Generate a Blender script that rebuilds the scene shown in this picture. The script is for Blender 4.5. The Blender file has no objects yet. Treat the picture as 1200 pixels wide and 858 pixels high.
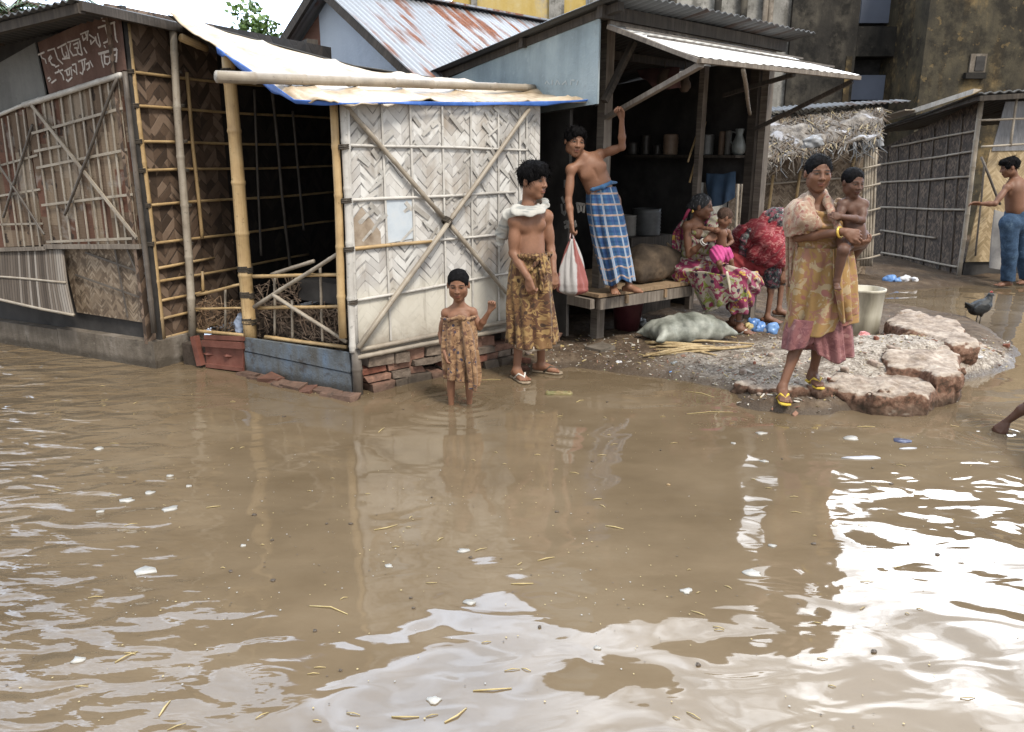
import bpy, math, random
import numpy as np
from math import pi, sin, cos, radians
random.seed(7)
RNG = np.random.default_rng(11)
SC = bpy.context.scene
COL = SC.collection

# ---------------------------------------------------------------- camera geometry
CAM_H, PITCH, FPX = 1.62, radians(15), 933.0
def ray(u, v):
    s = (v - 429) / FPX
    return np.array([(u - 600) / FPX, cos(PITCH) - s * sin(PITCH), -sin(PITCH) - s * cos(PITCH)])
ORG = np.array([0, 0, CAM_H])
def g(u, v, z=0.0):                       # point of the level z seen at a pixel
    d = ray(u, v); return ORG + d * ((z - CAM_H) / d[2])
def at(u, v, Y):                          # point at depth Y seen at a pixel
    d = ray(u, v); return ORG + d * (Y / d[1])
def onp(u, v, O, ex, off=0.0):            # point of the upright plane through O along ex
    ex = np.array([ex[0], ex[1], 0.0]); ex = ex / np.linalg.norm(ex)
    n = np.array([ex[1], -ex[0], 0.0])
    if n[1] > 0: n = -n
    Oo = np.array([O[0], O[1], 0.0]) + n * off
    d = ray(u, v); t = np.dot(Oo - ORG, n) / np.dot(d, n)
    return ORG + d * t
def V(*a): return np.array(a, dtype=float)
def nrm(a):
    a = np.asarray(a, float); return a / (np.linalg.norm(a) + 1e-12)
def lerp(a, b, t): return np.asarray(a, float) * (1 - t) + np.asarray(b, float) * t

# ---------------------------------------------------------------- noise
def _hash(ix, iy, iz):
    h = (ix * 374761393 + iy * 668265263 + iz * 1440662683) & 0xffffffff
    h = ((h ^ (h >> 13)) * 1274126177) & 0xffffffff
    return ((h ^ (h >> 16)) & 0xffff) / 65535.0
def vnoise(X, Y, Z):
    X, Y, Z = np.broadcast_arrays(X, Y, Z)
    xi, yi, zi = np.floor(X).astype(np.int64), np.floor(Y).astype(np.int64), np.floor(Z).astype(np.int64)
    fx, fy, fz = X - xi, Y - yi, Z - zi
    fx, fy, fz = fx*fx*(3-2*fx), fy*fy*(3-2*fy), fz*fz*(3-2*fz)
    r = 0
    for a in (0, 1):
        for b in (0, 1):
            for c in (0, 1):
                w = (fx if a else 1-fx) * (fy if b else 1-fy) * (fz if c else 1-fz)
                r = r + w * _hash(xi+a, yi+b, zi+c)
    return r * 2 - 1
def fbm(X, Y, Z, o=3):
    r, a, f = 0, 1.0, 1.0
    for i in range(o):
        r = r + a * vnoise(X*f+17*i, Y*f+5*i, Z*f+31*i); a *= .5; f *= 2.03
    return r

# ---------------------------------------------------------------- objects and tags
WL = {}
def wl(o): return WL.get(o.name, np.zeros(3)) if o is not None else np.zeros(3)
def tag(o, label=None, cat=None, group=None, kind=None):
    if label: o['label'] = label
    if cat: o['category'] = cat
    if group: o['group'] = group
    if kind: o['kind'] = kind
    return o
def thing(name, label, cat, loc=(0, 0, 0), group=None):
    o = bpy.data.objects.new(name, None); COL.objects.link(o)
    o.location = [float(c) for c in loc]; o.empty_display_size = .1
    WL[o.name] = np.array(loc, float)
    return tag(o, label, cat, group)
def copy_tree(o, parent=None):
    c = o.copy(); COL.objects.link(c)
    if parent: c.parent = parent
    WL[c.name] = wl(o)
    for ch in list(o.children): copy_tree(ch, c)
    return c
def mesh_obj(name, verts, faces, mats, parent=None, uvs=None, fmat=None, smooth=False, origin=None, attrs=None, label=None):
    """faces: list of tuples or an (n,4)/(n,3) array; uvs: per vertex (n,2) or per loop list"""
    verts = np.asarray(verts, float).reshape(-1, 3)
    if parent is not None: org = wl(parent)
    elif origin is not None: org = np.asarray(origin, float)
    else:
        lo, hi = verts.min(0), verts.max(0); org = np.array([(lo[0]+hi[0])/2, (lo[1]+hi[1])/2, lo[2]])
    me = bpy.data.meshes.new(name)
    v = verts - org
    if isinstance(faces, np.ndarray):
        k = faces.shape[1]; nf = len(faces)
        me.vertices.add(len(v)); me.vertices.foreach_set('co', v.astype(np.float32).ravel())
        me.loops.add(nf*k); me.loops.foreach_set('vertex_index', faces.astype(np.int32).ravel())
        me.polygons.add(nf)
        me.polygons.foreach_set('loop_start', np.arange(0, nf*k, k, dtype=np.int32))
        me.update(calc_edges=True)
    else:
        me.from_pydata([tuple(p) for p in v], [], [tuple(int(i) for i in f) for f in faces])
    if uvs is not None:
        uvs = np.asarray(uvs, float)
        lay = me.uv_layers.new(name='UVMap')
        li = np.empty(len(me.loops), dtype=np.int32); me.loops.foreach_get('vertex_index', li)
        if len(uvs) == len(me.loops) and len(uvs) != len(v): d = uvs
        else: d = uvs[li]
        lay.data.foreach_set('uv', d.astype(np.float32).ravel())
    if attrs:
        for an, av in attrs.items():
            at_ = me.attributes.new(an, 'FLOAT_VECTOR', 'POINT')
            at_.data.foreach_set('vector', np.asarray(av, np.float32).ravel())
    if not isinstance(mats, (list, tuple)): mats = [mats]
    for m in mats: me.materials.append(m)
    if fmat is not None: me.polygons.foreach_set('material_index', np.asarray(fmat, np.int32))
    if smooth: me.polygons.foreach_set('use_smooth', np.ones(len(me.polygons), bool))
    me.update()
    o = bpy.data.objects.new(name, me); COL.objects.link(o)
    if parent is not None:
        o.parent = parent; WL[o.name] = org
    else:
        o.location = [float(c) for c in org]; WL[o.name] = org
    if label: o['label'] = label
    return o

class MB:
    """collects simple shapes and links them as one mesh object"""
    def __init__(s): s.v = []; s.f = []; s.uv = []; s.m = []; s.sm = []
    def add(s, verts, faces, uvs=None, mat=0):
        b = len(s.v)
        verts = [np.asarray(p, float) for p in verts]
        s.v += verts
        s.uv += list(uvs) if uvs is not None else [(p[0], p[2]) for p in verts]
        for f in faces: s.f.append(tuple(b+i for i in f)); s.m.append(mat)
    def boxax(s, c, ax, mat=0, jit=0):
        """box about c with half axes ax (3 vectors)"""
        c = np.asarray(c, float); ax = [np.asarray(a, float) for a in ax]
        L = [np.linalg.norm(a) for a in ax]
        P = {}
        for i in (-1, 1):
            for j in (-1, 1):
                for k in (-1, 1):
                    q = c + i*ax[0] + j*ax[1] + k*ax[2]
                    if jit: q = q + RNG.normal(0, jit, 3)
                    P[(i, j, k)] = q
        F = [((0, 1), 2, 1), ((0, 1), 2, -1), ((0, 2), 1, 1), ((0, 2), 1, -1), ((1, 2), 0, 1), ((1, 2), 0, -1)]
        off = RNG.uniform(0, 5, 2)
        for (a, b), n, sg in F:
            q = []; uv = []
            for (i, j) in ((-1, -1), (1, -1), (1, 1), (-1, 1)):
                key = [0, 0, 0]; key[a] = i; key[b] = j; key[n] = sg
                q.append(P[tuple(key)]); uv.append((off[0]+i*L[a], off[1]+j*L[b]))
            hand = np.dot(np.cross(q[1]-q[0], q[3]-q[0]), ax[n]*sg)
            idx = (0, 1, 2, 3) if hand > 0 else (3, 2, 1, 0)
            s.add(q, [idx], uv, mat)
    def box(s, c, size, yaw=0, mat=0, jit=0):
        ca, sa = cos(yaw), sin(yaw)
        s.boxax(c, [V(ca, sa, 0)*size[0]/2, V(-sa, ca, 0)*size[1]/2, V(0, 0, 1)*size[2]/2], mat, jit)
    def bar(s, a, b, w, h, up=(0, 0, 1), mat=0, jit=0):
        a = np.asarray(a, float); b = np.asarray(b, float); d = b-a
        x = nrm(np.cross(d, up)); y = nrm(np.cross(x, d))
        s.boxax((a+b)/2, [x*w/2, d/2, y*h/2], mat, jit)
    def tube(s, path, r, n=8, mat=0, caps=True, uvs=1.0):
        path = [np.asarray(p, float) for p in path]
        if not hasattr(r, '__len__'): r = [r]*len(path)
        b = len(s.v); L = 0; prev = None; off = RNG.uniform(0, 7)
        for i, p in enumerate(path):
            d = path[min(i+1, len(path)-1)] - path[max(i-1, 0)]
            d = nrm(d)
            if prev is None:
                t = V(0, 0, 1) if abs(d[2]) < .9 else V(1, 0, 0)
                x = nrm(np.cross(d, t))
            else: x = nrm(prev - d*np.dot(prev, d))
            prev = x; y = np.cross(d, x)
            if i: L += np.linalg.norm(p-path[i-1])
            for k in range(n):
                a = 2*pi*k/n
                s.v.append(p + r[i]*(cos(a)*x + sin(a)*y)); s.uv.append((off + k/n, (off + L)*uvs))
        for i in range(len(path)-1):
            for k in range(n):
                k2 = (k+1) % n
                s.f.append((b+i*n+k, b+i*n+k2, b+(i+1)*n+k2, b+(i+1)*n+k)); s.m.append(mat)
        if caps:
            s.f.append(tuple(b+k for k in reversed(range(n)))); s.m.append(mat)
            e = b+(len(path)-1)*n
            s.f.append(tuple(e+k for k in range(n))); s.m.append(mat)
    def bamboo(s, a, b, r, r2=None, node=.28, n=10, mat=0, wob=.01):
        """a bamboo culm: swollen nodes along a slightly crooked line"""
        a = np.asarray(a, float); b = np.asarray(b, float); L = np.linalg.norm(b-a)
        r2 = r if r2 is None else r2
        pts = []; rr = []
        d = (b-a)/L; side = nrm(np.cross(d, V(.3, .5, .81))); up = np.cross(d, side)
        ph = RNG.uniform(0, 6, 2); k = 0
        ts = [0]
        t = RNG.uniform(.3, .9)*node
        while t < L-.02:
            for q in (-.022, -.010, 0, .010, .022): ts.append(t+q*min(1, node/.2))
            t += node*RNG.uniform(.88, 1.12)
        ts = [q for q in ts if 0 <= q <= L]; ts.append(L)
        nodes = set()
        for i, q in enumerate(ts):
            f = q/L
            w = wob*L*.35
            pts.append(a + d*q + side*w*sin(f*4.2+ph[0])*sin(pi*f) + up*w*sin(f*5+ph[1])*sin(pi*f))
            j = (i-1) % 5 if 0 < i < len(ts)-1 else -1
            sc = {2: 1.13, 1: 1.09, 3: 1.06}.get(j, 1.0)
            rr.append((r*(1-f)+r2*f)*sc)
        b0 = len(s.uv)
        s.tube(pts, rr, n, mat)
        # uv.y: node mask lives in the fractional part near 1
        for i, q in enumerate(ts):
            j = (i-1) % 5 if 0 < i < len(ts)-1 else -1
            for k in range(n):
                u_, v_ = s.uv[b0+i*n+k]; s.uv[b0+i*n+k] = (u_ if j not in (1, 2, 3) else u_, v_)
    def prism(s, poly, depth, mat=0, side_mat=None, uv=None):
        """poly: list of 3D points in a plane (counter-clockwise seen from the front), depth: vector to the back"""
        p = [np.asarray(q, float) for q in poly]; n = len(p); depth = np.asarray(depth, float)
        uv = uv or [(q[0], q[2]) for q in p]
        s.add(p, [tuple(range(n))], uv, mat)
        s.add([q+depth for q in p], [tuple(reversed(range(n)))], uv, mat if side_mat is None else side_mat)
        for i in range(n):
            j = (i+1) % n; L = np.linalg.norm(p[j]-p[i]); D = np.linalg.norm(depth)
            s.add([p[i], p[i]+depth, p[j]+depth, p[j]], [(0, 1, 2, 3)], [(0, 0), (0, D), (L, D), (L, 0)], mat if side_mat is None else side_mat)
    def build(s, name, mats, parent=None, smooth=False, label=None, origin=None):
        o = mesh_obj(name, s.v, s.f, mats, parent, s.uv, s.m, smooth, origin, label=label)
        return o

def panel(name, px_poly, O, ex, mat, parent=None, off=0.0, thick=.02, label=None):
    """a flat sheet in the upright plane (O, ex), outlined by pixels; uv in metres along the plane"""
    exn = nrm([ex[0], ex[1], 0])
    n = V(exn[1], -exn[0], 0)
    if n[1] > 0: n = -n
    P = [onp(u, v, O, ex, off) for u, v in px_poly]
    return panel3(name, P, exn, n, O, mat, parent, thick, label)
def panel3(name, P, exn, n, O, mat, parent=None, thick=.02, label=None):
    exn = np.asarray(exn, float)
    uv = [(float(np.dot(p - V(O[0], O[1], 0), exn)), float(p[2])) for p in P]
    # order so that the front face looks along n
    a = np.zeros(3)
    for i in range(len(P)): a += np.cross(P[i], P[(i+1) % len(P)])
    if np.dot(a, n) < 0: P = P[::-1]; uv = uv[::-1]
    m = MB(); m.prism(P, -np.asarray(n)*thick, uv=uv)
    return m.build(name, mat, parent, label=label)
def rect3(O, ex, s0, s1, z0, z1, off=0.0):
    exn = nrm([ex[0], ex[1], 0]); n = V(exn[1], -exn[0], 0)
    if n[1] > 0: n = -n
    b = V(O[0], O[1], 0) + n*off
    return [b+exn*s0+V(0, 0, z0), b+exn*s1+V(0, 0, z0), b+exn*s1+V(0, 0, z1), b+exn*s0+V(0, 0, z1)], exn, n

def grid_mesh(name, P, mat, parent=None, uv=None, smooth=True, thick=0, label=None, origin=None, close_u=False):
    """P: (m,n,3) array of points"""
    P = np.asarray(P, float); m, n = P.shape[:2]
    idx = np.arange(m*n).reshape(m, n)
    if close_u:
        nx = np.roll(idx, -1, 1)
        F = np.stack([idx[:-1], nx[:-1], nx[1:], idx[1:]], -1).reshape(-1, 4)
    else:
        F = np.stack([idx[:-1, :-1], idx[:-1, 1:], idx[1:, 1:], idx[1:, :-1]], -1).reshape(-1, 4)
    if uv is None:
        uv = np.stack(np.meshgrid(np.linspace(0, 1, n), np.linspace(0, 1, m)), -1)
    uvv = np.asarray(uv, float).reshape(-1, 2)
    if close_u:      # per-loop uv so the seam does not smear
        U = np.asarray(uv, float); span = (U[:, -1] - U[:, 0])*n/(n-1)
        Un = np.concatenate([U[:, 1:], (U[:, 0]+span)[:, None]], 1)
        uvv = np.stack([U[:-1], Un[:-1], Un[1:], U[1:]], 2).reshape(-1, 2)
    o = mesh_obj(name, P.reshape(-1, 3), F, mat, parent, uvv, None, smooth, origin, label=label)
    if thick:
        md = o.modifiers.new('thickness', 'SOLIDIFY'); md.thickness = thick; md.offset = 0
    return o

def corrugated(name, p00, p10, p01, p11, mat, parent=None, pitch=.076, amp=.010, rows=10, sag=0.0, thick=.004, jag=.0):
    """corrugated sheet: waves run across p00->p10, grooves run p00->p01"""
    p00, p10, p01, p11 = [np.asarray(p, float) for p in (p00, p10, p01, p11)]
    W = np.linalg.norm(p10-p00); L = np.linalg.norm(p01-p00)
    nu = int(W/pitch*6)+1
    U, T = np.meshgrid(np.linspace(0, 1, nu), np.linspace(0, 1, rows))
    sheet = np.floor(U*W/.72)
    Tj = T + jag*(_hash(sheet.astype(np.int64), (sheet*0).astype(np.int64), (sheet*0+3).astype(np.int64))-.5)*(T > .99)
    P = (p00[None, None]*((1-U)*(1-Tj))[..., None] + p10*(U*(1-Tj))[..., None] + p01*((1-U)*Tj)[..., None] + p11*(U*Tj)[..., None])
    n = nrm(np.cross(p10-p00, p01-p00)); n = n if n[2] > 0 else -n
    h = amp*np.sin(2*pi*U*W/pitch) + .006*vnoise(U*W*1.3, T*L*1.3, 0*U) + .004*(sheet % 2)
    P = P + n*h[..., None]; P[..., 2] -= sag*np.sin(pi*T)
    return grid_mesh(name, P, mat, parent, np.stack([U*W, T*L], -1), True, thick)

# ---------------------------------------------------------------- distance fields -> one continuous mesh
class Field:
    def __init__(s, res): s.res = res; s.p = []
    def cap(s, a, b, ra, rb=None, k=.012, flat=None, op='u'):
        a = np.asarray(a, float); b = np.asarray(b, float); rb = ra if rb is None else rb
        ba = b-a; L2 = max(np.dot(ba, ba), 1e-10)
        if flat is not None: fd = nrm(flat[0]); fs = flat[1]
        def fn(X, Y, Z):
            px, py, pz = X-a[0], Y-a[1], Z-a[2]
            t = np.clip((px*ba[0]+py*ba[1]+pz*ba[2])/L2, 0, 1)
            qx, qy, qz = px-t*ba[0], py-t*ba[1], pz-t*ba[2]
            d2 = qx*qx+qy*qy+qz*qz
            if flat is not None:
                c = qx*fd[0]+qy*fd[1]+qz*fd[2]; d2 = d2 - c*c + (c/fs)**2
            return np.sqrt(d2) - (ra+t*(rb-ra))
        m = max(ra, rb)*(max(1, flat[1]) if flat is not None else 1)
        s.p.append((fn, np.minimum(a, b)-m, np.maximum(a, b)+m, k, op)); return s
    def chain(s, pts, rs, k=.012, flat=None):
        for i in range(len(pts)-1): s.cap(pts[i], pts[i+1], rs[i], rs[i+1], k, flat)
        return s
    def ell(s, c, r, ax=None, k=.012, op='u'):
        c = np.asarray(c, float); r = np.asarray(r, float)
        R = np.eye(3) if ax is None else np.array([nrm(a) for a in ax])
        def fn(X, Y, Z):
            px, py, pz = X-c[0], Y-c[1], Z-c[2]
            q = [(px*R[i, 0]+py*R[i, 1]+pz*R[i, 2])/r[i] for i in range(3)]
            k0 = np.sqrt(q[0]**2+q[1]**2+q[2]**2)+1e-9
            k1 = np.sqrt((q[0]/r[0])**2+(q[1]/r[1])**2+(q[2]/r[2])**2)+1e-9
            return k0*(k0-1)/k1
        h = np.sqrt(((R*r[:, None])**2).sum(0))
        s.p.append((fn, c-h, c+h, k, op)); return s
    def box(s, c, half, ax=None, rnd=.01, k=.01, op='u'):
        c = np.asarray(c, float); half = np.asarray(half, float)
        R = np.eye(3) if ax is None else np.array([nrm(a) for a in ax])
        def fn(X, Y, Z):
            px, py, pz = X-c[0], Y-c[1], Z-c[2]
            q = [np.abs(px*R[i, 0]+py*R[i, 1]+pz*R[i, 2])-half[i]+rnd for i in range(3)]
            o = np.sqrt(sum(np.maximum(a, 0)**2 for a in q)); return o+np.minimum(np.maximum(np.maximum(q[0], q[1]), q[2]), 0)-rnd
        h = (np.abs(R)*half[:, None]).sum(0)
        s.p.append((fn, c-h, c+h, k, op)); return s
    def plane(s, c, n, k=.004):
        """keep only what lies behind the plane (c, n)"""
        c = np.asarray(c, float); n = nrm(n)
        s.p.append((lambda X, Y, Z: -((X-c[0])*n[0]+(Y-c[1])*n[1]+(Z-c[2])*n[2]), None, None, k, 's')); return s
    def poly(s, pts, z0, z1, k=.01, rnd=.02):
        """upright prism over a plan polygon"""
        pts = np.asarray(pts, float)[:, :2]
        def fn(X, Y, Z):
            X2 = X[:, :, 0]+0*Y[:, :, 0]; Y2 = Y[:, :, 0]+0*X[:, :, 0]
            d = polydist(X2, Y2, pts)[:, :, None]
            dz = np.abs(Z-(z0+z1)/2)-(z1-z0)/2
            a, b = d+rnd, dz+rnd
            return np.sqrt(np.maximum(a, 0)**2+np.maximum(b, 0)**2)+np.minimum(np.maximum(a, b), 0)-rnd
        s.p.append((fn, np.array([*pts.min(0), z0]), np.array([*pts.max(0), z1]), k, 'u')); return s
    def mesh(s, disp=None, pad=None):
        res = s.res; pad = pad or 3*res
        los = [p[1] for p in s.p if p[1] is not None and p[4] == 'u']; his = [p[2] for p in s.p if p[2] is not None and p[4] == 'u']
        lo = np.min(los, 0)-pad; hi = np.max(his, 0)+pad
        nn = np.ceil((hi-lo)/res).astype(int)+1
        F = np.full(nn, 1.0, np.float32)
        ax = [(lo[i]+res*np.arange(nn[i])).astype(np.float32) for i in range(3)]
        for fn, l, h, k, op in s.p:
            if l is None: i0, i1 = np.zeros(3, int), nn
            else:
                m = k+2.5*res
                i0 = np.clip(np.floor((l-m-lo)/res).astype(int), 0, nn); i1 = np.clip(np.ceil((h+m-lo)/res).astype(int)+1, 0, nn)
            if np.any(i1 <= i0): continue
            X = ax[0][i0[0]:i1[0]][:, None, None]; Y = ax[1][i0[1]:i1[1]][None, :, None]; Z = ax[2][i0[2]:i1[2]][None, None, :]
            d = fn(X, Y, Z)
            sl = tuple(slice(i0[i], i1[i]) for i in range(3)); A = F[sl]
            if op == 'u':
                q = np.maximum(k-np.abs(A-d), 0)/max(k, 1e-6); F[sl] = np.minimum(A, d)-q*q*k*.25
            else:
                d = -d; q = np.maximum(k-np.abs(A-d), 0)/max(k, 1e-6); F[sl] = np.maximum(A, d)+q*q*k*.25
        if disp is not None:
            near = np.argwhere(np.abs(F) < max(.05, 4*res))
            P = lo+near*res
            F[tuple(near.T)] += disp(P[:, 0], P[:, 1], P[:, 2]).astype(np.float32)
        F[0] = F[-1] = 1; F[:, 0] = F[:, -1] = 1; F[:, :, 0] = F[:, :, -1] = 1
        return surface_nets(F, lo, res)

def surface_nets(F, lo, res):
    S = F < 0
    n = np.array(F.shape)
    cs = [(a, b, c) for a in (0, 1) for b in (0, 1) for c in (0, 1)]
    sub = lambda A, c: A[c[0]:n[0]-1+c[0], c[1]:n[1]-1+c[1], c[2]:n[2]-1+c[2]]
    cnt = sum(sub(S, c).astype(np.int8) for c in cs)
    act = (cnt > 0) & (cnt < 8)
    I = np.argwhere(act)
    idx = np.full(act.shape, -1, np.int64); idx[act] = np.arange(len(I))
    fv = {c: F[I[:, 0]+c[0], I[:, 1]+c[1], I[:, 2]+c[2]] for c in cs}
    acc = np.zeros((len(I), 3)); num = np.zeros(len(I))
    for c in cs:
        for a in range(3):
            if c[a]: continue
            d = list(c); d[a] = 1; d = tuple(d)
            f0, f1 = fv[c], fv[d]; m = (f0 < 0) != (f1 < 0)
            t = np.where(m, f0/np.where(m, f0-f1, 1), 0)
            p = np.array(c, float)[None].repeat(len(I), 0); p[:, a] += t
            acc += p*m[:, None]; num += m
    verts = lo+(I+acc/np.maximum(num, 1)[:, None])*res
    faces = []
    for a in range(3):
        b, c = (a+1) % 3, (a+2) % 3
        s0 = [slice(None)]*3; s1 = [slice(None)]*3
        s0[a] = slice(0, n[a]-1); s1[a] = slice(1, n[a])
        for q in (b, c): s0[q] = slice(1, n[q]-1); s1[q] = slice(1, n[q]-1)
        A, B = S[tuple(s0)], S[tuple(s1)]
        E = np.argwhere(A != B)
        if not len(E): continue
        inside = A[tuple(E.T)]
        E = E.copy(); E[:, b] += 1; E[:, c] += 1
        def cell(db, dc):
            q = E.copy(); q[:, b] += db; q[:, c] += dc; return idx[tuple(q.T)]
        q = np.stack([cell(-1, -1), cell(0, -1), cell(0, 0), cell(-1, 0)], 1)
        q[~inside] = q[~inside][:, ::-1]
        faces.append(q)
    return verts, np.concatenate(faces)

def polydist(X, Y, pts):
    """signed distance to a plan polygon, negative inside"""
    X = np.asarray(X, float); Y = np.asarray(Y, float)
    pts = np.asarray(pts, float)
    d = np.full(np.broadcast(X, Y).shape, 1e9); ins = np.zeros(d.shape, bool)
    n = len(pts)
    for i in range(n):
        a, b = pts[i], pts[(i+1) % n]; e = b-a
        wx, wy = X-a[0], Y-a[1]
        t = np.clip((wx*e[0]+wy*e[1])/max(e@e, 1e-12), 0, 1)
        d = np.minimum(d, (wx-t*e[0])**2+(wy-t*e[1])**2)
        c = ((a[1] > Y) != (b[1] > Y)) & (X < (b[0]-a[0])*(Y-a[1])/((b[1]-a[1]) if b[1] != a[1] else 1e-12)+a[0])
        ins ^= c
    d = np.sqrt(d); return np.where(ins, -d, d)

def loft(name, rings, mat, parent, n=120, rows=60, fold=None, thick=.004, label=None, uvscale=1.0, edge=None):
    """cloth tube. rings: (centre, rx, ry, yaw) top to bottom; fold(theta, t) -> radial offset in metres; edge(theta) -> dz of the hem"""
    C = np.array([r[0] for r in rings], float); R = np.array([[r[1], r[2], r[3] if len(r) > 3 else 0] for r in rings], float)
    L = np.concatenate([[0], np.cumsum(np.linalg.norm(np.diff(C, axis=0), axis=1))]); T = L/L[-1]
    t = np.linspace(0, 1, rows)
    def interp(A):
        out = np.zeros((rows, A.shape[1]))
        for j in range(A.shape[1]):
            # smooth (monotone-ish) cubic through the rings
            m = np.gradient(A[:, j], T); i = np.clip(np.searchsorted(T, t, 'right')-1, 0, len(T)-2)
            h = T[i+1]-T[i]; s_ = (t-T[i])/h
            out[:, j] = (2*s_**3-3*s_**2+1)*A[i, j]+(s_**3-2*s_**2+s_)*h*m[i]+(-2*s_**3+3*s_**2)*A[i+1, j]+(s_**3-s_**2)*h*m[i+1]
        return out
    Ci, Ri = interp(C), interp(R)
    th = np.linspace(0, 2*pi, n, endpoint=False)
    TH, TT = np.meshgrid(th, t)
    f = fold(TH, TT) if fold else 0*TH
    rx = Ri[:, 0:1]+f; ry = Ri[:, 1:2]+f
    yaw = Ri[:, 2:3]
    x = rx*np.cos(TH); y = ry*np.sin(TH)
    P = np.stack([Ci[:, 0:1]+x*np.cos(yaw)-y*np.sin(yaw), Ci[:, 1:2]+x*np.sin(yaw)+y*np.cos(yaw), Ci[:, 2:3]+0*TH], -1)
    if edge is not None: P[..., 2] += edge(TH)*TT**3
    circ = 2*pi*np.mean(Ri[:, 0])
    uv = np.stack([TH/(2*pi)*circ*uvscale, TT*L[-1]*uvscale], -1)
    return grid_mesh(name, P, mat, parent, uv, True, thick, label, close_u=True)

def sheet(name, rows, mat, parent, res=24, thick=.004, fold=None, label=None):
    """a cloth sheet through rows of control points (each row the same count), smoothly interpolated; fold(u,v)->offset along the normal"""
    A = np.array(rows, float)
    def up(A, m):
        k = A.shape[0]; T = np.linspace(0, 1, k); t = np.linspace(0, 1, m)
        M = np.gradient(A, T, axis=0); i = np.clip(np.searchsorted(T, t, 'right')-1, 0, k-2)
        h = T[1]-T[0]; s_ = ((t-T[i])/h)[:, None, None]
        return (2*s_**3-3*s_**2+1)*A[i]+(s_**3-2*s_**2+s_)*h*M[i]+(-2*s_**3+3*s_**2)*A[i+1]+(s_**3-s_**2)*h*M[i+1]
    P = up(A, res*(A.shape[0]-1)); P = up(P.transpose(1, 0, 2), res*(A.shape[1]-1)).transpose(1, 0, 2)
    m, n = P.shape[:2]
    Uu, Vv = np.meshgrid(np.linspace(0, 1, n), np.linspace(0, 1, m))
    if fold is not None:
        N = np.cross(np.gradient(P, axis=1), np.gradient(P, axis=0)); N /= np.linalg.norm(N, axis=2, keepdims=True)+1e-12
        P = P+N*fold(Uu, Vv)[..., None]
    Lu = np.linalg.norm(np.diff(P, axis=1), axis=2).sum(1).mean(); Lv = np.linalg.norm(np.diff(P, axis=0), axis=2).sum(0).mean()
    return grid_mesh(name, P, mat, parent, np.stack([Uu*Lu, Vv*Lv], -1), True, thick, label)
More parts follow.
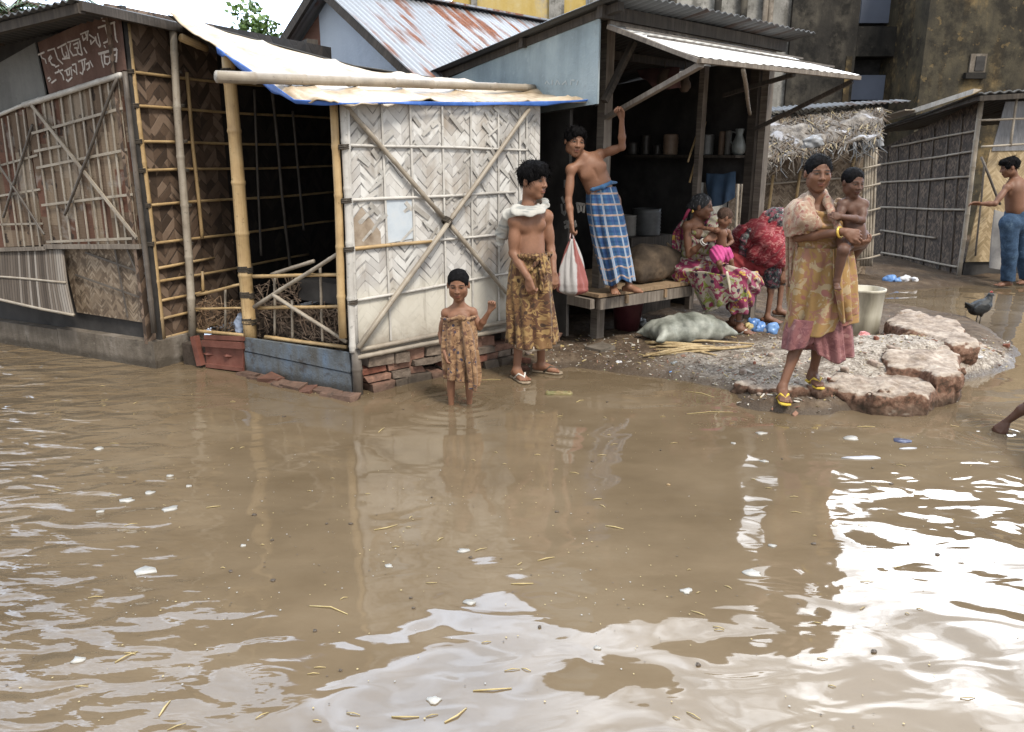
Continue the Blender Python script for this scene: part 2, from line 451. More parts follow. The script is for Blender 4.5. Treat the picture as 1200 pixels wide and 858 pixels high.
# ---------------------------------------------------------------- materials
class NT:
    def __init__(s, name):
        s.mat = bpy.data.materials.new(name); s.mat.use_nodes = True
        s.t = s.mat.node_tree; s.t.nodes.clear()
        s.out = s.t.nodes.new('ShaderNodeOutputMaterial')
    def n(s, typ, **kw):
        x = s.t.nodes.new('ShaderNode'+typ)
        for k, v in kw.items(): setattr(x, k, v)
        return x
    def put(s, sock, v):
        if v is None: return
        if isinstance(v, bpy.types.NodeSocket): s.t.links.new(v, sock)
        else:
            if hasattr(sock.default_value, '__len__'):
                k = len(sock.default_value)
                if not hasattr(v, '__len__'): v = (v,)*k
                v = tuple(v)
                if k == 4 and len(v) == 3: v = v+(1,)
                sock.default_value = v
            else: sock.default_value = v
    def m(s, op, a, b=None, c=None):
        x = s.n('Math', operation=op); s.put(x.inputs[0], a); s.put(x.inputs[1], b); s.put(x.inputs[2], c); return x.outputs[0]
    def vm(s, op, a, b=None):
        x = s.n('VectorMath', operation=op); s.put(x.inputs[0], a)
        if op == 'SCALE': s.put(x.inputs[3], b)
        else: s.put(x.inputs[1], b)
        return x.outputs[1] if op in ('LENGTH', 'DISTANCE', 'DOT_PRODUCT') else x.outputs[0]
    def xyz(s, v):
        x = s.n('SeparateXYZ'); s.put(x.inputs[0], v); return x.outputs
    def comb(s, a, b, c=0.0):
        x = s.n('CombineXYZ'); s.put(x.inputs[0], a); s.put(x.inputs[1], b); s.put(x.inputs[2], c); return x.outputs[0]
    def uv(s): return s.n('TexCoord').outputs['UV']
    def obj(s): return s.n('TexCoord').outputs['Object']
    def pos(s): return s.n('NewGeometry').outputs['Position']
    def attr(s, name): return s.n('Attribute', attribute_name=name).outputs['Vector']
    def rnd(s): return s.n('ObjectInfo').outputs['Random']
    def noise(s, vec, scale, detail=4, rough=.55, dist=0, col=False):
        x = s.n('TexNoise'); s.put(x.inputs['Vector'], vec); s.put(x.inputs['Scale'], scale); x.inputs['Detail'].default_value = detail
        x.inputs['Roughness'].default_value = rough; x.inputs['Distortion'].default_value = dist
        return x.outputs[1 if col else 0]
    def vor(s, vec, scale, feature='F1', rand=1, out=0):
        x = s.n('TexVoronoi', feature=feature); s.put(x.inputs['Vector'], vec); s.put(x.inputs['Scale'], scale); s.put(x.inputs['Randomness'], rand); return x.outputs[out]
    def white(s, v):
        x = s.n('TexWhiteNoise', noise_dimensions='3D'); s.put(x.inputs['Vector'], v); return x.outputs[0]
    def ramp(s, f, stops, interp='LINEAR'):
        x = s.n('ValToRGB'); x.color_ramp.interpolation = interp; e = x.color_ramp.elements
        while len(e) < len(stops): e.new(.5)
        for i, (p, c) in enumerate(stops):
            e[i].position = p
            if not hasattr(c, '__len__'): c = (c, c, c)
            e[i].color = tuple(c)+(1,) if len(c) == 3 else c
        s.put(x.inputs[0], f); return x.outputs[0]
    def mix(s, f, a, b, mode='MIX'):
        x = s.n('MixRGB', blend_type=mode); s.put(x.inputs[0], f); s.put(x.inputs[1], a); s.put(x.inputs[2], b); return x.outputs[0]
    def map(s, vec, scale=(1, 1, 1), loc=(0, 0, 0), rot=(0, 0, 0)):
        x = s.n('Mapping'); s.put(x.inputs[0], vec); x.inputs['Location'].default_value = loc; x.inputs['Rotation'].default_value = rot; x.inputs['Scale'].default_value = scale
        return x.outputs[0]
    def step(s, v, a, b):
        x = s.n('MapRange', interpolation_type='SMOOTHSTEP'); s.put(x.inputs[0], v); x.inputs[1].default_value = a; x.inputs[2].default_value = b; return x.outputs[0]
    def done(s, color, rough=.8, bump=None, bstr=.3, bdist=.01, metal=0, spec=.5, ior=None, sss=None, trans=None, alpha=None, sheen=None, coat=None):
        p = s.n('BsdfPrincipled'); s.p = p
        s.put(p.inputs['Base Color'], color); s.put(p.inputs['Roughness'], rough); s.put(p.inputs['Metallic'], metal)
        s.put(p.inputs['Specular IOR Level'], spec)
        if ior: p.inputs['IOR'].default_value = ior
        if alpha is not None: s.put(p.inputs['Alpha'], alpha)
        if sss: p.inputs['Subsurface Weight'].default_value = sss; p.inputs['Subsurface Radius'].default_value = (.012, .005, .003); p.inputs['Subsurface Scale'].default_value = .6
        if sheen: p.inputs['Sheen Weight'].default_value = sheen
        if bump is not None:
            b = s.n('Bump'); s.put(b.inputs['Height'], bump); b.inputs['Strength'].default_value = bstr; b.inputs['Distance'].default_value = bdist
            s.t.links.new(b.outputs[0], p.inputs['Normal'])
        sh = p.outputs[0]
        if trans:
            tr = s.n('BsdfTranslucent'); s.put(tr.inputs[0], color); mx = s.n('MixShader'); mx.inputs[0].default_value = trans
            s.t.links.new(sh, mx.inputs[1]); s.t.links.new(tr.outputs[0], mx.inputs[2]); sh = mx.outputs[0]
        s.t.links.new(sh, s.out.inputs[0]); return s.mat

def M_weave(name, ramp_cols, period=.2, strip=.045, gapdark=.25, dirt=(.08, .06, .05), dirtamt=.5, paint=None, bstr=.5, lower=None, splash=0):
    """woven split bamboo: chevrons of flat strips"""
    n = NT(name); uv = n.uv()
    wob = n.noise(uv, 2.2, 2)
    x, y, z = n.xyz(uv)
    x = n.m('ADD', x, n.m('MULTIPLY', n.m('SUBTRACT', wob, .5), .06)); y = n.m('ADD', y, n.m('MULTIPLY', n.m('SUBTRACT', n.noise(uv, 3.1, 2), .5), .05))
    fr = n.m('FRACT', n.m('DIVIDE', x, period)); tri = n.m('MULTIPLY', n.m('ABSOLUTE', n.m('SUBTRACT', fr, .5)), period)
    colid = n.m('FLOOR', n.m('DIVIDE', x, period*.5))
    w = strip*1.4142
    c = n.m('DIVIDE', n.m('ADD', y, tri), w); band = n.m('FLOOR', c); f = n.m('FRACT', c)
    d = n.m('DIVIDE', n.m('SUBTRACT', y, tri), w)
    seg = n.m('FLOOR', n.m('ADD', n.m('DIVIDE', d, 3.0), n.m('MULTIPLY', band, .37)))
    r = n.white(n.comb(band, colid, seg)); r2 = n.white(n.comb(band, n.m('ADD', colid, 7.0), 3.0))
    e = n.m('MINIMUM', f, n.m('SUBTRACT', 1.0, f))
    wid = n.m('ADD', .03, n.m('MULTIPLY', n.m('GREATER_THAN', r2, .62), n.m('MULTIPLY', r, .17)))
    line = n.m('SUBTRACT', 1.0, n.step(n.m('SUBTRACT', e, wid), -.015, .03))
    fe = n.m('MINIMUM', n.m('FRACT', n.m('DIVIDE', x, period*.5)), n.m('SUBTRACT', 1.0, n.m('FRACT', n.m('DIVIDE', x, period*.5))))
    grain = n.noise(n.map(uv, (60, 60, 60), rot=(0, 0, .78)), 1.0, 3)
    col = n.ramp(n.m('ADD', n.m('MULTIPLY', r, .75), n.m('MULTIPLY', grain, .25)), ramp_cols)
    blot = n.noise(uv, 1.7, 5, .65); blot2 = n.noise(n.map(uv, (5, 1.2, 1)), 1.5, 4, .6)
    dm = n.m('MULTIPLY', n.step(n.m('ADD', n.m('MULTIPLY', blot, .6), n.m('MULTIPLY', blot2, .4)), .46, .68), dirtamt)
    col = n.mix(dm, col, dirt)
    if lower is not None:       # painted / washed band near the floor with its own tone
        lm = n.step(n.m('ADD', n.xyz(uv)[1], n.m('MULTIPLY', n.m('SUBTRACT', blot, .5), .25)), lower[0]+.08, lower[0]-.08)
        col = n.mix(n.m('MULTIPLY', lm, .85), col, lower[1])
        line = n.m('MULTIPLY', line, n.m('SUBTRACT', 1.0, n.m('MULTIPLY', lm, .85)))
    if splash:
        sp_ = n.step(n.m('ADD', n.xyz(uv)[1], n.m('MULTIPLY', n.m('SUBTRACT', n.noise(uv, 5, 6, .7), .5), .5)), splash, splash-.28); col = n.mix(n.m('MULTIPLY', sp_, .62), col, (.17, .125, .085))
        st_ = n.step(n.noise(n.map(uv, (7, .8, 1)), 1.3, 5, .65), .54, .66); col = n.mix(n.m('MULTIPLY', st_, .38), col, (.20, .17, .13))
    gapmask = n.m('MULTIPLY', line, n.m('ADD', .15, n.m('MULTIPLY', n.step(n.noise(uv, 5.5, 3), .40, .62), .85)))
    col = n.mix(n.m('MULTIPLY', gapmask, 1-gapdark), col, tuple(q*.25 for q in ramp_cols[0][1]))
    h = n.m('SUBTRACT', n.m('ADD', n.m('MULTIPLY', r, .5), n.m('MULTIPLY', grain, .15)), line)
    return n.done(col, .75, h, bstr, .006)

def wetband(n, col):
    z = n.xyz(n.pos())[2]; w_ = n.step(n.m('ADD', z, n.m('MULTIPLY', n.m('SUBTRACT', n.noise(n.pos(), 6, 4), .5), .09)), .085, .03)
    return n.mix(n.m('MULTIPLY', w_, .62), col, (.035, .028, .02))
def M_simple(name, cols, scale=6, rough=.8, bstr=.25, bdist=.004, stretch=(1, 1, 1), metal=0, spec=.4, coord='obj', detail=5, sheen=None, trans=None, wet=False):
    n = NT(name); c = n.obj() if coord == 'obj' else (n.uv() if coord == 'uv' else n.pos())
    c2 = n.map(c, stretch)
    f = n.noise(c2, scale, detail, .6)
    col = n.ramp(f, [(.3+.4*i/(len(cols)-1) if len(cols) > 1 else .5, q) for i, q in enumerate(cols)])
    rd = n.m('ADD', .88, n.m('MULTIPLY', n.rnd(), .24))
    col = n.mix(1.0, col, n.comb(rd, rd, rd), 'MULTIPLY')
    if wet: col = wetband(n, col)
    return n.done(col, rough, n.noise(c2, scale*4, 4), bstr, bdist, metal, spec, sheen=sheen, trans=trans)

def M_bamboo(name, a, b, c):
    n = NT(name); uv = n.uv(); o = n.pos()
    x, y, z = n.xyz(uv)
    long = n.noise(n.comb(n.m('MULTIPLY', x, 30), n.m('MULTIPLY', y, 1.5), 0), 1.0, 3)
    blot = n.noise(o, 7, 4, .65)
    col = n.ramp(n.m('ADD', n.m('MULTIPLY', long, .45), n.m('MULTIPLY', blot, .55)), [(.3, a), (.5, b), (.72, c)])
    spots = n.step(n.noise(o, 38, 3), .62, .72)
    col = n.mix(n.m('MULTIPLY', spots, .5), col, tuple(q*.3 for q in a))
    col = n.mix(n.m('MULTIPLY', n.step(n.noise(o, 2.3, 3), .5, .75), .45), col, (.12, .11, .10))
    return n.done(col, .5, long, .25, .003, spec=.4)

def M_wood(name, a, b, c, scale=1.0):
    n = NT(name); uv = n.uv(); x, y, z = n.xyz(uv); o = n.pos()
    v = n.comb(n.m('MULTIPLY', x, 45*scale), n.m('MULTIPLY', y, 2.2*scale), n.m('MULTIPLY', n.rnd(), 40))
    gr = n.noise(v, 1.0, 5, .65, .4)
    blot = n.noise(o, 4.5, 4)
    col = n.ramp(n.m('ADD', n.m('MULTIPLY', gr, .6), n.m('MULTIPLY', blot, .4)), [(.32, a), (.5, b), (.68, c)])
    return n.done(col, .78, gr, .5, .004, spec=.3)

def M_tin(name, base, rust, amt=.5, metal=.35, rough=.5):
    n = NT(name); uv = n.uv(); o = n.pos(); x, y, z = n.xyz(uv)
    sheet_ = n.m('FLOOR', n.m('DIVIDE', x, .72)); r = n.white(n.comb(sheet_, 2.0, 5.0))
    streak = n.noise(n.comb(n.m('MULTIPLY', x, 9), n.m('MULTIPLY', y, .9), r), 1.0, 4, .6)
    big = n.noise(n.comb(n.m('MULTIPLY', x, 1.3), n.m('MULTIPLY', y, 1.0), n.m('MULTIPLY', r, 9)), 1.2, 4)
    mask = n.step(n.m('ADD', n.m('MULTIPLY', streak, .55), n.m('MULTIPLY', big, .45)), .62-.16*amt, .70-.12*amt)
    tone = n.m('ADD', .78, n.m('ADD', n.m('MULTIPLY', r, .28), n.m('MULTIPLY', n.noise(o, 3, 4), .2)))
    col = n.mix(1.0, base, n.comb(tone, tone, tone), 'MULTIPLY')
    rcol = n.ramp(n.noise(o, 12, 4), [(.3, tuple(q*.5 for q in rust)), (.7, rust)])
    col = n.mix(mask, col, rcol)
    return n.done(col, n.m('ADD', rough, n.m('MULTIPLY', mask, .3)), n.noise(o, 25, 3), .15, .003, n.m('MULTIPLY', n.m('SUBTRACT', 1.0, mask), metal))

def M_plaster(name, cols, moss, mossamt=.5, scale=1.0, streaks=.6, wet=False):
    n = NT(name); o = n.pos(); x, y, z = n.xyz(o)
    a = n.noise(o, 1.1*scale, 7, .65); b = n.noise(n.comb(n.m('MULTIPLY', x, 3.0*scale), n.m('MULTIPLY', y, 3.0*scale), n.m('MULTIPLY', z, .35*scale)), 1.0, 6, .65)
    f = n.m('ADD', n.m('MULTIPLY', a, .5), n.m('MULTIPLY', b, .5))
    col = n.ramp(f, [(.36+.28*i/(len(cols)-1), q) for i, q in enumerate(cols)])
    m2 = n.step(n.m('ADD', n.m('MULTIPLY', n.noise(o, 2.7*scale, 8, .7), .6), n.m('MULTIPLY', b, .4*streaks+.1)), .58-.2*mossamt, .68-.15*mossamt)
    col = n.mix(n.m('MULTIPLY', m2, .85), col, moss)
    fl = n.step(n.noise(o, 9*scale, 4), .62, .68)
    col = n.mix(n.m('MULTIPLY', fl, .3), col, cols[-1])
    if wet: col = wetband(n, col)
    return n.done(col, .9, n.noise(o, 14*scale, 6, .7), .5, .02, spec=.2)

def M_cloth(name, fn, rough=.85, bscale=90, sheen=.15, trans=None, coord='uv'):
    """fn(n, uv) -> colour"""
    n = NT(name); uv = n.uv() if coord == 'uv' else n.obj(); col = fn(n, uv)
    wv = n.noise(uv, bscale, 2); cr = n.noise(uv, 14, 3)
    return n.done(col, rough, n.m('ADD', n.m('MULTIPLY', wv, .1), n.m('ADD', n.m('MULTIPLY', cr, .5), n.m('MULTIPLY', n.noise(n.map(uv, (14, 2.2, 1)), 1.0, 3), 1.6))), .5, .018, spec=.2, sheen=sheen, trans=trans)
def M_print(name, ground, a, b, c, scale=26, coord='uv', amt=(.5, .55, .62)):
    """block-printed cloth: ground colour with blotches and sprigs of three inks"""
    n = NT(name); uv = n.uv() if coord == 'uv' else n.obj()
    d = n.noise(uv, scale*.35, 2, col=True); q = n.vm('ADD', uv, n.vm('SCALE', n.vm('SUBTRACT', d, (.5, .5, .5)), .05))
    n1 = n.noise(q, scale, 3, .6, 1.2); n2 = n.noise(q, scale*.55, 3, .6, 2.0); v1 = n.vor(q, scale*.8)
    col = n.mix(n.step(n2, amt[0], amt[0]+.05), ground, a)
    col = n.mix(n.step(n1, amt[1], amt[1]+.04), col, b)
    col = n.mix(n.m('SUBTRACT', 1.0, n.step(v1, .18, .24)), col, c)
    fo = n.noise(n.map(uv, (13, 2.2, 1) if coord == 'uv' else (11, 11, 3.2)), 1.0, 3, .5, .5)
    return n.done(col, .85, n.m('ADD', n.m('MULTIPLY', fo, 1.0), n.m('MULTIPLY', n.noise(uv, scale*3, 3), .10)), .65, .03, spec=.2, sheen=.1)

def M_skin(name, base, lip=None, dark=.75):
    """skin with eyes, brows and lips placed by head coordinates carried on the mesh"""
    n = NT(name); h = n.attr('headco'); o = n.obj()
    x, y, z = n.xyz(h); ax = n.m('ABSOLUTE', x)
    front = n.m('GREATER_THAN', y, .12)
    def ellm(cx, cz, rx, rz, soft=.25, tilt=0):
        dx = n.m('SUBTRACT', ax, cx); dz = n.m('SUBTRACT', z, cz)
        if tilt: dz = n.m('ADD', dz, n.m('MULTIPLY', dx, tilt))
        q = n.m('SQRT', n.m('ADD', n.m('POWER', n.m('DIVIDE', dx, rx), 2.0), n.m('POWER', n.m('DIVIDE', dz, rz), 2.0)))
        return n.m('MULTIPLY', n.step(q, 1+soft, 1-soft), front)
    blot = n.noise(o, 9, 4); fine = n.noise(o, 60, 3)
    col = n.ramp(n.m('ADD', n.m('MULTIPLY', blot, .7), n.m('MULTIPLY', fine, .3)), [(.3, tuple(q*.78 for q in base)), (.55, base), (.75, tuple(min(1, q*1.18) for q in base))])
    lipc = lip or (base[0]*.85, base[1]*.55, base[2]*.6)
    dk = tuple(q*.42 for q in base)
    col = n.mix(n.m('MULTIPLY', ellm(.135, .045, .10, .058, .6), .38), col, dk)
    col = n.mix(n.m('MULTIPLY', ellm(0, -.262, .095, .045, .3), .8), col, lipc)
    col = n.mix(n.m('MULTIPLY', ellm(0, -.262, .085, .007, .5), .8), col, (.03, .012, .01))
    col = n.mix(n.m('MULTIPLY', ellm(.045, -.125, .022, .013, .5), .8), col, (.02, .01, .008))
    col = n.mix(n.m('MULTIPLY', ellm(.145, .112, .088, .017, .5, tilt=.12), .85), col, (.012, .010, .009))
    col = n.mix(n.m('MULTIPLY', ellm(.135, .028, .066, .024, .3), .9), col, (.02, .012, .009))
    col = n.mix(ellm(.135, .022, .047, .0105, .3), col, (.15, .12, .10))
    col = n.mix(ellm(.133, .025, .027, .022, .25), col, (.012, .008, .006))
    return n.done(col, .55, n.noise(o, 110, 4), .25, .003, spec=.38)

def M_hair(name, col, grey=None):
    n = NT(name); o = n.obj()
    s_ = n.noise(n.map(o, (90, 90, 14)), 1.0, 3)
    c = n.ramp(s_, [(.35, tuple(q*.6 for q in col)), (.6, col), (.75, grey or tuple(q*2.2 for q in col))])
    return n.done(c, .78, s_, .6, .004, spec=.07)

MAT = {}
MAT['white_weave'] = M_weave('whitewashed_mat', [(.2, (.39, .375, .36)), (.5, (.49, .475, .455)), (.8, (.57, .56, .54))], .21, .05, .10, (.25, .20, .15), .85, bstr=.5, lower=(.72, (.52, .49, .42)), splash=.52)
MAT['brown_weave'] = M_weave('brown_mat', [(.2, (.045, .028, .018)), (.5, (.105, .067, .044)), (.85, (.20, .140, .10))], .26, .062, .2, (.04, .03, .025), .35, bstr=.6)
MAT['grey_weave'] = M_weave('grey_mat', [(.2, (.105, .073, .048)), (.5, (.19, .14, .095)), (.85, (.28, .22, .16))], .12, .022, .25, (.06, .045, .035), .45)
MAT['tan_weave'] = M_weave('tan_mat', [(.2, (.26, .19, .10)), (.5, (.36, .27, .155)), (.85, (.44, .34, .21))], .5, .03, .5, (.15, .10, .06), .4)
MAT['dark_weave'] = M_weave('dark_mat', [(.2, (.028, .018, .012)), (.5, (.062, .042, .028)), (.85, (.14, .10, .068))], .11, .025, .2, (.04, .03, .025), .5)
MAT['shade_weave'] = M_weave('shade_mat', [(.2, (.008, .006, .005)), (.5, (.016, .012, .010)), (.85, (.03, .023, .018))], .26, .062, .2, (.008, .007, .006), .35, bstr=.5)  # mat weave with the deep shade of the porch put into its colour
MAT['bamboo'] = M_bamboo('yellow_bamboo', (.24, .155, .07), (.40, .275, .135), (.50, .375, .21))
MAT['bamboo_old'] = M_bamboo('weathered_bamboo', (.16, .13, .10), (.28, .24, .19), (.40, .36, .30))
MAT['bamboo_white'] = M_bamboo('whitewashed_bamboo', (.28, .26, .23), (.45, .43, .40), (.56, .54, .50))
MAT['bamboo_dark'] = M_bamboo('dark_bamboo', (.04, .032, .026), (.09, .075, .062), (.15, .13, .11))
MAT['wood_grey'] = M_wood('weathered_wood', (.07, .058, .048), (.16, .135, .112), (.26, .225, .19))
MAT['wood_dark'] = M_wood('dark_wood', (.018, .015, .013), (.045, .037, .03), (.085, .07, .058))
MAT['wood_brown'] = M_wood('brown_plank', (.13, .085, .05), (.26, .18, .11), (.38, .29, .19))
MAT['tin_grey'] = M_tin('grey_tin', (.27, .285, .31), (.21, .075, .034), .80)
MAT['tin_dark'] = M_tin('dark_tin', (.055, .055, .055), (.05, .03, .022), .5, .2, .6)
MAT['tin_awning'] = M_tin('bright_tin', (.80, .80, .79), (.30, .24, .2), .05, .15, .45)
MAT['tin_blue'] = M_plaster('blue_painted_tin', [(.17, .21, .235), (.25, .31, .34), (.33, .39, .42)], (.12, .11, .10), .25, 1.2)
MAT['blue_plaster'] = M_plaster('pale_blue_wash', [(.38, .44, .54), (.45, .51, .60), (.50, .56, .64)], (.3, .35, .42), .1, .8)
MAT['brick_dark'] = M_simple('old_brick', [(.10, .06, .045), (.22, .12, .085), (.30, .18, .13)], 18, .9, .6, .01, wet=True)
MAT['brick_red'] = M_simple('red_brick', [(.13, .05, .032), (.22, .085, .055), (.30, .15, .11)], 18, .9, .6, .01, wet=True)
MAT['concrete'] = M_plaster('wet_concrete', [(.085, .07, .055), (.14, .118, .095), (.24, .21, .18)], (.07, .06, .048), .45, 3, wet=True)
MAT['black_wall'] = M_simple('near_black_wall', [(.018, .016, .015), (.035, .032, .03), (.055, .05, .047)], 5, .8, .3, .006)  # even near-black tone for backing, inner walls and recesses
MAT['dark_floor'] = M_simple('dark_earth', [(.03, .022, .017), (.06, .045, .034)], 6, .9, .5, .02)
MAT['tarp'] = None
def _tarp():
    n = NT('cream_tarpaulin'); o = n.pos(); uv = n.uv()
    a = n.noise(o, 2.2, 5, .6); b = n.noise(o, 16, 4)
    col = n.ramp(n.m('ADD', n.m('MULTIPLY', a, .6), n.m('MULTIPLY', b, .4)), [(.36, (.25, .18, .11)), (.5, (.42, .335, .235)), (.68, (.52, .445, .34))])
    return n.done(col, .55, n.noise(o, 9, 4), .5, .01, spec=.4)
MAT['tarp'] = _tarp()
MAT['blue_plastic'] = M_simple('blue_plastic', [(.03, .09, .32), (.06, .16, .50)], 20, .35, .3, .004)
MAT['ink'] = M_simple('chalky_paint', [(.38, .34, .31), (.60, .56, .53)], 60, .9, .1, .002)
MAT['ink_soft'] = M_simple('faded_chalk', [(.16, .15, .14), (.34, .33, .31)], 60, .9, .1, .002)
MAT['signboard'] = M_plaster('brown_signboard', [(.085, .050, .040), (.125, .075, .060), (.17, .11, .09)], (.06, .036, .03), .2, 2.2)
MAT['paint_blue'] = M_plaster('flaking_blue_board', [(.085, .082, .075), (.115, .13, .145), (.125, .17, .235)], (.06, .052, .045), .55, 4, wet=True)
MAT['paint_red'] = M_simple('red_brown_paint', [(.085, .032, .022), (.14, .05, .035), (.18, .075, .055)], 9, .65, .2, .004)
MAT['gold'] = M_simple('yellow_bangle', [(.65, .42, .08), (.75, .52, .12)], 10, .3, .05, .001, metal=.4)
# ---------------------------------------------------------------- ground and water
def axis(lo, hi, step, far_lo, far_hi):
    a = list(np.arange(lo, hi, step)); s = step
    while a[-1] < far_hi: s *= 1.28; a.append(a[-1]+s)
    s = step
    while a[0] > far_lo: s *= 1.28; a.insert(0, a[0]-s)
    return np.array(a)
SHORE_PX = [(585, 424), (604, 434), (640, 436), (668, 430), (700, 434), (735, 440), (790, 447), (840, 456), (880, 468), (905, 474), (950, 477),
            (1010, 477), (1072, 474), (1094, 455), (1130, 446), (1192, 432), (1198, 412), (1165, 388), (1142, 376), (1085, 364), (1044, 358),
            (1030, 349), (1052, 341), (1130, 336), (1230, 334)]
LAND = [tuple(g(u, v)[:2]) for u, v in SHORE_PX]+[(40, 10.3), (40, 60), (-20, 60), (-20, 9.5), (-3.6, 8.6), (-1.0, 6.9), (-.25, 6.35)]
def ground_h(x, y):
    d = -polydist(x, y, LAND)
    s = np.clip((d+.34)/.56, 0, 1); s = s*s*(3-2*s)
    h = -.13+s*.18
    h += .12*np.exp(-(((x-2.7)/.95)**2+((y-5.95)/.60)**2))*np.clip(d/.22, 0, 1)
    h += .13*np.exp(-(((x-3.2)/.62)**2+((y-5.75)/.50)**2))*np.clip(d/.16, 0, 1)
    bq = np.exp(-(((x-1.84)/.42)**2+((y-5.05+.06*vnoise(x*5, y*0, 0*x))/.21)**2)**2)*np.clip(.85+.5*vnoise(x*7, y*7, 0*x+5), .3, 1)
    h += np.maximum(.082-h, 0)*bq
    m = np.maximum(np.clip((d+.25)/.4, 0, 1), bq)
    h += m*(.022*fbm(x*3.1, y*3.1, 0*x, 4)+.007*vnoise(x*16, y*16, 0*x)+.005*vnoise(x*31, y*31, 0*x))
    return h
xs = axis(-1.6, 6.4, .03, -170, 170); ys = axis(4.4, 9.5, .03, -60, 220)
GX, GY = np.meshgrid(xs, ys)
GP = np.stack([GX, GY, ground_h(GX, GY)], -1)
def _mud():
    n = NT('wet_mud_and_ash'); o = n.pos(); x, y, z = n.xyz(o)
    a = n.noise(o, 2.6, 6, .65); b = n.noise(o, 15, 6, .7); c = n.noise(o, 55, 3)
    mud = n.ramp(n.m('ADD', n.m('MULTIPLY', a, .5), n.m('MULTIPLY', b, .5)), [(.36, (.038, .025, .016)), (.5, (.085, .059, .039)), (.66, (.16, .122, .086))])
    ash = n.ramp(n.m('ADD', n.m('MULTIPLY', b, .6), n.m('MULTIPLY', c, .4)), [(.36, (.08, .062, .047)), (.48, (.23, .195, .16)), (.62, (.45, .405, .35))])
    dx = n.m('DIVIDE', n.m('SUBTRACT', x, 2.75), 1.75); dy = n.m('DIVIDE', n.m('SUBTRACT', y, 5.85), .98)
    r = n.m('SQRT', n.m('ADD', n.m('MULTIPLY', dx, dx), n.m('MULTIPLY', dy, dy)))
    mask = n.step(n.m('ADD', r, n.m('MULTIPLY', n.m('SUBTRACT', b, .5), .9)), 1.02, .72)
    wet = n.step(n.m('ADD', z, n.m('MULTIPLY', n.m('SUBTRACT', b, .5), .07)), .062, .016)
    ash = n.mix(n.m('MULTIPLY', n.step(a, .54, .64), .75), ash, (.10, .075, .056)); col = n.mix(mask, mud, ash); col = n.mix(n.m('MULTIPLY', wet, .72), col, (.062, .046, .033))
    # sodden rubbish: small pale and coloured flecks
    v = n.vor(o, 26); vc = n.vor(o, 26, out=1)
    fl = n.m('MULTIPLY', n.m('SUBTRACT', 1.0, n.step(v, .10, .16)), n.step(n.noise(o, 3.1, 3), .45, .6))
    col = n.mix(n.m('MULTIPLY', fl, .65), col, n.mix(.75, vc, (.5, .46, .38)))
    h = n.m('ADD', n.m('MULTIPLY', b, .6), n.m('MULTIPLY', c, .4))
    return n.done(col, n.m('SUBTRACT', .88, n.m('MULTIPLY', wet, .42)), h, .9, .025, spec=.25)
MAT['mud'] = _mud()
gr = grid_mesh('ground', GP, MAT['mud'], origin=(0, 0, 0)); tag(gr, 'muddy bank with pale ash and trodden rubbish beside the flood', 'ground', kind='structure')

def _water():
    n = NT('brown_flood_water'); o = n.pos(); x, y, z = n.xyz(o)
    a = n.noise(o, .55, 4, .55); b = n.noise(n.map(o, (1, 1.6, 1)), 2.4, 5, .6)
    col = n.ramp(n.m('ADD', n.m('MULTIPLY', a, .65), n.m('MULTIPLY', b, .35)), [(.36, (.096, .069, .041)), (.52, (.132, .097, .060)), (.66, (.162, .124, .081))])
    # ripples: choppier to the left, at the bottom right and round the wader
    L = n.step(n.m('ADD', x, n.m('MULTIPLY', n.m('SUBTRACT', y, 3.0), .42)), -.9, -2.4)
    dx = n.m('SUBTRACT', x, 2.62); dy = n.m('SUBTRACT', y, 3.35)
    rr = n.m('SQRT', n.m('ADD', n.m('MULTIPLY', dx, dx), n.m('MULTIPLY', dy, dy)))
    R = n.step(rr, 1.9, .3)
    ns = n.step(y, 3.6, 1.9)
    w1 = n.noise(n.map(o, (1.0, 1.4, 1), rot=(0, 0, .25)), 1.45, 1.2, .4, .8)
    w2 = n.noise(n.map(o, (1.0, 1.9, 1), rot=(0, 0, -.2)), 4.0, 1.5, .45, .6)
    w3 = n.noise(n.map(o, (1.0, 2.4, 1)), 13, 2, .5)
    rings = n.m('SINE', n.m('ADD', n.m('MULTIPLY', rr, 19), n.m('MULTIPLY', w1, 7)))
    mx = n.m('ADD', .05, n.m('ADD', n.m('MULTIPLY', L, .80), n.m('MULTIPLY', R, .16)))
    h = n.m('ADD', n.m('MULTIPLY', w1, n.m('ADD', n.m('ADD', .013, n.m('MULTIPLY', ns, .021)), n.m('MULTIPLY', mx, .045))),
            n.m('ADD', n.m('MULTIPLY', w2, n.m('ADD', n.m('MULTIPLY', mx, .026), n.m('ADD', n.m('MULTIPLY', L, .045), n.m('MULTIPLY', ns, .004)))),
                n.m('ADD', n.m('MULTIPLY', w3, n.m('MULTIPLY', n.m('ADD', .012, L), .0055)), n.m('MULTIPLY', n.m('MULTIPLY', rings, R), .0016))))
    for (qx, qy, am, ext) in ((-.41, 5.02, .0011, .55), (-.29, 5.09, .0011, .55), (.04, 5.58, .0007, .4), (2.95, 4.5, .0012, .5)):
        ex_ = n.m('SUBTRACT', x, qx); ey_ = n.m('SUBTRACT', y, qy); re = n.m('SQRT', n.m('ADD', n.m('MULTIPLY', ex_, ex_), n.m('MULTIPLY', ey_, ey_)))
        h = n.m('ADD', h, n.m('MULTIPLY', n.m('SINE', n.m('MULTIPLY', re, 62)), n.m('MULTIPLY', n.step(re, ext, .04), am)))
    m = n.done(col, .035, h, 1.0, 1.0, spec=.5, ior=1.5)
    return m
MAT['water'] = _water()
wx = axis(-6, 7, .5, -170, 170); wy = axis(.5, 12, .5, -60, 220)
WX, WY = np.meshgrid(wx, wy)
wt = grid_mesh('flood_water', np.stack([WX, WY, 0*WX], -1), MAT['water'], origin=(0, 0, 0))
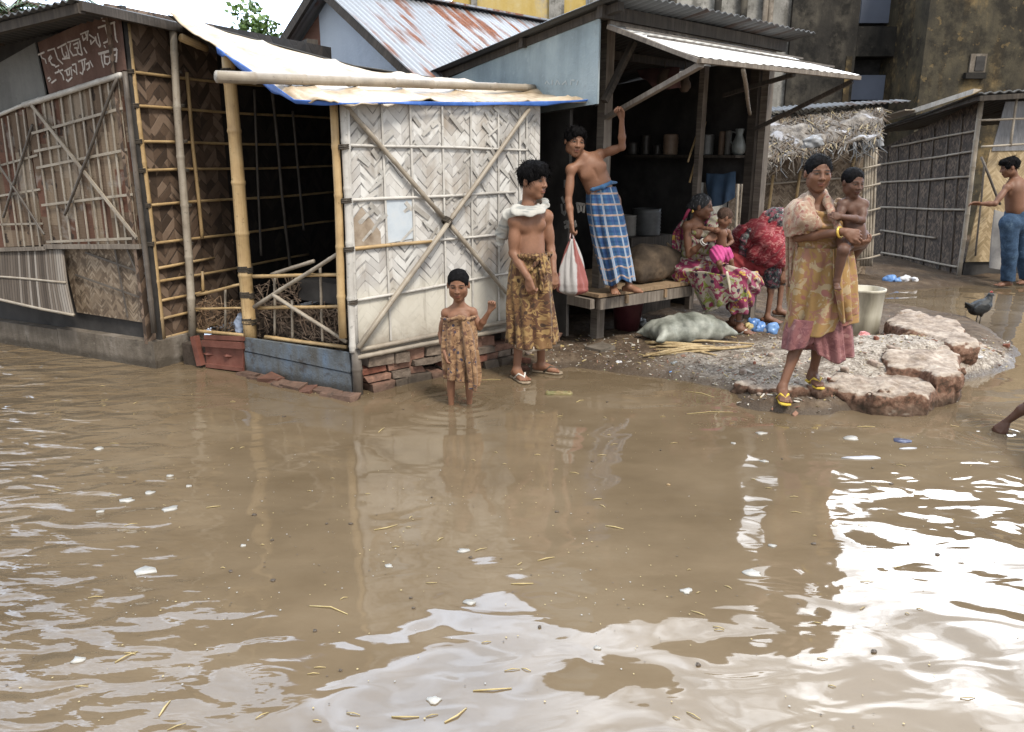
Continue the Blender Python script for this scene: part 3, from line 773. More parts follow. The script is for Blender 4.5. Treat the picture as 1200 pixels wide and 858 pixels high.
tag(wt, 'shallow brown flood water mirroring the bright sky', 'water', kind='structure')

def stroke(m, pts, r, n_, mat=0):
    """a flat brush stroke lying on a wall with outward normal n_"""
    n_ = np.asarray(n_, float)
    for a, b in zip(pts[:-1], pts[1:]):
        d = b-a; L = np.linalg.norm(d)
        if L < 1e-5: continue
        d = d/L; s_ = np.cross(n_, d)
        m.boxax((a+b)/2, [d*(L/2+r*.6), s_*r*RNG.uniform(.8, 1.15), n_*.0012], mat)
def normal2(ex):
    e = nrm([ex[0], ex[1], 0]); n = V(e[1], -e[0], 0)
    return n if n[1] < 0 else -n
def bars(name, lst, O, ex, mat, parent, r=.012, off=.02, kind='bamboo', n=8, label=None):
    """each entry of lst is a two-pixel line on the plane: one mesh per bar"""
    out = []
    for it in lst:
        (u0, v0), (u1, v1) = it[0], it[1]; rr = it[2] if len(it) > 2 else r; of = it[3] if len(it) > 3 else off
        mt = it[4] if len(it) > 4 else mat
        a = onp(u0, v0, O, ex, of); b = onp(u1, v1, O, ex, of)
        m = MB()
        if kind == 'bamboo': m.bamboo(a, b, rr, rr*RNG.uniform(.8, .95), node=max(.16, rr*11), n=n, wob=.008)
        elif kind == 'split': m.bar(a, b, rr*2, rr*.8, up=normal2(ex))
        out.append(m.build(name, mt, parent, smooth=(kind == 'bamboo'), label=label))
    return out

# ---------------------------------------------------------------- the hut on the left
C0 = g(181, 432); C0[2] = 0
dL = nrm(g(0, 402)-g(181, 432)); dL[2] = 0; dR = V(.40, .917, 0)
nL = normal2(dL); nR = V(dR[1], -dR[0], 0)
CW = C0-nL*.05+V(0, 0, 0)       # wall line, set back a little on the plinth
hut = thing('bamboo_hut', 'tall patched bamboo hut with a painted signboard under its dark tin eave', 'hut', C0)
# plinth
m = MB(); zt = .21
for (s0, s1, dz) in ((-.02, 1.12, 0), (1.125, 2.1, -.012), (2.105, 3.6, .006)):
    a = C0+dL*s0; b = C0+dL*s1
    m.prism([a+V(0, 0, -.3), b+V(0, 0, -.3), b+V(0, 0, zt+dz), a+V(0, 0, zt+dz)][::-1], -nL*.5)
pl_ = m.build('plinth', MAT['concrete'], hut)
md = pl_.modifiers.new('worn_edge', 'BEVEL'); md.width = .012; md.segments = 2
m = MB(); a = C0+nR*.02-dR*-.02
m.boxax(C0+dR*.2-nR*.05+V(0, 0, -.02), [dR*.19, nR*.09, V(0, 0, .19)], jit=.012); m.boxax(C0+dR*.62-nR*.08+V(0, 0, -.06), [dR*.2, nR*.08, V(0, 0, .16)], jit=.02)
m.boxax(C0+dR*1.6-nR*.12+V(0, 0, -.06), [dR*.75, nR*.1, V(0, 0, .2)])
m.build('plinth', MAT['concrete'], hut)
def Lp(u, v, off=0.0): return onp(u, v, CW, dL, off)
P, e_, n_ = rect3(CW, dL, 0, 3.6, .2, 2.62, -.035)
panel3('front_wall', P, e_, n_, CW, MAT['black_wall'], hut, .04)
panel('metal_panel', [(-40, 96), (41, 50), (54, 113), (-40, 152)], CW, dL, M_plaster('grey_sheet_metal', [(.10, .10, .095), (.15, .15, .145), (.20, .20, .19)], (.07, .06, .05), .3, 1.5), hut, .012, .012)
sb = panel('signboard', [(44, 50), (137, 9), (145, 82), (58, 113)], CW, dL, MAT['signboard'], hut, .035, .025)
STROKES = [[(78,462),(130,440)],[(98,455),(108,490),(140,505),(150,540)],[(165,425),(225,405)],[(175,520),(200,490),(190,470),(172,500),(200,550),(230,560)],[(225,410),(245,470),(255,500),(300,545)],
 [(255,400),(330,360)],[(290,400),(300,450),(320,490),(340,470),(330,440)],[(300,500),(355,490)],[(335,380),(350,430),(362,495)],[(345,350),(450,318)],[(370,360),(365,420),(395,470),(430,460)],
 [(400,370),(440,350),(445,400),(410,400)],[(430,400),(440,450),(475,465)],[(455,335),(470,420),(480,460)],[(465,275),(535,245)],[(480,290),(490,330),(520,300),(510,260)],[(530,250),(525,330)],[(495,400),(520,445)],
 [(545,280),(600,320),(560,365),(555,330)],[(600,300),(610,350),(640,390)],[(620,270),(645,380)],[(625,215),(775,165)],[(655,125),(690,105),(715,120),(695,155),(665,150)],[(690,210),(715,300),(710,340),(675,355)],[(730,190),(745,300)],[(770,180),(785,320),(800,345)],
 [(680,380),(690,395)],[(235,575),(265,560)],[(232,630),(300,600)],[(262,600),(300,650),(310,690)],[(165,680),(180,670),(190,690),(175,705)],[(200,720),(240,690)],[(320,610),(380,575)],[(335,610),(345,650),(365,640),(360,600)],[(375,580),(385,650)],[(335,690),(350,705),(385,670)],
 [(390,555),(420,545),(430,640)],[(395,600),(415,620)],[(445,525),(510,500)],[(475,520),(490,600),(480,640),(460,625)],[(500,510),(500,600)],[(515,550),(540,535),(545,580),(525,600)],[(550,520),(575,570)],
 [(628,450),(790,405)],[(632,458),(792,414)],[(650,450),(660,520),(675,575)],[(680,440),(685,540),(710,550),(730,530),(735,430)],[(690,480),(720,480)],[(755,425),(760,520),(790,525),(795,415)],[(760,470),(790,460)]]
m = MB()
for st in STROKES:
    stroke(m, [Lp(35+x/7.8, 5+y/7.8, .0385) for x, y in st], .0056, nL)
m.build('lettering', MAT['ink'], sb)

def _patchy():
    n = NT('patched_mat'); uv = n.uv(); x, y, z = n.xyz(uv)
    cx = n.m('FLOOR', n.m('MULTIPLY', x, 9.5)); cy = n.m('FLOOR', n.m('ADD', n.m('MULTIPLY', y, 3.2), n.m('MULTIPLY', n.white(n.comb(cx, 0, 0)), 2.0)))
    r = n.white(n.comb(cx, cy, 3.0))
    gr_ = n.noise(n.comb(n.m('MULTIPLY', x, 60), n.m('MULTIPLY', y, 5), 0), 1.0, 4)
    wv = n.m('MULTIPLY', n.m('SINE', n.m('MULTIPLY', n.m('ADD', x, y), 160)), n.m('SINE', n.m('MULTIPLY', n.m('SUBTRACT', x, y), 160)))
    col = n.ramp(r, [(.0, (.10, .043, .026)), (.2, (.135, .095, .064)), (.4, (.24, .185, .13)), (.62, (.165, .118, .08)), (.75, (.28, .23, .175)), (.9, (.13, .055, .034))], 'CONSTANT')
    col = n.mix(n.m('MULTIPLY', gr_, .6), col, (.11, .08, .065))
    col = n.mix(n.step(n.noise(uv, 7, 4), .60, .66), col, (.05, .037, .03))
    col = n.mix(n.m('MULTIPLY', n.step(n.noise(uv, 4, 4), .57, .66), .6), col, (.27, .245, .22))
    return n.done(col, .85, n.m('ADD', n.m('MULTIPLY', wv, .12), gr_), .5, .008, spec=.2)
MAT['patchy'] = _patchy()
sh = panel('shutter', [(30, 125), (140, 92), (164, 286), (53, 287)], CW, dL, MAT['patchy'], hut, .02, .02)
sh2 = panel('shutter', [(-45, 152), (29, 125), (51, 287), (-40, 293)], CW, dL, MAT['patchy'], hut, .012, .02)
bars('shutter_beam', [((28, 123), (142, 88), .022, .05), ((-40, 150), (30, 122), .016, .035)], CW, dL, MAT['bamboo_white'], sh)
T0, T1, B0, B1 = (33, 124), (139, 92), (55, 286), (162, 286)
L2 = lambda a, b, t: (a[0]*(1-t)+b[0]*t, a[1]*(1-t)+b[1]*t)
vt = [(L2(T0, T1, t), L2(B0, B1, t+random.uniform(-.01, .01))) for t in (.06, .17, .26, .36, .46, .57, .68, .79, .88, .985)]
hz = [(L2(T0, B0, t), L2(T1, B1, t-.02)) for t in (.20, .45, .72, .985)]+[(L2(L2(T0, B0, .33), L2(T1, B1, .33), .0), L2(L2(T0, B0, .33), L2(T1, B1, .33), .3))]
bars('lattice_strip', vt, CW, dL, MAT['bamboo_old'], sh, .0085, .034, 'split'); bars('lattice_strip', hz, CW, dL, MAT['bamboo_old'], sh, .0095, .044, 'split')
bars('brace', [((35, 121), (160, 279), .013, .056)], CW, dL, MAT['bamboo_old'], sh, kind='split'); bars('brace', [((137, 92), (76, 252), .011, .065)], CW, dL, MAT['bamboo_dark'], sh)
vt = [((x, 128+(29-x)*.40), (x+20, 289)) for x in (-30, -14, 2, 9, 19, 27)]
hz = [((-40, 205), (44, 182)), ((-40, 236), (47, 222)), ((-40, 264), (50, 262))]
bars('lattice_strip', vt+hz, CW, dL, MAT['bamboo_old'], sh2, .008, .028, 'split')
bars('brace', [((38, 146), (4, 255), .010, .045), ((-6, 186), (52, 275), .010, .05)], CW, dL, MAT['bamboo_dark'], sh2)
lw = panel('lower_wall', [(72, 290), (166, 289), (180, 380), (90, 366)], CW, dL, MAT['grey_weave'], hut, -.01, .02)
bars('lattice_strip', [((100, 296), (170, 321)), ((88, 322), (174, 352)), ((134, 290), (150, 372)), ((148, 290), (169, 340))], CW, dL, MAT['bamboo_dark'], lw, .008, .006, 'split')
# bulging low panel of upright strips
A = [Lp(x, 292, .03) for x in (-45, 20, 74)]; Bm = [Lp(x, y, .10) for x, y in ((-42, 322), (22, 328), (79, 333))]; Bb = [Lp(x, y, .16) for x, y in ((-36, 346), (24, 357), (87, 371))]
def _strips():
    n = NT('upright_split_strips'); uv = n.uv(); x, y, z = n.xyz(uv)
    i = n.m('FLOOR', n.m('MULTIPLY', x, 30)); r = n.white(n.comb(i, 1.0, 2.0)); f = n.m('FRACT', n.m('MULTIPLY', x, 30))
    e = n.m('MINIMUM', f, n.m('SUBTRACT', 1.0, f)); gap = n.m('SUBTRACT', 1.0, n.step(e, .02, .12))
    gr_ = n.noise(n.comb(n.m('MULTIPLY', x, 120), n.m('MULTIPLY', y, 5), r), 1.0, 4)
    col = n.ramp(n.m('ADD', n.m('MULTIPLY', r, .6), n.m('MULTIPLY', gr_, .4)), [(.25, (.06, .047, .037)), (.5, (.12, .097, .078)), (.8, (.24, .215, .19))])
    col = n.mix(gap, col, (.02, .016, .013))
    return n.done(col, .8, n.m('SUBTRACT', gr_, gap), .5, .006, spec=.2)
MAT['strips'] = _strips()
lp = sheet('lower_panel', [A, Bm, Bb], MAT['strips'], hut, 16, .015)
m = MB(); m.bamboo(Bb[0]+V(0, 0, .012), Bb[2]+V(0, 0, .012), .012, node=.2); m.bamboo(lerp(A[0], Bm[0], .95)+nL*.012, lerp(A[2], Bm[2], .95)+nL*.012, .009)
m.build('binding_strip', MAT['bamboo_old'], lp, True)
m = MB(); m.bar(Lp(53, 289, .05), Lp(165, 289, .05), .03, .035); m.bar(Lp(-45, 294, .05), Lp(55, 291, .05), .03, .03); m.build('sill', MAT['wood_grey'], hut)
# side wall of the hut, running back
P, e_, n_ = rect3(C0-nR*.04, dR, .0, 2.6, .19, 2.62, 0)
n_ = nR; sw = panel3('side_wall', [C0-nR*.04+dR*a_+V(0, 0, z_) for a_, z_ in ((0, .19), (1.02, .19), (1.02, 2.62), (0, 2.62))], dR, nR, C0, MAT['brown_weave'], hut, .03)
panel3('side_wall', [C0-nR*.045+dR*a_+V(0, 0, z_) for a_, z_ in ((1.022, .19), (2.6, .19), (2.6, 2.62), (1.022, 2.62))], dR, nR, C0, MAT['shade_weave'], hut, .03, label='rear part of the mat wall with its deep shade painted in')
def Rp(u, v, off=0.0):
    d = ray(u, v); Oo = C0-nR*.04+nR*off; t = np.dot(Oo-ORG, nR)/np.dot(d, nR); return ORG+d*t
def rbars(lst, mat, r=.012, off=.02, name='rail', par=None, zflat=True):
    for it in lst:
        a = Rp(*it[0], off); smax = it[1]; rr = it[2] if len(it) > 2 else r
        b = a+dR*smax+V(0, 0, it[3] if len(it) > 3 else 0)
        m = MB(); m.bamboo(a, b, rr, rr*.9, node=.22); m.build(name, mat, par or sw, True)
rbars([((152, 84), 2.35), ((158, 124), 2.4), ((162, 166), 2.4), ((166, 200), 2.4), ((172, 241), 2.4), ((176, 286), 2.4), ((182, 315), .62, .012, .01), ((180, 331), 1.9), ((187, 353), .5), ((189, 374), .45)], MAT['bamboo'], .0115)
rbars([((189, 397), .6, .011)], MAT['bamboo'], .011)
cp = MB(); cp.bamboo(Rp(149, 28, .03), Rp(191, 398, .03), .020, .024, node=.3); cp.build('corner_post', MAT['bamboo'], hut, True)
cp = MB(); cp.bamboo(Lp(146, 84, .05), Lp(181, 390, .05), .018, .02, node=.3); cp.build('corner_post', MAT['bamboo_dark'], hut, True)
cp = MB(); cp.bamboo(Rp(203, 36, .16), Rp(226, 394, .16), .027, .031, node=.36); cp.build('post', MAT['bamboo_old'], hut, True)
for (u0, v0, u1, v1, r_) in ((219, 85, 237, 280, .014), (237, 318, 238, 342, .012), (298, 105, 306, 300, .011), (318, 100, 340, 312, .014), (343, 130, 356, 270, .012)):
    m = MB(); m.bamboo(Rp(u0, v0, .045), Rp(u1, v1, .045), r_, node=.3); m.build('upright', MAT['bamboo'] if u0 < 240 else MAT['bamboo_dark'], sw, True)
# roof of dark sheet, rising over the front eave
E0 = C0+nL*.42+V(0, 0, 0)
ev = [onp(u, v, E0, dL, 0) for u, v in ((0, 39), (84, 0))]
zl = (ev[0][2]+ev[1][2])/2
ra = E0-dL*.12; ra[2] = ev[1][2]+(ev[1][2]-ev[0][2])/np.linalg.norm((ev[1]-ev[0])[:2])*np.linalg.norm((E0-dL*.12-ev[1])[:2]); rb = E0+dL*3.8; rb[2] = ev[0][2]-(ev[1][2]-ev[0][2])*1.0
va = Rp(152, -2, .14); vb = Rp(345, 59, .14)
slope = .10
cor1 = Rp(140, -6, .16); cor1 = C0+nL*.42+nR*.16; cor1[2] = ra[2]
bk = vb.copy()
f1 = cor1; f0 = rb
b1 = bk; b0 = bk+dL*4.0; b0[2] = rb[2]-.15
corrugated('roof', f1, f0, b1, b0, MAT['tin_dark'], hut, rows=8, thick=.006)
m = MB(); m.bar(f1-nL*.05+V(0, 0, -.035), b1+V(0, 0, -.035), .05, .06); m.bar(f1-nL*.06+V(0, 0, -.05), f0-nL*.06+V(0, 0, -.05), .05, .06)
m.build('roof_beam', MAT['wood_dark'], hut)
m = MB(); m.bamboo(Rp(212, 44, .22), Rp(245, 58, .22)+V(0, -.05, 0), .030, .026, node=.3); m.build('rafter', MAT['bamboo'], hut, True)

# ---------------------------------------------------------------- whitewashed stall in the middle
W0 = g(419, 461); W0[2] = 0
dW = V(.78, .63, 0); dW = nrm(dW); nW = normal2(dW)
dB = nrm(g(285, 437)-g(410, 462)); dB[2] = 0; nB = normal2(dB)
stall = thing('woven_stall', 'whitewashed woven bamboo stall with crossed braces under a cream tarpaulin', 'stall', W0)
def Wp(u, v, off=0.0): return onp(u, v, W0, dW, off)
P, e_, n_ = rect3(W0, dW, .03, 1.66, .27, 1.93, 0)
P[2][2] = 2.0
ww = panel3('woven_wall', P, e_, n_, W0, MAT['white_weave'], stall, .02)
panel('patch', [(409, 264), (424, 243), (446, 272), (447, 291), (410, 295)], W0, dW, M_simple('bare_brown_mat', [(.19, .14, .10), (.30, .24, .18), (.37, .31, .25)], 12, .9, .5), ww, .006, .005)
panel('patch', [(451, 235), (484, 232), (487, 279), (455, 285)], W0, dW, M_simple('faded_blue_sheet', [(.40, .45, .50), (.50, .55, .60), (.55, .57, .58)], 7, .6, .2), ww, .006, .005)
bars('batten', [((404, 170), (618, 176), .010), ((406, 235), (604, 225), .012), ((497, 283), (585, 275), .010), ((413, 353), (604, 319), .011)], W0, dW, MAT['bamboo_white'], ww, .010, .012)
bars('batten', [((408, 292), (506, 283), .013)], W0, dW, MAT['bamboo'], ww, .012, .016)
for u in (449, 482, 519, 552, 584, 609, 617):
    a = Wp(u, 175, .010); lo = a.copy(); lo[2] = .34; hi = a.copy(); hi[2] = 1.93
    if u in (482,): lo[2] = .98
    m = MB(); m.bar(lo, hi, .014, .010, up=nW); m.build('batten', MAT['bamboo_white'], ww)
m = MB()                                                      # strips that have sprung loose
for k in range(85):
    s_, z_ = RNG.uniform(.08, 1.60), .95+RNG.uniform(0, .95); a_ = (pi/4 if RNG.uniform() < .5 else 3*pi/4)+RNG.normal(0, .12); L = RNG.uniform(.05, .17)
    d_ = dW*cos(a_)+V(0, 0, 1)*sin(a_); c_ = W0+dW*s_+nW*.004+V(0, 0, z_); t_ = RNG.uniform(.004, .018)
    sd_ = np.cross(d_, nW)*RNG.uniform(.007, .018); p0, p1 = c_-d_*L/2, c_+d_*L/2+nW*t_
    m.boxax((p0+p1)/2, [(p1-p0)/2, sd_, nW*.0015], int(RNG.integers(3)))
m.build('frayed_strips', [MAT['bamboo_white'], M_simple('pale_strip', [(.36, .345, .32), (.50, .485, .46)], 20, .8, .2), M_simple('grey_strip', [(.27, .25, .225), (.40, .38, .35)], 20, .8, .2)], ww)
for (a, b, c) in (((403, 122), (524, 260), 'bamboo_old'), ((524, 260), (597, 347), 'bamboo_old')):
    m = MB(); m.bamboo(Wp(*a, .035), Wp(*b, .035), .017, .016, node=.3); m.build('brace', MAT[c], ww, True)
mb = [Wp(620, 128, .07), Wp(575, 192, .07), Wp(527, 259, .07), Wp(485, 316, .07), Wp(420, 408, .07)]
m = MB(); m.bamboo(mb[0], mb[2], .016, .017, node=.3); m.bamboo(mb[2], mb[4], .018, .020, node=.3); m.build('brace', MAT['bamboo_old'], ww, True)
for (a, b, o, r, c) in (((402, 121), (414, 413), .02, .024, 'bamboo_white'), ((391, 121), (402, 396), -.02, .026, 'bamboo'), ((407, 122), (418, 412), .035, .014, 'bamboo_white')):
    m = MB(); m.bamboo(Wp(*a, o), Wp(*b, o), r, r*1.05, node=.34); m.build('corner_post', MAT[c], stall, True)
m = MB(); a = Wp(417, 408, .02); b = a.copy(); b[2] = -.12; m.bamboo(a, b, .034, .036, node=.3); m.build('post_foot', MAT['bamboo_dark'], stall, True)
for (a, b, o) in (((416, 411), (600, 376), .03), ((419, 419), (604, 384), .045)):
    m = MB(); m.bamboo(Wp(*a, o), Wp(*b, o), .017, .016, node=.3); m.build('bottom_rail', MAT['bamboo_old'], stall, True)
# rough brick footing
m = MB()
z = -.09; row = 0
while z < .245:
    s_ = .035+RNG.uniform(0, .05); hgt = RNG.uniform(.055, .085)
    if z+hgt > .26: hgt = .262-z
    while s_ < 1.7:
        w = RNG.uniform(.10, .24) if s_ > .25 else .20
        if RNG.uniform() > .06:
            c = W0+dW*(s_+w/2)+nW*RNG.uniform(-.02, .035)+V(0, 0, z+hgt/2)
            ya = RNG.normal(0, .06)
            ex = nrm(dW+nW*ya); ny = normal2(ex)
            m.boxax(c-nW*.05, [ex*(w/2-.006), ny*.07, V(0, 0, hgt/2-.004)+ex*RNG.normal(0, .004)], mat=(2 if RNG.uniform() < .13 else (1 if RNG.uniform() < .5 else 0)), jit=.006)
        s_ += w
    z += hgt; row += 1
bf = m.build('brick_footing', [MAT['brick_dark'], M_simple('mossy_brick', [(.09, .07, .055), (.17, .13, .10), (.24, .19, .15)], 15, .9, .6, .01, wet=True), MAT['brick_red']], stall)
bf.modifiers.new('chipped', 'BEVEL').width = .008
# blue boards under the porch
def Bp(u, v, off=0.0): return onp(u, v, W0-dB*0, dB, off)
for poly, of in (([(286, 396), (409, 414), (410, 437), (287, 411)], .035), ([(286, 412), (410, 438), (413, 461), (289, 436)], .03)):
    panel('board', poly, W0, dB, MAT['paint_blue'], stall, of, .03)
m = MB()
for k in range(9):
    p = lerp(g(292, 441), g(404, 468), k/8.0)+nB*RNG.uniform(-.03, .03); w = RNG.uniform(.06, .10)
    m.boxax(p+V(0, 0, -.005), [dB*w, nB*.05, V(0, 0, RNG.uniform(.025, .04))], jit=.012, mat=0 if k not in (2, 5) else 1)
o = m.build('footing_stones', [MAT['brick_dark'], MAT['brick_red']], stall); o.modifiers.new('chipped', 'BEVEL').width = .008
# porch rail and screen
m_ = MAT['bamboo']
bars('porch_rail', [((297, 324), (402, 322), .014), ((303, 361), (402, 359), .014), ((311, 395), (406, 407), .016), ((231, 346), (286, 332), .012), ((229, 362), (288, 361), .010), ((230, 388), (289, 393), .015)], W0, dB, m_, stall, .013, -.03)
bars('porch_brace', [((298, 360), (398, 296), .017, .0), ((319, 345), (406, 401), .015, .01), ((318, 322), (368, 306), .015, -.09)], W0, dB, MAT['bamboo_old'], stall)
bars('porch_upright', [((322, 322), (322, 395)), ((375, 312), (378, 400)), ((264, 338), (264, 390)), ((342, 352), (343, 398))], W0, dB, MAT['bamboo_old'], stall, .010, -.06)
m = MB()                                                      # wattle of twigs behind the rail
for k in range(420):
    u = RNG.uniform(298, 404); v = RNG.uniform(362, 400)
    if RNG.uniform() < .5: v = RNG.uniform(330, 366) if u < 350 else v
    p = onp(u, v, W0, dB, -RNG.uniform(.10, .2)); a = RNG.normal(0, .5); L = RNG.uniform(.04, .14)
    d = dB*cos(a)+V(0, 0, 1)*sin(a) if RNG.uniform() < .7 else V(0, 0, 1)*cos(a)+dB*sin(a)
    m.bar(p-d*L/2, p+d*L/2, .006, .006)
m.build('wattle_screen', M_simple('dry_twigs', [(.07, .045, .03), (.15, .105, .075), (.24, .18, .13)], 30, .9, .2), stall)
P, e_, n_ = rect3(W0, dB, 0.1, 1.35, .12, .5, -.24); panel3('screen_backing', P, e_, n_, W0, MAT['dark_weave'], stall, .02)
m = MB()
for k in range(190):
    u = RNG.uniform(231, 284); v = RNG.uniform(352, 388); p = onp(u, v, W0, dB, -RNG.uniform(.1, .22)); d = nrm(RNG.normal(0, 1, 3)); L = RNG.uniform(.03, .12)
    m.bar(p-d*L/2, p+d*L/2, .005, .005)
m.build('kindling', M_simple('brown_kindling', [(.10, .055, .03), (.22, .14, .085), (.32, .24, .16)], 30, .9, .2), stall)
bp = MB(); pa = onp(267, 66, W0, dB, -.055); pb = onp(294, 398, W0, dB, -.055); pb[2] -= .1
bp.bamboo(pa, pb, .044, .050, node=.34, n=16, wob=.004); bp.build('post', MAT['bamboo'], stall, True)
# dark inside: floor, back and the far side
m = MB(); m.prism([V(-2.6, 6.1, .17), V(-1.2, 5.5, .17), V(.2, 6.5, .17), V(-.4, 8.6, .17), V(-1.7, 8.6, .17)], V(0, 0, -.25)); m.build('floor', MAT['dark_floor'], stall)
m = MB(); m.bar(V(-1.85, 8.45, .17), V(.1, 8.55, .17), .04, .01); 
m = MB(); m.prism([V(-1.95, 8.42, .15), V(-.55, 8.15, .15), V(-.55, 8.15, 2.22), V(-1.95, 8.42, 2.30)], V(.01, .04, 0)); m.build('back_wall', MAT['shade_weave'], stall)  # back and side mats carry the porch shade in their colour
m = MB(); m.prism([V(-.55, 8.15, .15), W0+dW*1.66-nW*.03+V(0, 0, .15), W0+dW*1.66-nW*.03+V(0, 0, 1.95), V(-.55, 8.15, 2.22)], V(-.03, -.03, 0)); m.build('side_wall', MAT['shade_weave'], stall)
# tarpaulin roof
up_ = [(197, 18, 6.15), (300, 46, 6.75), (415, 77, 7.0), (520, 93, 7.1), (640, 107, 7.0), (694, 111, 6.75)]
mi_ = [(268, 66, 5.68), (345, 84, 5.9), (420, 98, 6.1), (520, 107, 6.4), (630, 114, 6.6), (694, 114, 6.62)]
lo_ = [(346, 118, 5.14), (402, 121, 5.12), (480, 120, 5.55), (560, 121, 5.95), (640, 120, 6.25), (694, 117, 6.5)]
TP = [[at(*p) for p in r] for r in (up_, mi_, lo_)]
back_ = [TP[0][0]+V(.25, 2.3, -.5), TP[0][1]+V(.2, 1.9, -.35), TP[0][2]+V(.1, 1.6, -.3), TP[0][3]+V(0, 1.3, -.25), TP[0][4]+V(0, 1.2, -.2), TP[0][5]+V(-.2, 1.2, -.15)]
rp_ = grid_mesh('back_roof', np.array([TP[0], back_]), MAT['tin_dark'], stall, thick=.01)
tarp = sheet('tarpaulin', TP, MAT['tarp'], stall, 18, .008, fold=lambda u, v: .020*vnoise(u*9, v*5, 0*u)+.010*vnoise(u*30, v*9, 0*u)-.014*np.exp(-((np.abs((u*7+.3*v) % 1-.5))/.07)**2)+.008*np.abs(vnoise(u*18+v*9, v*14, 0*u+4)))
edge = [TP[0][0], TP[1][0], TP[2][0]]; E1 = [lerp(edge[0], edge[1], t) for t in np.linspace(.82, 1, 5)]+[lerp(edge[1], edge[2], t) for t in np.linspace(.05, 1, 10)]
E2 = []
for a, b in zip(TP[2][:-1], TP[2][1:]): E2 += [lerp(a, b, t) for t in np.linspace(0, .95, 14)]
E2.append(TP[2][-1])
for E_, w_ in ((E1, .035), (E2, .020)):
    top = np.array(E_); k = len(top); t = np.linspace(0, 1, k)
    wv = np.array([w_*(.75+.6*vnoise(q*9, 0.0, 3.0)) for q in t])
    rows_ = []
    for f in (-.3, .3, 1.0):
        q = top.copy(); q[:, 2] -= wv*f; q[:, 1] -= .012+.012*f*np.array([vnoise(x*13, 1.0, 2.0) for x in t]); rows_.append(q)
    sheet('blue_hem', rows_, MAT['blue_plastic'], stall, 2, .005)
import mathutils
from mathutils.bvhtree import BVHTree
tv = [tuple(np.array(v.co)+WL[tarp.name]) for v in tarp.data.vertices]; bvh = BVHTree.FromPolygons(tv, [tuple(p.vertices) for p in tarp.data.polygons])
uu = np.linspace(345, 615, 12); hit = []
for u in uu:
    d = ray(u, 92+(u-254)*.035); loc, _, _, _ = bvh.ray_cast(mathutils.Vector(ORG), mathutils.Vector(nrm(d)))
    if loc is not None: hit.append((u, loc[1]))
hit = np.array(hit); kk = np.polyfit(hit[:, 0], hit[:, 1], 1); off_ = np.min(hit[:, 1]-np.polyval(kk, hit[:, 0]))
pY = lambda u: float(np.polyval(kk, u)+off_-.035)
ROPE = M_simple('dark_lashing', [(.03, .025, .02), (.08, .065, .05)], 40, .9, .4)
def lash(c, d, r, par, k=4):
    d = nrm(d); x = nrm(np.cross(d, V(.3, .2, .9))); y = np.cross(d, x); m = MB()
    pts = [c+(x*cos(t)+y*sin(t))*r+d*(t/(2*pi)-k/2)*.011 for t in np.linspace(0, 2*pi*k, 14*k)]
    m.tube(pts, .0055, 5); m.build('lashing', ROPE, par, True)
for f_ in (.05, .70, .79, .885): lash(lerp(pa, pb, f_), pb-pa, .052, stall)
for uv_ in ((403, 172), (406, 235), (409, 292), (413, 354)): lash(Wp(*uv_, .022), V(0, 0, 1), .032, stall, 3)
for uv_ in ((524, 260),): lash(Wp(*uv_, .05), dW+V(0, 0, 1), .034, stall, 4)
for uv_ in ((152, 84), (158, 124), (162, 166), (166, 200), (172, 241), (176, 286)): lash(Rp(*uv_, .03), V(0, 0, 1), .027, hut, 3)
for uv_ in ((208, 85), (211, 124), (214, 166), (216, 200), (219, 241), (221, 286)): lash(Rp(*uv_, .15), V(0, 0, 1), .034, hut, 2)
pole = MB(); pole.bamboo(at(254, 90, pY(254)), at(626, 103, pY(626)), .036, .027, node=.36, n=14, wob=.003)
o = pole.build('bamboo_pole', MAT['bamboo_old'], None, True); tag(o, 'thick grey bamboo pole lying across the cream tarpaulin', 'pole')

# carved red panel beside the blue boards
ca, cb = g(231, 429), g(286, 437); dC = nrm(cb-ca); dC[2] = 0; nC = normal2(dC)
red = thing('carved_panel', 'red-brown carved wooden panel wedged between plinth and blue boards', 'furniture panel', ca)
Cp = lambda u, v, o=0.0: onp(u, v, ca, dC, o)
panel('board', [(240, 398), (285, 400), (285, 436), (242, 430)], ca, dC, MAT['paint_red'], red, 0, .03)
m = MB(); m.bar(Cp(228, 394, .02), Cp(236, 428, .02), .05, .05); m.build('post', MAT['paint_red'], red)
m = MB(); m.bar(Cp(238, 402, .02), Cp(285, 405, .02), .028, .05); m.bar(Cp(240, 395, .015), Cp(286, 397, .015), .02, .03); m.bar(Cp(242, 428, .012), Cp(285, 433, .012), .02, .03); m.build('moulding', MAT['paint_red'], red)
for u, v in ((244, 415), (267, 417)):
    m = MB(); c = Cp(u, v, .0); w, h_ = (.055, .024)
    m.add([c+dC*w, c+V(0, 0, h_), c-dC*w, c-V(0, 0, h_), c+nC*.028], [(0, 1, 4), (1, 2, 4), (2, 3, 4), (3, 0, 4)]); m.build('carving', MAT['paint_red'], red)

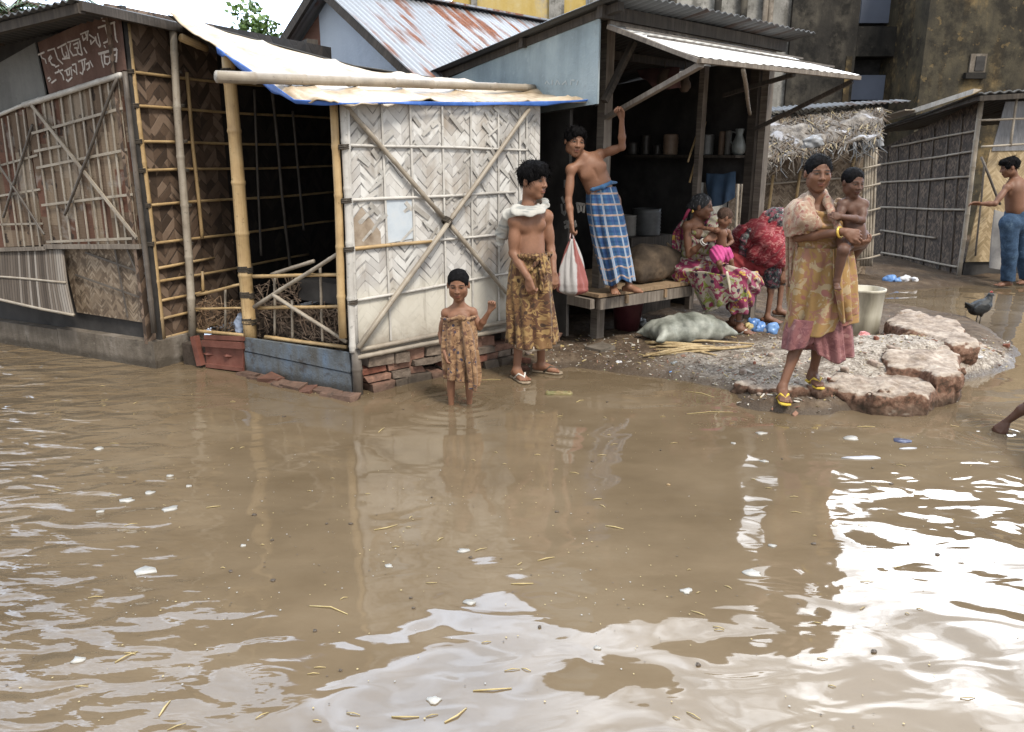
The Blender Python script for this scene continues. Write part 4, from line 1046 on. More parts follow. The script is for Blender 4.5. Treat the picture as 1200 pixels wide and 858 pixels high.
# ---------------------------------------------------------------- pale blue house behind
ap = at(390, -16, 9.0); rdg = V(.68, .73, 0); gb = V(.73, -.68, 0)
bh = thing('tin_roof_house', 'pale blue gabled house with a rust-streaked tin roof behind the tarpaulin', 'house', (ap[0], ap[1], 0))
bR = ap+gb*1.5; bR[2] = 2.30; bLf = ap-gb*1.5; bLf[2] = 2.30
fl = lambda p: V(p[0], p[1], 0)
sp = ap-gb*.28; sp[2] = ap[2]-.19
pz = V(0, 0, -.05)
panel3('gable_wall', [fl(sp), fl(bR), bR+pz, ap+pz, sp+pz], gb, -rdg, ap, MAT['blue_plaster'], bh, .1)
panel3('gable_boarding', [fl(bLf), fl(sp), sp+pz, bLf+pz], gb, -rdg, ap, M_simple('brown_boarding', [(.13, .065, .045), (.19, .10, .075)], 4, .85, .3, .006, (1, 1, 6)), bh, .08)
ov = -rdg*.22
for sgn, b_ in ((1, bR), (-1, bLf)):
    dn = nrm(b_-ap)
    corrugated('roof', ap+ov+V(0, 0, .02), ap+rdg*4.6+V(0, 0, .02), b_+ov+dn*.35+V(0, 0, .02), b_+rdg*4.6+dn*.35+V(0, 0, .02), MAT['tin_grey'], bh, rows=8)
    m = MB(); m.bar(ap+ov*.9+V(0, 0, -.03), b_+ov*.9+dn*.3+V(0, 0, -.03), .04, .09); m.build('bargeboard', MAT['wood_dark'], bh)
m = MB(); m.bar(ap+ov+V(0, 0, .03), ap+rdg*4.6+V(0, 0, .03), .22, .02); m.build('ridge_cap', MAT['tin_grey'], bh)
m = MB(); m.bar(at(352, 56, 8.6), at(366, 49, 8.4), .12, .05); m.build('purlin_end', MAT['wood_dark'], bh)
q0, q1 = bR+V(0, 0, -2.3), bR+rdg*4.5+V(0, 0, -2.3)
panel3('long_wall', [q0, q1, q1+V(0, 0, 2.25), q0+V(0, 0, 2.25)], rdg, gb, ap, MAT['blue_plaster'], bh, .08)

# ---------------------------------------------------------------- the open shop
P0 = V(.69, 6.40, 0); d1 = V(.8, .6, 0); no = V(.6, -.8, 0)
def S(s, d, z): return P0+d1*s-no*d+V(0, 0, z)        # along the front, back into the shop, up
shop = thing('open_shop', 'dark open-fronted shop with raised plank platform and propped white awning', 'shop', P0)
Sp = lambda u, v, d=0.0: onp(u, v, P0-no*d, d1)
def post(a, b, w, mat='wood_grey', name='post'):
    m = MB(); m.bar(a, b, w, w, up=no); o = m.build(name, MAT[mat], shop); o.modifiers.new('worn', 'BEVEL').width = w*.12; return o
PX = V(.742, 6.80, 0); post(PX+V(0, 0, .0), PX+V(.02, 0, 2.66), .085)
post(S(2.03, 0, .0), S(2.03, 0, 2.50), .075)
post(S(2.0, .09, .0), S(2.0, .09, 2.45), .09, 'wood_dark')  # dark timber added to stand for the shaded side of the post
pm = Sp(814, 240, .55); post(V(pm[0], pm[1], .1), V(pm[0]+.02, pm[1], 2.4), .06)
# platform
plat = MB()
for k in range(5):
    plat.boxax(S(.60, .11+.235*k, .49), [d1*.585, no*.115, V(0, 0, .013)], jit=.002)
pf = plat.build('platform', MAT['wood_brown'], shop)
m = MB(); m.bar(S(.04, .02, .42), S(1.16, .02, .42), .05, .09); m.build('front_beam', MAT['wood_grey'], pf)
m = MB(); m.bar(S(.0, .05, .42), S(.0, 1.3, .42), .05, .08); m.build('side_beam', MAT['wood_grey'], pf)
for s_, d_ in ((-.005, -.055), (1.1, .1), (.62, .9), (0.02, 1.2)):
    m = MB(); m.bar(S(s_, d_, .0), S(s_, d_, .44), .10 if d_ < 0 else .06, .06); m.build('leg', MAT['wood_grey'], pf)
for s_ in (.33, .80):
    m = MB(); m.bar(S(s_, -.012, .40), S(s_, -.012, .47), .03, .02, up=no); m.build('cleat', MAT['wood_brown'], pf)
m = MB(); m.boxax(S(.03, -.03, .035), [d1*.10, no*.08, V(0, 0, .04)], jit=.008); m.build('foot_block', MAT['concrete'], pf)
# walls
gw = [S(0, 0.0, 1.98), S(0, 2.25, 1.85), S(0, 2.25, 2.28), S(0, 0, 2.62)]
panel3('gable_panel', [p-d1*.05 for p in gw], -no, V(-.8, -.6, 0), P0, MAT['tin_blue'], shop, .015)
m = MB()
for st in ([(639, 98), (641, 95), (644, 99)], [(647, 99), (647, 94)], [(651, 99), (653, 94), (656, 99)], [(659, 99), (663, 95), (664, 99)], [(669, 99), (669, 94), (673, 94)], [(676, 99), (677, 95)]):
    O_ = P0-d1*.05; nn = V(-.8, -.6, 0)
    pts = []
    for u, v in st:
        d = ray(u, v); t = np.dot(O_+nn*.002-ORG, nn)/np.dot(d, nn); pts.append(ORG+d*t)
    stroke(m, pts, .0055, nn)
pass; m.build('faded_lettering', M_simple('faded_white', [(.32, .36, .38), (.40, .44, .46)], 40, .9, .1), shop)
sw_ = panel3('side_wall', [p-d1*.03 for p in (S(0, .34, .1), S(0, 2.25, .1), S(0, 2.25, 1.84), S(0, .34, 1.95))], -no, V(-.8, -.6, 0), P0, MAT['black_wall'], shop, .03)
m = MB()
for st in ([(200,500),(205,560),(225,580),(240,540),(235,500)],[(205,440),(220,480)],[(240,500),(250,540),(270,550)],[(330,490),(345,560)],[(330,490),(390,500),(385,560)],[(360,500),(365,550)],[(225,650),(240,640),(250,680),(230,690)],[(255,640),(265,690)],[(310,640),(320,680)],[(228,300),(228,350)]):
    O_ = P0-d1*.03; nn = V(-.8, -.6, 0); pts = []
    for x, y in st:
        d = ray(630+x/7.15, 170+y/7.15); t = np.dot(O_+nn*.002-ORG, nn)/np.dot(d, nn); pts.append(ORG+d*t)
    stroke(m, pts, .012, nn)
m.build('chalk_lettering', MAT['ink_soft'], sw_)
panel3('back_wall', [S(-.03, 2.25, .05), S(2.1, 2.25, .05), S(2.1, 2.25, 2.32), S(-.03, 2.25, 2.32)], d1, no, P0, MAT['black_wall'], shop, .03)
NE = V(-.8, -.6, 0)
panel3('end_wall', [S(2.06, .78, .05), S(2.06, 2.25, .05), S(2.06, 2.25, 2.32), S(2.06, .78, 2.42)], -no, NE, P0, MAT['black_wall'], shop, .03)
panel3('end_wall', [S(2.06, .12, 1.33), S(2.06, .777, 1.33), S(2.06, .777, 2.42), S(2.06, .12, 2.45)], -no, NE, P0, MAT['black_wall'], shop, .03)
ctr = MB(); ctr.boxax(S(1.46, .98, .43), [d1*.30, no*.20, V(0, 0, .395)]); ctr.build('counter', MAT['wood_dark'], shop)
shf = MB(); shf.boxax(S(1.93, .85, 1.586), [d1*.12, no*.72, V(0, 0, .012)]); shf.build('shelf', MAT['wood_dark'], shop)
# roof
corrugated('roof', S(-.16, -.32, 2.71), S(2.24, -.30, 2.63), S(-.16, 2.35, 2.36), S(2.24, 2.35, 2.30), MAT['tin_dark'], shop, rows=8, thick=.006)
m = MB(); m.bar(S(-.1, -.05, 2.62), S(2.15, -.05, 2.54), .06, .09); m.bar(S(-.1, .9, 2.50), S(2.15, .9, 2.44), .05, .07); m.bar(S(-.03, -.2, 2.64), S(-.03, 2.3, 2.32), .06, .06); m.build('roof_beam', MAT['wood_dark'], shop)
m = MB(); m.bar(S(.02, -.03, 2.565), S(2.06, -.03, 2.50), .03, .10); m.build('fascia', MAT['wood_grey'], shop)
# awning
ia, ib, oa, ob = S(0.0, -.05, 2.545), S(2.03, -.05, 2.48), S(-.0, -.93, 2.235), S(1.95, -.93, 2.225)
aw = corrugated('awning', ia, ib, oa, ob, MAT['tin_awning'], shop, pitch=.10, amp=.0035, rows=10, sag=.012)
m = MB()
for a, b in ((ia, oa), (ib, ob), (oa, ob)): m.bar(a+V(0, 0, -.022), b+V(0, 0, -.022), .04, .03)
m.bar(lerp(ia, ib, .5)+V(0, 0, -.022), lerp(oa, ob, .5)+V(0, 0, -.022), .035, .03); m.build('awning_frame', MAT['wood_grey'], shop)
m = MB(); m.bar(lerp(ia, oa, .45)+V(0, 0, .012), lerp(ib, ob, .72)+V(0, 0, .014), .012, .012); m.bar(lerp(ia, oa, .2)+V(0, 0, .012), lerp(ib, ob, .35)+V(0, 0, .014), .012, .012); m.build('awning_batten', MAT['bamboo_dark'], shop)
PROP_A, PROP_B = at(711, 138, 6.74), oa+V(.02, .02, -.045)
m = MB(); m.bar(PROP_A, PROP_B, .045, .035); m.build('prop', MAT['wood_grey'], shop)
m = MB(); m.bar(Sp(884, 152, -.05), ob+V(-.05, 0, -.045), .032, .032); m.build('prop', MAT['wood_dark'], shop)
m = MB(); m.bar(Sp(848, 112, -.0), lerp(oa, ob, .55)+V(0, 0, -.045), .03, .03); m.build('prop', MAT['wood_dark'], shop)
m = MB(); m.bamboo(lerp(oa, ob, .24)+V(0, 0, -.05), Sp(879, 134, .1), .016, node=.3); m.build('prop', MAT['bamboo_old'], shop, True)
m = MB(); m.bar(S(.04, .02, 2.0), S(.36, .05, 2.45), .05, .04); m.build('knee_brace', MAT['wood_dark'], shop)

# ---------------------------------------------------------------- thatched hut behind the women
th = thing('thatched_hut', 'low brown mat hut with a ragged straw and plastic roof behind the standing woman', 'hut', (4.4, 10.6, 0))
r0, r1 = at(872, 142, 11.2), at(1036, 127, 11.2)
e0, e1 = at(866, 196, 10.25), at(1031, 163, 10.25)
def thatch_pt(u, v): return lerp(lerp(r0, r1, u), lerp(e0, e1, u), v)
rows_ = [[thatch_pt(u, v)+V(0, 0, .05*sin(pi*v)) for u in np.linspace(0, 1, 6)] for v in (0, .35, .7, 1)]
def _thatch():
    n = NT('rotten_thatch'); o = n.pos(); a = n.noise(n.map(o, (9, 3, 9)), 1.6, 6, .7); b = n.noise(o, 2.2, 4)
    col = n.ramp(a, [(.34, (.05, .042, .036)), (.5, (.14, .122, .105)), (.66, (.25, .225, .195))])
    col = n.mix(n.step(b, .54, .60), col, (.30, .30, .32))
    return n.done(col, .8, a, .9, .03, spec=.3)
sheet('thatch_base', rows_, _thatch(), th, 14, .05, fold=lambda u, v: .045*fbm(u*7, v*4, 0*u+2, 3))
m = MB()
for k in range(1500):
    u, v = RNG.uniform(0, 1), RNG.uniform(0, 1.03); p = thatch_pt(u, v)+V(0, -.02, .05*sin(pi*min(v, 1))+RNG.uniform(.0, .045))
    d = nrm((e0-r0)*RNG.uniform(.3, 1)+(r1-r0)*RNG.normal(0, .28)+V(0, 0, RNG.normal(0, .05))); L = RNG.uniform(.08, .30)
    c_ = RNG.choice([0, 0, 0, 0, 1, 1, 1, 2])
    m.tube([p-d*L/2, p+V(0, 0, RNG.uniform(-.01, .012)), p+d*L/2-V(0, 0, .02*v)], [.005, .008, .004], 4, c_)
for k in range(90):                                           # ragged fringe at the eave
    p = thatch_pt(RNG.uniform(0, 1), 1.02)+V(0, -.02, RNG.uniform(-.02, .04)); L = RNG.uniform(.06, .26)
    m.tube([p, p+V(RNG.normal(0, .04), -.03, -L*.6), p+V(RNG.normal(0, .07), -.02, -L)], [.010, .008, .004], 4, RNG.choice([0, 1, 3]))
m.build('thatch', [M_simple('grey_straw', [(.085, .074, .064), (.165, .147, .128)], 20, .9, .2), M_simple('brown_straw', [(.06, .044, .033), (.12, .092, .066)], 20, .9, .2), M_simple('fresh_straw', [(.22, .175, .10), (.31, .255, .16)], 20, .8, .2), M_simple('torn_plastic', [(.09, .095, .10), (.19, .195, .205)], 10, .4, .2)], th)
corrugated('tin_ridge', r0+V(-.1, .25, .16), r1+V(.25, .25, .12), r0+V(-.1, -.20, .085), r1+V(.25, -.20, .075), MAT['tin_dark'], th, rows=4)
for uvs_ in ([(1000, 168), (1034, 158), (1036, 171), (1012, 176)], [(940, 165), (962, 158), (966, 170), (946, 176)]):
    q = [at(u, v, 10.32-.004*(v-160)) for u, v in uvs_]; rr_ = [[q[0], lerp(q[0], q[1], .5)+V(0, -.03, .03), q[1]], [lerp(q[0], q[3], .5), lerp(q[1], q[3], .5)+V(0, -.05, .03), lerp(q[1], q[2], .5)], [q[3], lerp(q[3], q[2], .5), q[2]]]
    sheet('plastic_sheet', rr_, M_simple('dirty_polythene', [(.17, .175, .185), (.30, .305, .315)], 8, .3, .4), th, 8, .006, fold=lambda u, v: .02*vnoise(u*6, v*6, 0*u))
fw0, fw1 = at(850, 300, 10.7), at(1016, 300, 10.7)
fw0[2] = fw1[2] = -.02
panel3('mat_wall', [fw0, fw1, V(fw1[0], fw1[1], 1.66), V(fw0[0], fw0[1], 1.66)], V(1, 0, 0), V(0, -1, 0), fw0, MAT['grey_weave'], th, .02)
for (a, b, c) in (((886, 217), (1012, 207), 'bamboo_old'), ((886, 255), (1010, 262), 'bamboo_old'), ((896, 290), (1008, 296), 'bamboo_old')):
    m = MB(); m.bamboo(at(*a, 10.66), at(*b, 10.66), .014, node=.3); m.build('rail', MAT[c], th, True)
for (a, b) in (((906, 205), (899, 262)), ((938, 200), (933, 235)), ((1003, 178), (998, 200)), ((1006, 250), (1002, 310))):
    m = MB(); m.bamboo(at(*a, 10.64), at(*b, 10.64), .018, node=.3); m.build('upright', MAT['bamboo'], th, True)
m = MB()
for k in range(5): m.bamboo(at(1014+3.2*k, 172, 10.5), at(1009+3.0*k, 312, 10.5), .018, node=.3)
m.build('corner_post', MAT['bamboo_old'], th, True)
m = MB(); m.bar(at(1030, 128, 11.0), at(1028, 170, 10.3), .05, .04); m.build('verge_board', MAT['bamboo_white'], th)
for z_ in (196, 218, 247, 277, 302):
    m = MB(); c = at(1017, z_, 10.46); m.tube([c+V(-.14, 0, -.03), c+V(0, -.04, 0), c+V(.16, .02, .03)], .014, 6); m.build('lashing', MAT['bamboo_old'], th, True)

# ---------------------------------------------------------------- mat hut on the right
h0, h1 = g(1124, 326, 0), g(1031, 302, 0)
h1 = h0+nrm(h1-h0)*2.6; h0[2] = h1[2] = 0
dH = nrm(h1-h0); nH = V(dH[1], -dH[0], 0); nH = nH if nH[0] < 0 else -nH
rh = thing('mat_hut', 'leaning dark mat hut with sagging roof, a boy standing at its pale front', 'hut', h0)
def Hp(u, v, off=0.0):
    d = ray(u, v); t = np.dot(h0+nH*off-ORG, nH)/np.dot(d, nH); return ORG+d*t
tl, tr = Hp(1036, 176), Hp(1150, 116)
side = [h1+V(0, 0, -.05), h0+V(0, 0, -.05), tr, h1+V(0, 0, tl[2]-.0)]
zdiv = 1.32
panel3('side_wall', side, dH, nH, h0, MAT['dark_weave'], rh, .03)
def hb(a, b, r, c, off=.02, nm='rail'):
    m = MB(); m.bamboo(Hp(*a, off), Hp(*b, off), r, r*.9, node=.3); m.build(nm, MAT[c], rh, True)
for a, b in (((1032, 193), (1143, 177)), ((1032, 214), (1136, 207)), ((1032, 243), (1132, 246)), ((1032, 270), (1096, 279)), ((1033, 296), (1122, 313)), ((1045, 172), (1146, 153))): hb(a, b, .016, 'bamboo_old')
for a, b in (((1040, 172), (1036, 300)), ((1052, 168), (1049, 305)), ((1066, 163), (1056, 306)), ((1080, 160), (1070, 306)), ((1095, 150), (1081, 312)), ((1112, 142), (1100, 318)), ((1128, 134), (1113, 320))): hb(a, b, .010, 'bamboo_dark', .012, 'upright')
hb((1151, 112), (1123, 326), .032, 'bamboo_old', .03, 'corner_post')
f0_ = h0+V(.02, -.03, 0); f1_ = h0+V(3.2, .25, 0); dF = nrm(f1_-f0_)
panel3('front_mat', [f0_+V(0.02, 0, .22), f1_+V(0, 0, .22), f1_+V(0, 0, 1.72), f0_+V(.12, 0, 1.66)], dF, V(0, -1, 0), h0, MAT['tan_weave'], rh, .02)
panel3('front_base', [f0_+V(0.02, .03, -.05), f1_+V(0, .03, -.05), f1_+V(0, .03, .22), f0_+V(.02, .03, .22)], dF, V(0, -1, 0), h0, MAT['black_wall'], rh, .02)
panel3('polythene', [f0_+V(0.14, -.01, 1.64), f1_+V(0, -.01, 1.70), f1_+V(0, -.01, 2.32), f0_+V(.22, -.01, 2.24)], dF, V(0, -1, 0), h0, M_simple('grey_polythene', [(.12, .12, .125), (.19, .19, .20), (.27, .27, .29)], 3, .35, .8, .02, (2, 1, .6)), rh, .012)
def fb(a, b, r, c, nm='upright', Y=10.42):
    m = MB(); m.bamboo(at(*a, Y), at(*b, Y), r, node=.3); m.build(nm, MAT[c], rh, True)
fb((1150, 184), (1172, 240), .016, 'bamboo_dark'); fb((1154, 190), (1143, 300), .012, 'bamboo_dark'); fb((1148, 141), (1210, 139), .014, 'bamboo_old', 'rail'); fb((1192, 112), (1184, 172), .016, 'bamboo_old'); fb((1150, 172), (1215, 168), .014, 'bamboo_old', 'rail')
m = MB()
cl = [at(u, v, 10.3) for u, v in ((1166, 246), (1180, 250), (1178, 285), (1172, 316), (1160, 314), (1162, 280))]
m.prism(cl, V(0, .02, 0)); m.build('grey_rag', M_simple('grey_rag_cloth', [(.22, .21, .21), (.33, .32, .31)], 9, .9, .3), rh)
ro = [Hp(1157, 104, .3), Hp(1036, 160, .3)]
ra_, rb_ = h0+nH*.28+V(-.02, -.35, 2.32), h1+nH*.30+V(0, .2, 1.93)
corrugated('roof', ra_+V(.0, 0, 0), ra_+V(4.0, .3, .25), rb_, rb_+V(4, .3, .25), MAT['tin_dark'], rh, pitch=.12, amp=.012, rows=8, sag=.05, thick=.02)
m = MB(); m.bar(ra_+V(.05, .05, -.05), rb_+V(.05, 0, -.05), .05, .06); m.bar(ra_+V(.02, .02, -.06), ra_+V(4, .3, .17), .05, .06); m.build('roof_beam', MAT['wood_dark'], rh)
m = MB(); m.bar(ra_+V(-.02, .0, .03), lerp(ra_, rb_, .45)+V(-.02, 0, .04), .10, .04, jit=.01); m.bar(lerp(ra_, rb_, .42)+V(-.05, 0, .03), rb_+V(-.25, 0, .05), .3, .03, jit=.015); m.build('roof_edge', MAT['bamboo_old'], rh)

# ---------------------------------------------------------------- the big weathered building
BY = 17.0
bd = thing('concrete_building', 'tall mildewed concrete building with open grey balconies behind the huts', 'building', (8, BY, 0))
MOSS = M_plaster('mildewed_concrete', [(.015, .014, .013), (.032, .029, .025), (.085, .075, .06)], (.008, .0078, .0075), .66, .9)
OCHRE = M_plaster('ochre_mildew', [(.030, .027, .022), (.078, .066, .044), (.27, .185, .08)], (.016, .0145, .0125), .66, .8, .8)
def bx(name, u0, v0, u1, v1, Y, depth, mat, z0=None, z1=None, lab=None):
    a = at(u0, v1, Y); b = at(u1, v0, Y)
    za = a[2] if z0 is None else z0; zb = b[2] if z1 is None else z1
    xa = at(u0, 60, Y)[0]; xb = at(u1, 60, Y)[0]
    m = MB(); m.boxax(V((xa+xb)/2, Y+depth/2, (za+zb)/2), [V((xb-xa)/2, 0, 0), V(0, depth/2, 0), V(0, 0, (zb-za)/2)])
    return m.build(name, mat, bd, label=lab)
TOPZ = 5.9
bx('wall', 925, 0, 1003, 200, BY, 1.2, MOSS, -.05, TOPZ)
bx('spandrel', 1003.2, 31, 1090, 66, BY+.02, .6, MOSS)
bx('spandrel', 1003.2, 119, 1090, 200, BY+.02, .6, MOSS, -.05)
bx('parapet', 1003.2, 0, 1088, -26, BY+.02, .6, MOSS, None, TOPZ) if False else None
bx('recess_wall', 1000, 0, 1095, 200, BY+.62, .3, MAT['black_wall'], -.05, TOPZ)
BLUEG = M_simple('grey_blue_panel', [(.10, .115, .155), (.13, .15, .20)], 1.5, .7, .1)
bx('balcony_panel', 1004, -30, 1084, 27, BY+.45, .05, BLUEG)
bx('balcony_panel', 996, 88, 1082, 117, BY+.3, .05, BLUEG)
bx('pillar', 993, 66, 1000, 120, BY-.02, .2, OCHRE)
bx('tower', 1083, 0, 1330, 200, BY-1.2, 2.4, OCHRE, -.05, TOPZ+.2)
w_ = bx('window', 1139, 63, 1158, 85, BY-1.235, .06, MAT['concrete'])
m = MB(); a = at(1142, 83, BY-1.24); b = at(1155, 66, BY-1.24); m.boxax((a+b)/2, [V((b[0]-a[0])/2, 0, 0), V(0, .012, 0), V(0, 0, (b[2]-a[2])/2)]); m.build('pane', MAT['black_wall'], w_)
bx('sill', 1136, 85, 1160, 92, BY-1.3, .1, MOSS)
BD2 = M_plaster('grey_stained_boards', [(.16, .155, .14), (.28, .27, .25), (.40, .39, .36)], (.09, .085, .075), .35, 1.1, 1)
bx('wall', 690, 0, 925, 200, BY+.1, 1.0, BD2, -.05, TOPZ-.3)
for u in (733, 786, 838, 868, 893, 899):
    x = at(u, 60, BY)[0]
    m = MB(); m.tube([V(x, BY-.02, 0), V(x, BY-.02, TOPZ-.4)], .055 if u > 880 else .07, 8); m.build('drainpipe', MAT['concrete'] if u % 2 else MOSS, bd, True)
yb = thing('yellow_building', 'stained yellow plaster building above the rust-streaked tin roof', 'building', (-1.2, 20, 0))
YEL = M_plaster('stained_yellow', [(.36, .25, .07), (.46, .34, .12), (.52, .44, .25)], (.33, .29, .24), .35, .6, .8)
xa, xb = at(530, 20, 20)[0], at(735, 20, 20)[0]
m = MB(); m.boxax(V((xa+xb)/2, 21, 2.9), [V((xb-xa)/2, 0, 0), V(0, 1, 0), V(0, 0, 2.95)]); m.build('wall', YEL, yb)
for u in (556, 652):
    x = at(u, 20, 20)[0]; m = MB(); m.bar(V(x, 19.96, .2), V(x, 19.96, 5.8), .35 if u > 600 else .14, .08, up=(0, 1, 0)); m.build('pilaster', BD2, yb)
m = MB(); m.boxax(V((xa+xb)/2, 20.95, 5.9), [V((xb-xa)/2+.1, 0, 0), V(0, 1.1, 0), V(0, 0, .07)]); m.build('cornice', YEL, yb)

# ---------------------------------------------------------------- trees
LEAF = [M_simple('leaf_light', [(.07, .13, .03), (.11, .18, .05)], 3, .6, .1), M_simple('leaf_dark', [(.03, .065, .02), (.06, .10, .03)], 3, .6, .1)]
BARK = M_simple('bark', [(.06, .045, .035), (.13, .10, .08)], 8, .95, .6, .02, (1, 1, .3))
def tree(name, label, base, hgt, cr, n_leaf, seed):
    rg = np.random.default_rng(seed)
    t = thing(name, label, 'tree', base); base = np.asarray(base, float)
    m = MB(); top = base+V(.3, 0, hgt*.72); m.tube([base+V(0, 0, -.3), base+V(.1, 0, hgt*.3), base+V(.2, .1, hgt*.55), top], [.2, .16, .12, .05], 10)
    tips = []
    for k in range(16):
        f = rg.uniform(.35, 1); p = base+V(.25*f, 0, hgt*.72*f); a = rg.uniform(0, 2*pi); L = cr*rg.uniform(.5, 1.0)
        q = p+V(cos(a)*L, sin(a)*L, L*rg.uniform(.25, .9)); md_ = lerp(p, q, .5)+V(0, 0, .15)
        m.tube([p, md_, q], [.06, .04, .015], 6); tips += [md_, q, lerp(md_, q, .5)]
    m.build('trunk', BARK, t, True)
    cl = [tp+rg.normal(0, .22, 3) for tp in tips for _ in range(2)]
    vs, fs, fm = [], [], []
    for c in cl:
        r = rg.uniform(.22, .5); dark = rg.uniform() < .45
        for k in range(n_leaf//len(cl)):
            d = rg.normal(0, 1, 3); p = c+d/np.linalg.norm(d)*r*rg.uniform(.2, 1)**.6*V(1.2, 1.2, .75)
            a = nrm(rg.normal(0, 1, 3)+V(0, 0, -.4)); b = nrm(np.cross(a, rg.normal(0, 1, 3))); l = rg.uniform(.09, .19); w = l*.32
            i = len(vs); vs += [p-a*l/2, p+b*w, p+a*l/2, p-b*w]; fs.append((i, i+1, i+2, i+3)); fm.append(int(dark != (rg.uniform() < .2)))
    mesh_obj('crown', vs, np.array(fs), LEAF, t, None, fm)
tree('leafy_tree', 'bright green leafy tree in the gap between the left hut and the blue house', at(322, 60, 20)*V(1, 1, 0), 5.2, 1.3, 9500, 3)
def palm(base, hgt, seed):
    rg = np.random.default_rng(seed); base = np.asarray(base, float)
    t = thing('palm_tree', 'feathery palm showing above the corrugated eave of the left hut', 'tree', base)
    m = MB(); m.tube([base+V(0, 0, -.3), base+V(.1, 0, hgt*.5), base+V(0, 0, hgt)], [.2, .15, .12], 10); m.build('trunk', BARK, t, True)
    m = MB(); vs, fs, fm = [], [], []
    for k in range(22):
        a = 2*pi*k/22+rg.normal(0, .15); up_ = rg.uniform(-.2, 1.1); L = rg.uniform(1.7, 2.6); d = V(cos(a), sin(a), 0)
        pts = [base+V(0, 0, hgt)+d*L*f+V(0, 0, L*(up_*f-1.15*f*f)) for f in np.linspace(0, 1, 9)]
        m.tube(pts, np.linspace(.03, .008, 9), 4)
        sd = np.cross(d, V(0, 0, 1))
        for i in range(1, 9):
            for h_ in range(3):
                p = lerp(pts[i-1], pts[i], h_/3)
                for s_ in (-1, 1):
                    q = p+(sd*s_+d*.6)*rg.uniform(.35, .55)+V(0, 0, -.18); b = d*.022; j = len(vs)
                    vs += [p-b, p+b, q+b*.2, q-b*.2]; fs.append((j, j+1, j+2, j+3)); fm.append(int(rg.uniform() < .4))
    m.build('frond_ribs', BARK, t)
    mesh_obj('fronds', vs, np.array(fs), LEAF, t, None, fm)
palm(at(14, 40, 18)*V(1, 1, 0), 4.5, 5)
# ---------------------------------------------------------------- people
UP = V(0, 0, 1)
def head_frame(hf, roll=0.0):
    hf = nrm(hf); r = nrm(np.cross(hf, UP)); u = np.cross(r, hf)
    u = u*cos(roll)+r*sin(roll); r = np.cross(hf, u); return hf, u, r
def hand(F, w, d, n, side, L, curl=(.5, .5, .55, .6), thumb=.5, spread=.06, k=.003):
    d = nrm(d); n = nrm(n-d*np.dot(n, d)); t = np.cross(d, n)*side; s = L/.18
    F.cap(w-d*.02*s, w+d*.05*s, .021*s, .026*s, .012*s, (n, .62))
    off = (.032, .011, -.010, -.030)
    for i, o in enumerate(off):
        kn = w+d*(.092-.006*abs(i-1.2))*s+t*o*s
        F.cap(w+d*.012*s+t*o*.55*s, kn, .0125*s, .0115*s, .010*s)
        fl = (.072, .080, .075, .058)[i]*s; a = 0; p = kn; c = curl[i] if hasattr(curl, '__len__') else curl
        dd = nrm(d+t*spread*(1.5-i))
        for q, (ln, rr) in enumerate(((.45, .0098), (.31, .0088), (.24, .0078))):
            a += c*(.9, 1.25, .9)[q]
            e = p+(dd*cos(a)+n*sin(a))*fl*ln; F.cap(p, e, rr*s, rr*s*.93, k); p = e
    b = w+d*.018*s+t*.022*s; m1 = w+d*.058*s+t*.048*s+n*.016*s*thumb; m2 = m1+(d*.9+t*.25*(1-thumb)-t*.35*thumb+n*.35*thumb)*.032*s; m3 = m2+(d*.9-t*.5*thumb+n*.3*thumb)*.024*s
    F.cap(b, m1, .0155*s, .0115*s, .010*s); F.cap(m1, m2, .011*s, .0098*s, k); F.cap(m2, m3, .0098*s, .0085*s, k)
def foot(F, a, t, sole, L):
    t = nrm([t[0], t[1], 0]); s = L/.24; sd = np.cross(t, UP); z = lambda p, h: V(p[0], p[1], sole+h)
    heel = z(a-t*.045*s, .026*s); ball = z(a+t*.115*s, .017*s)
    F.cap(heel, ball, .029*s, .024*s, .02*s); F.cap(z(a, .05*s), z(a+t*.09*s, .022*s), .030*s, .026*s, .02*s, (sd, 1.25))
    F.cap(z(a+t*.08*s+sd*.022*s, .015*s), z(a+t*.112*s+sd*.026*s, .013*s), .020*s, .015*s, .015*s); F.cap(z(a+t*.08*s-sd*.022*s, .015*s), z(a+t*.118*s-sd*.026*s, .013*s), .020*s, .015*s, .015*s)
    return t, sd, s
def toes(F, a, t, sole, L, side):
    t = nrm([t[0], t[1], 0]); s = L/.24; sd = np.cross(t, UP)*side; z = lambda p, h: V(p[0], p[1], sole+h)
    for i, (o, ln, r) in enumerate(((-.033, .052, .0125), (-.012, .050, .0095), (.004, .044, .009), (.019, .037, .0085), (.032, .028, .008))):
        p = a+t*.108*s+sd*o*s; F.cap(z(p, .013*s), z(p+t*ln*s, r*s*.95), r*s, r*s*.9, .003)
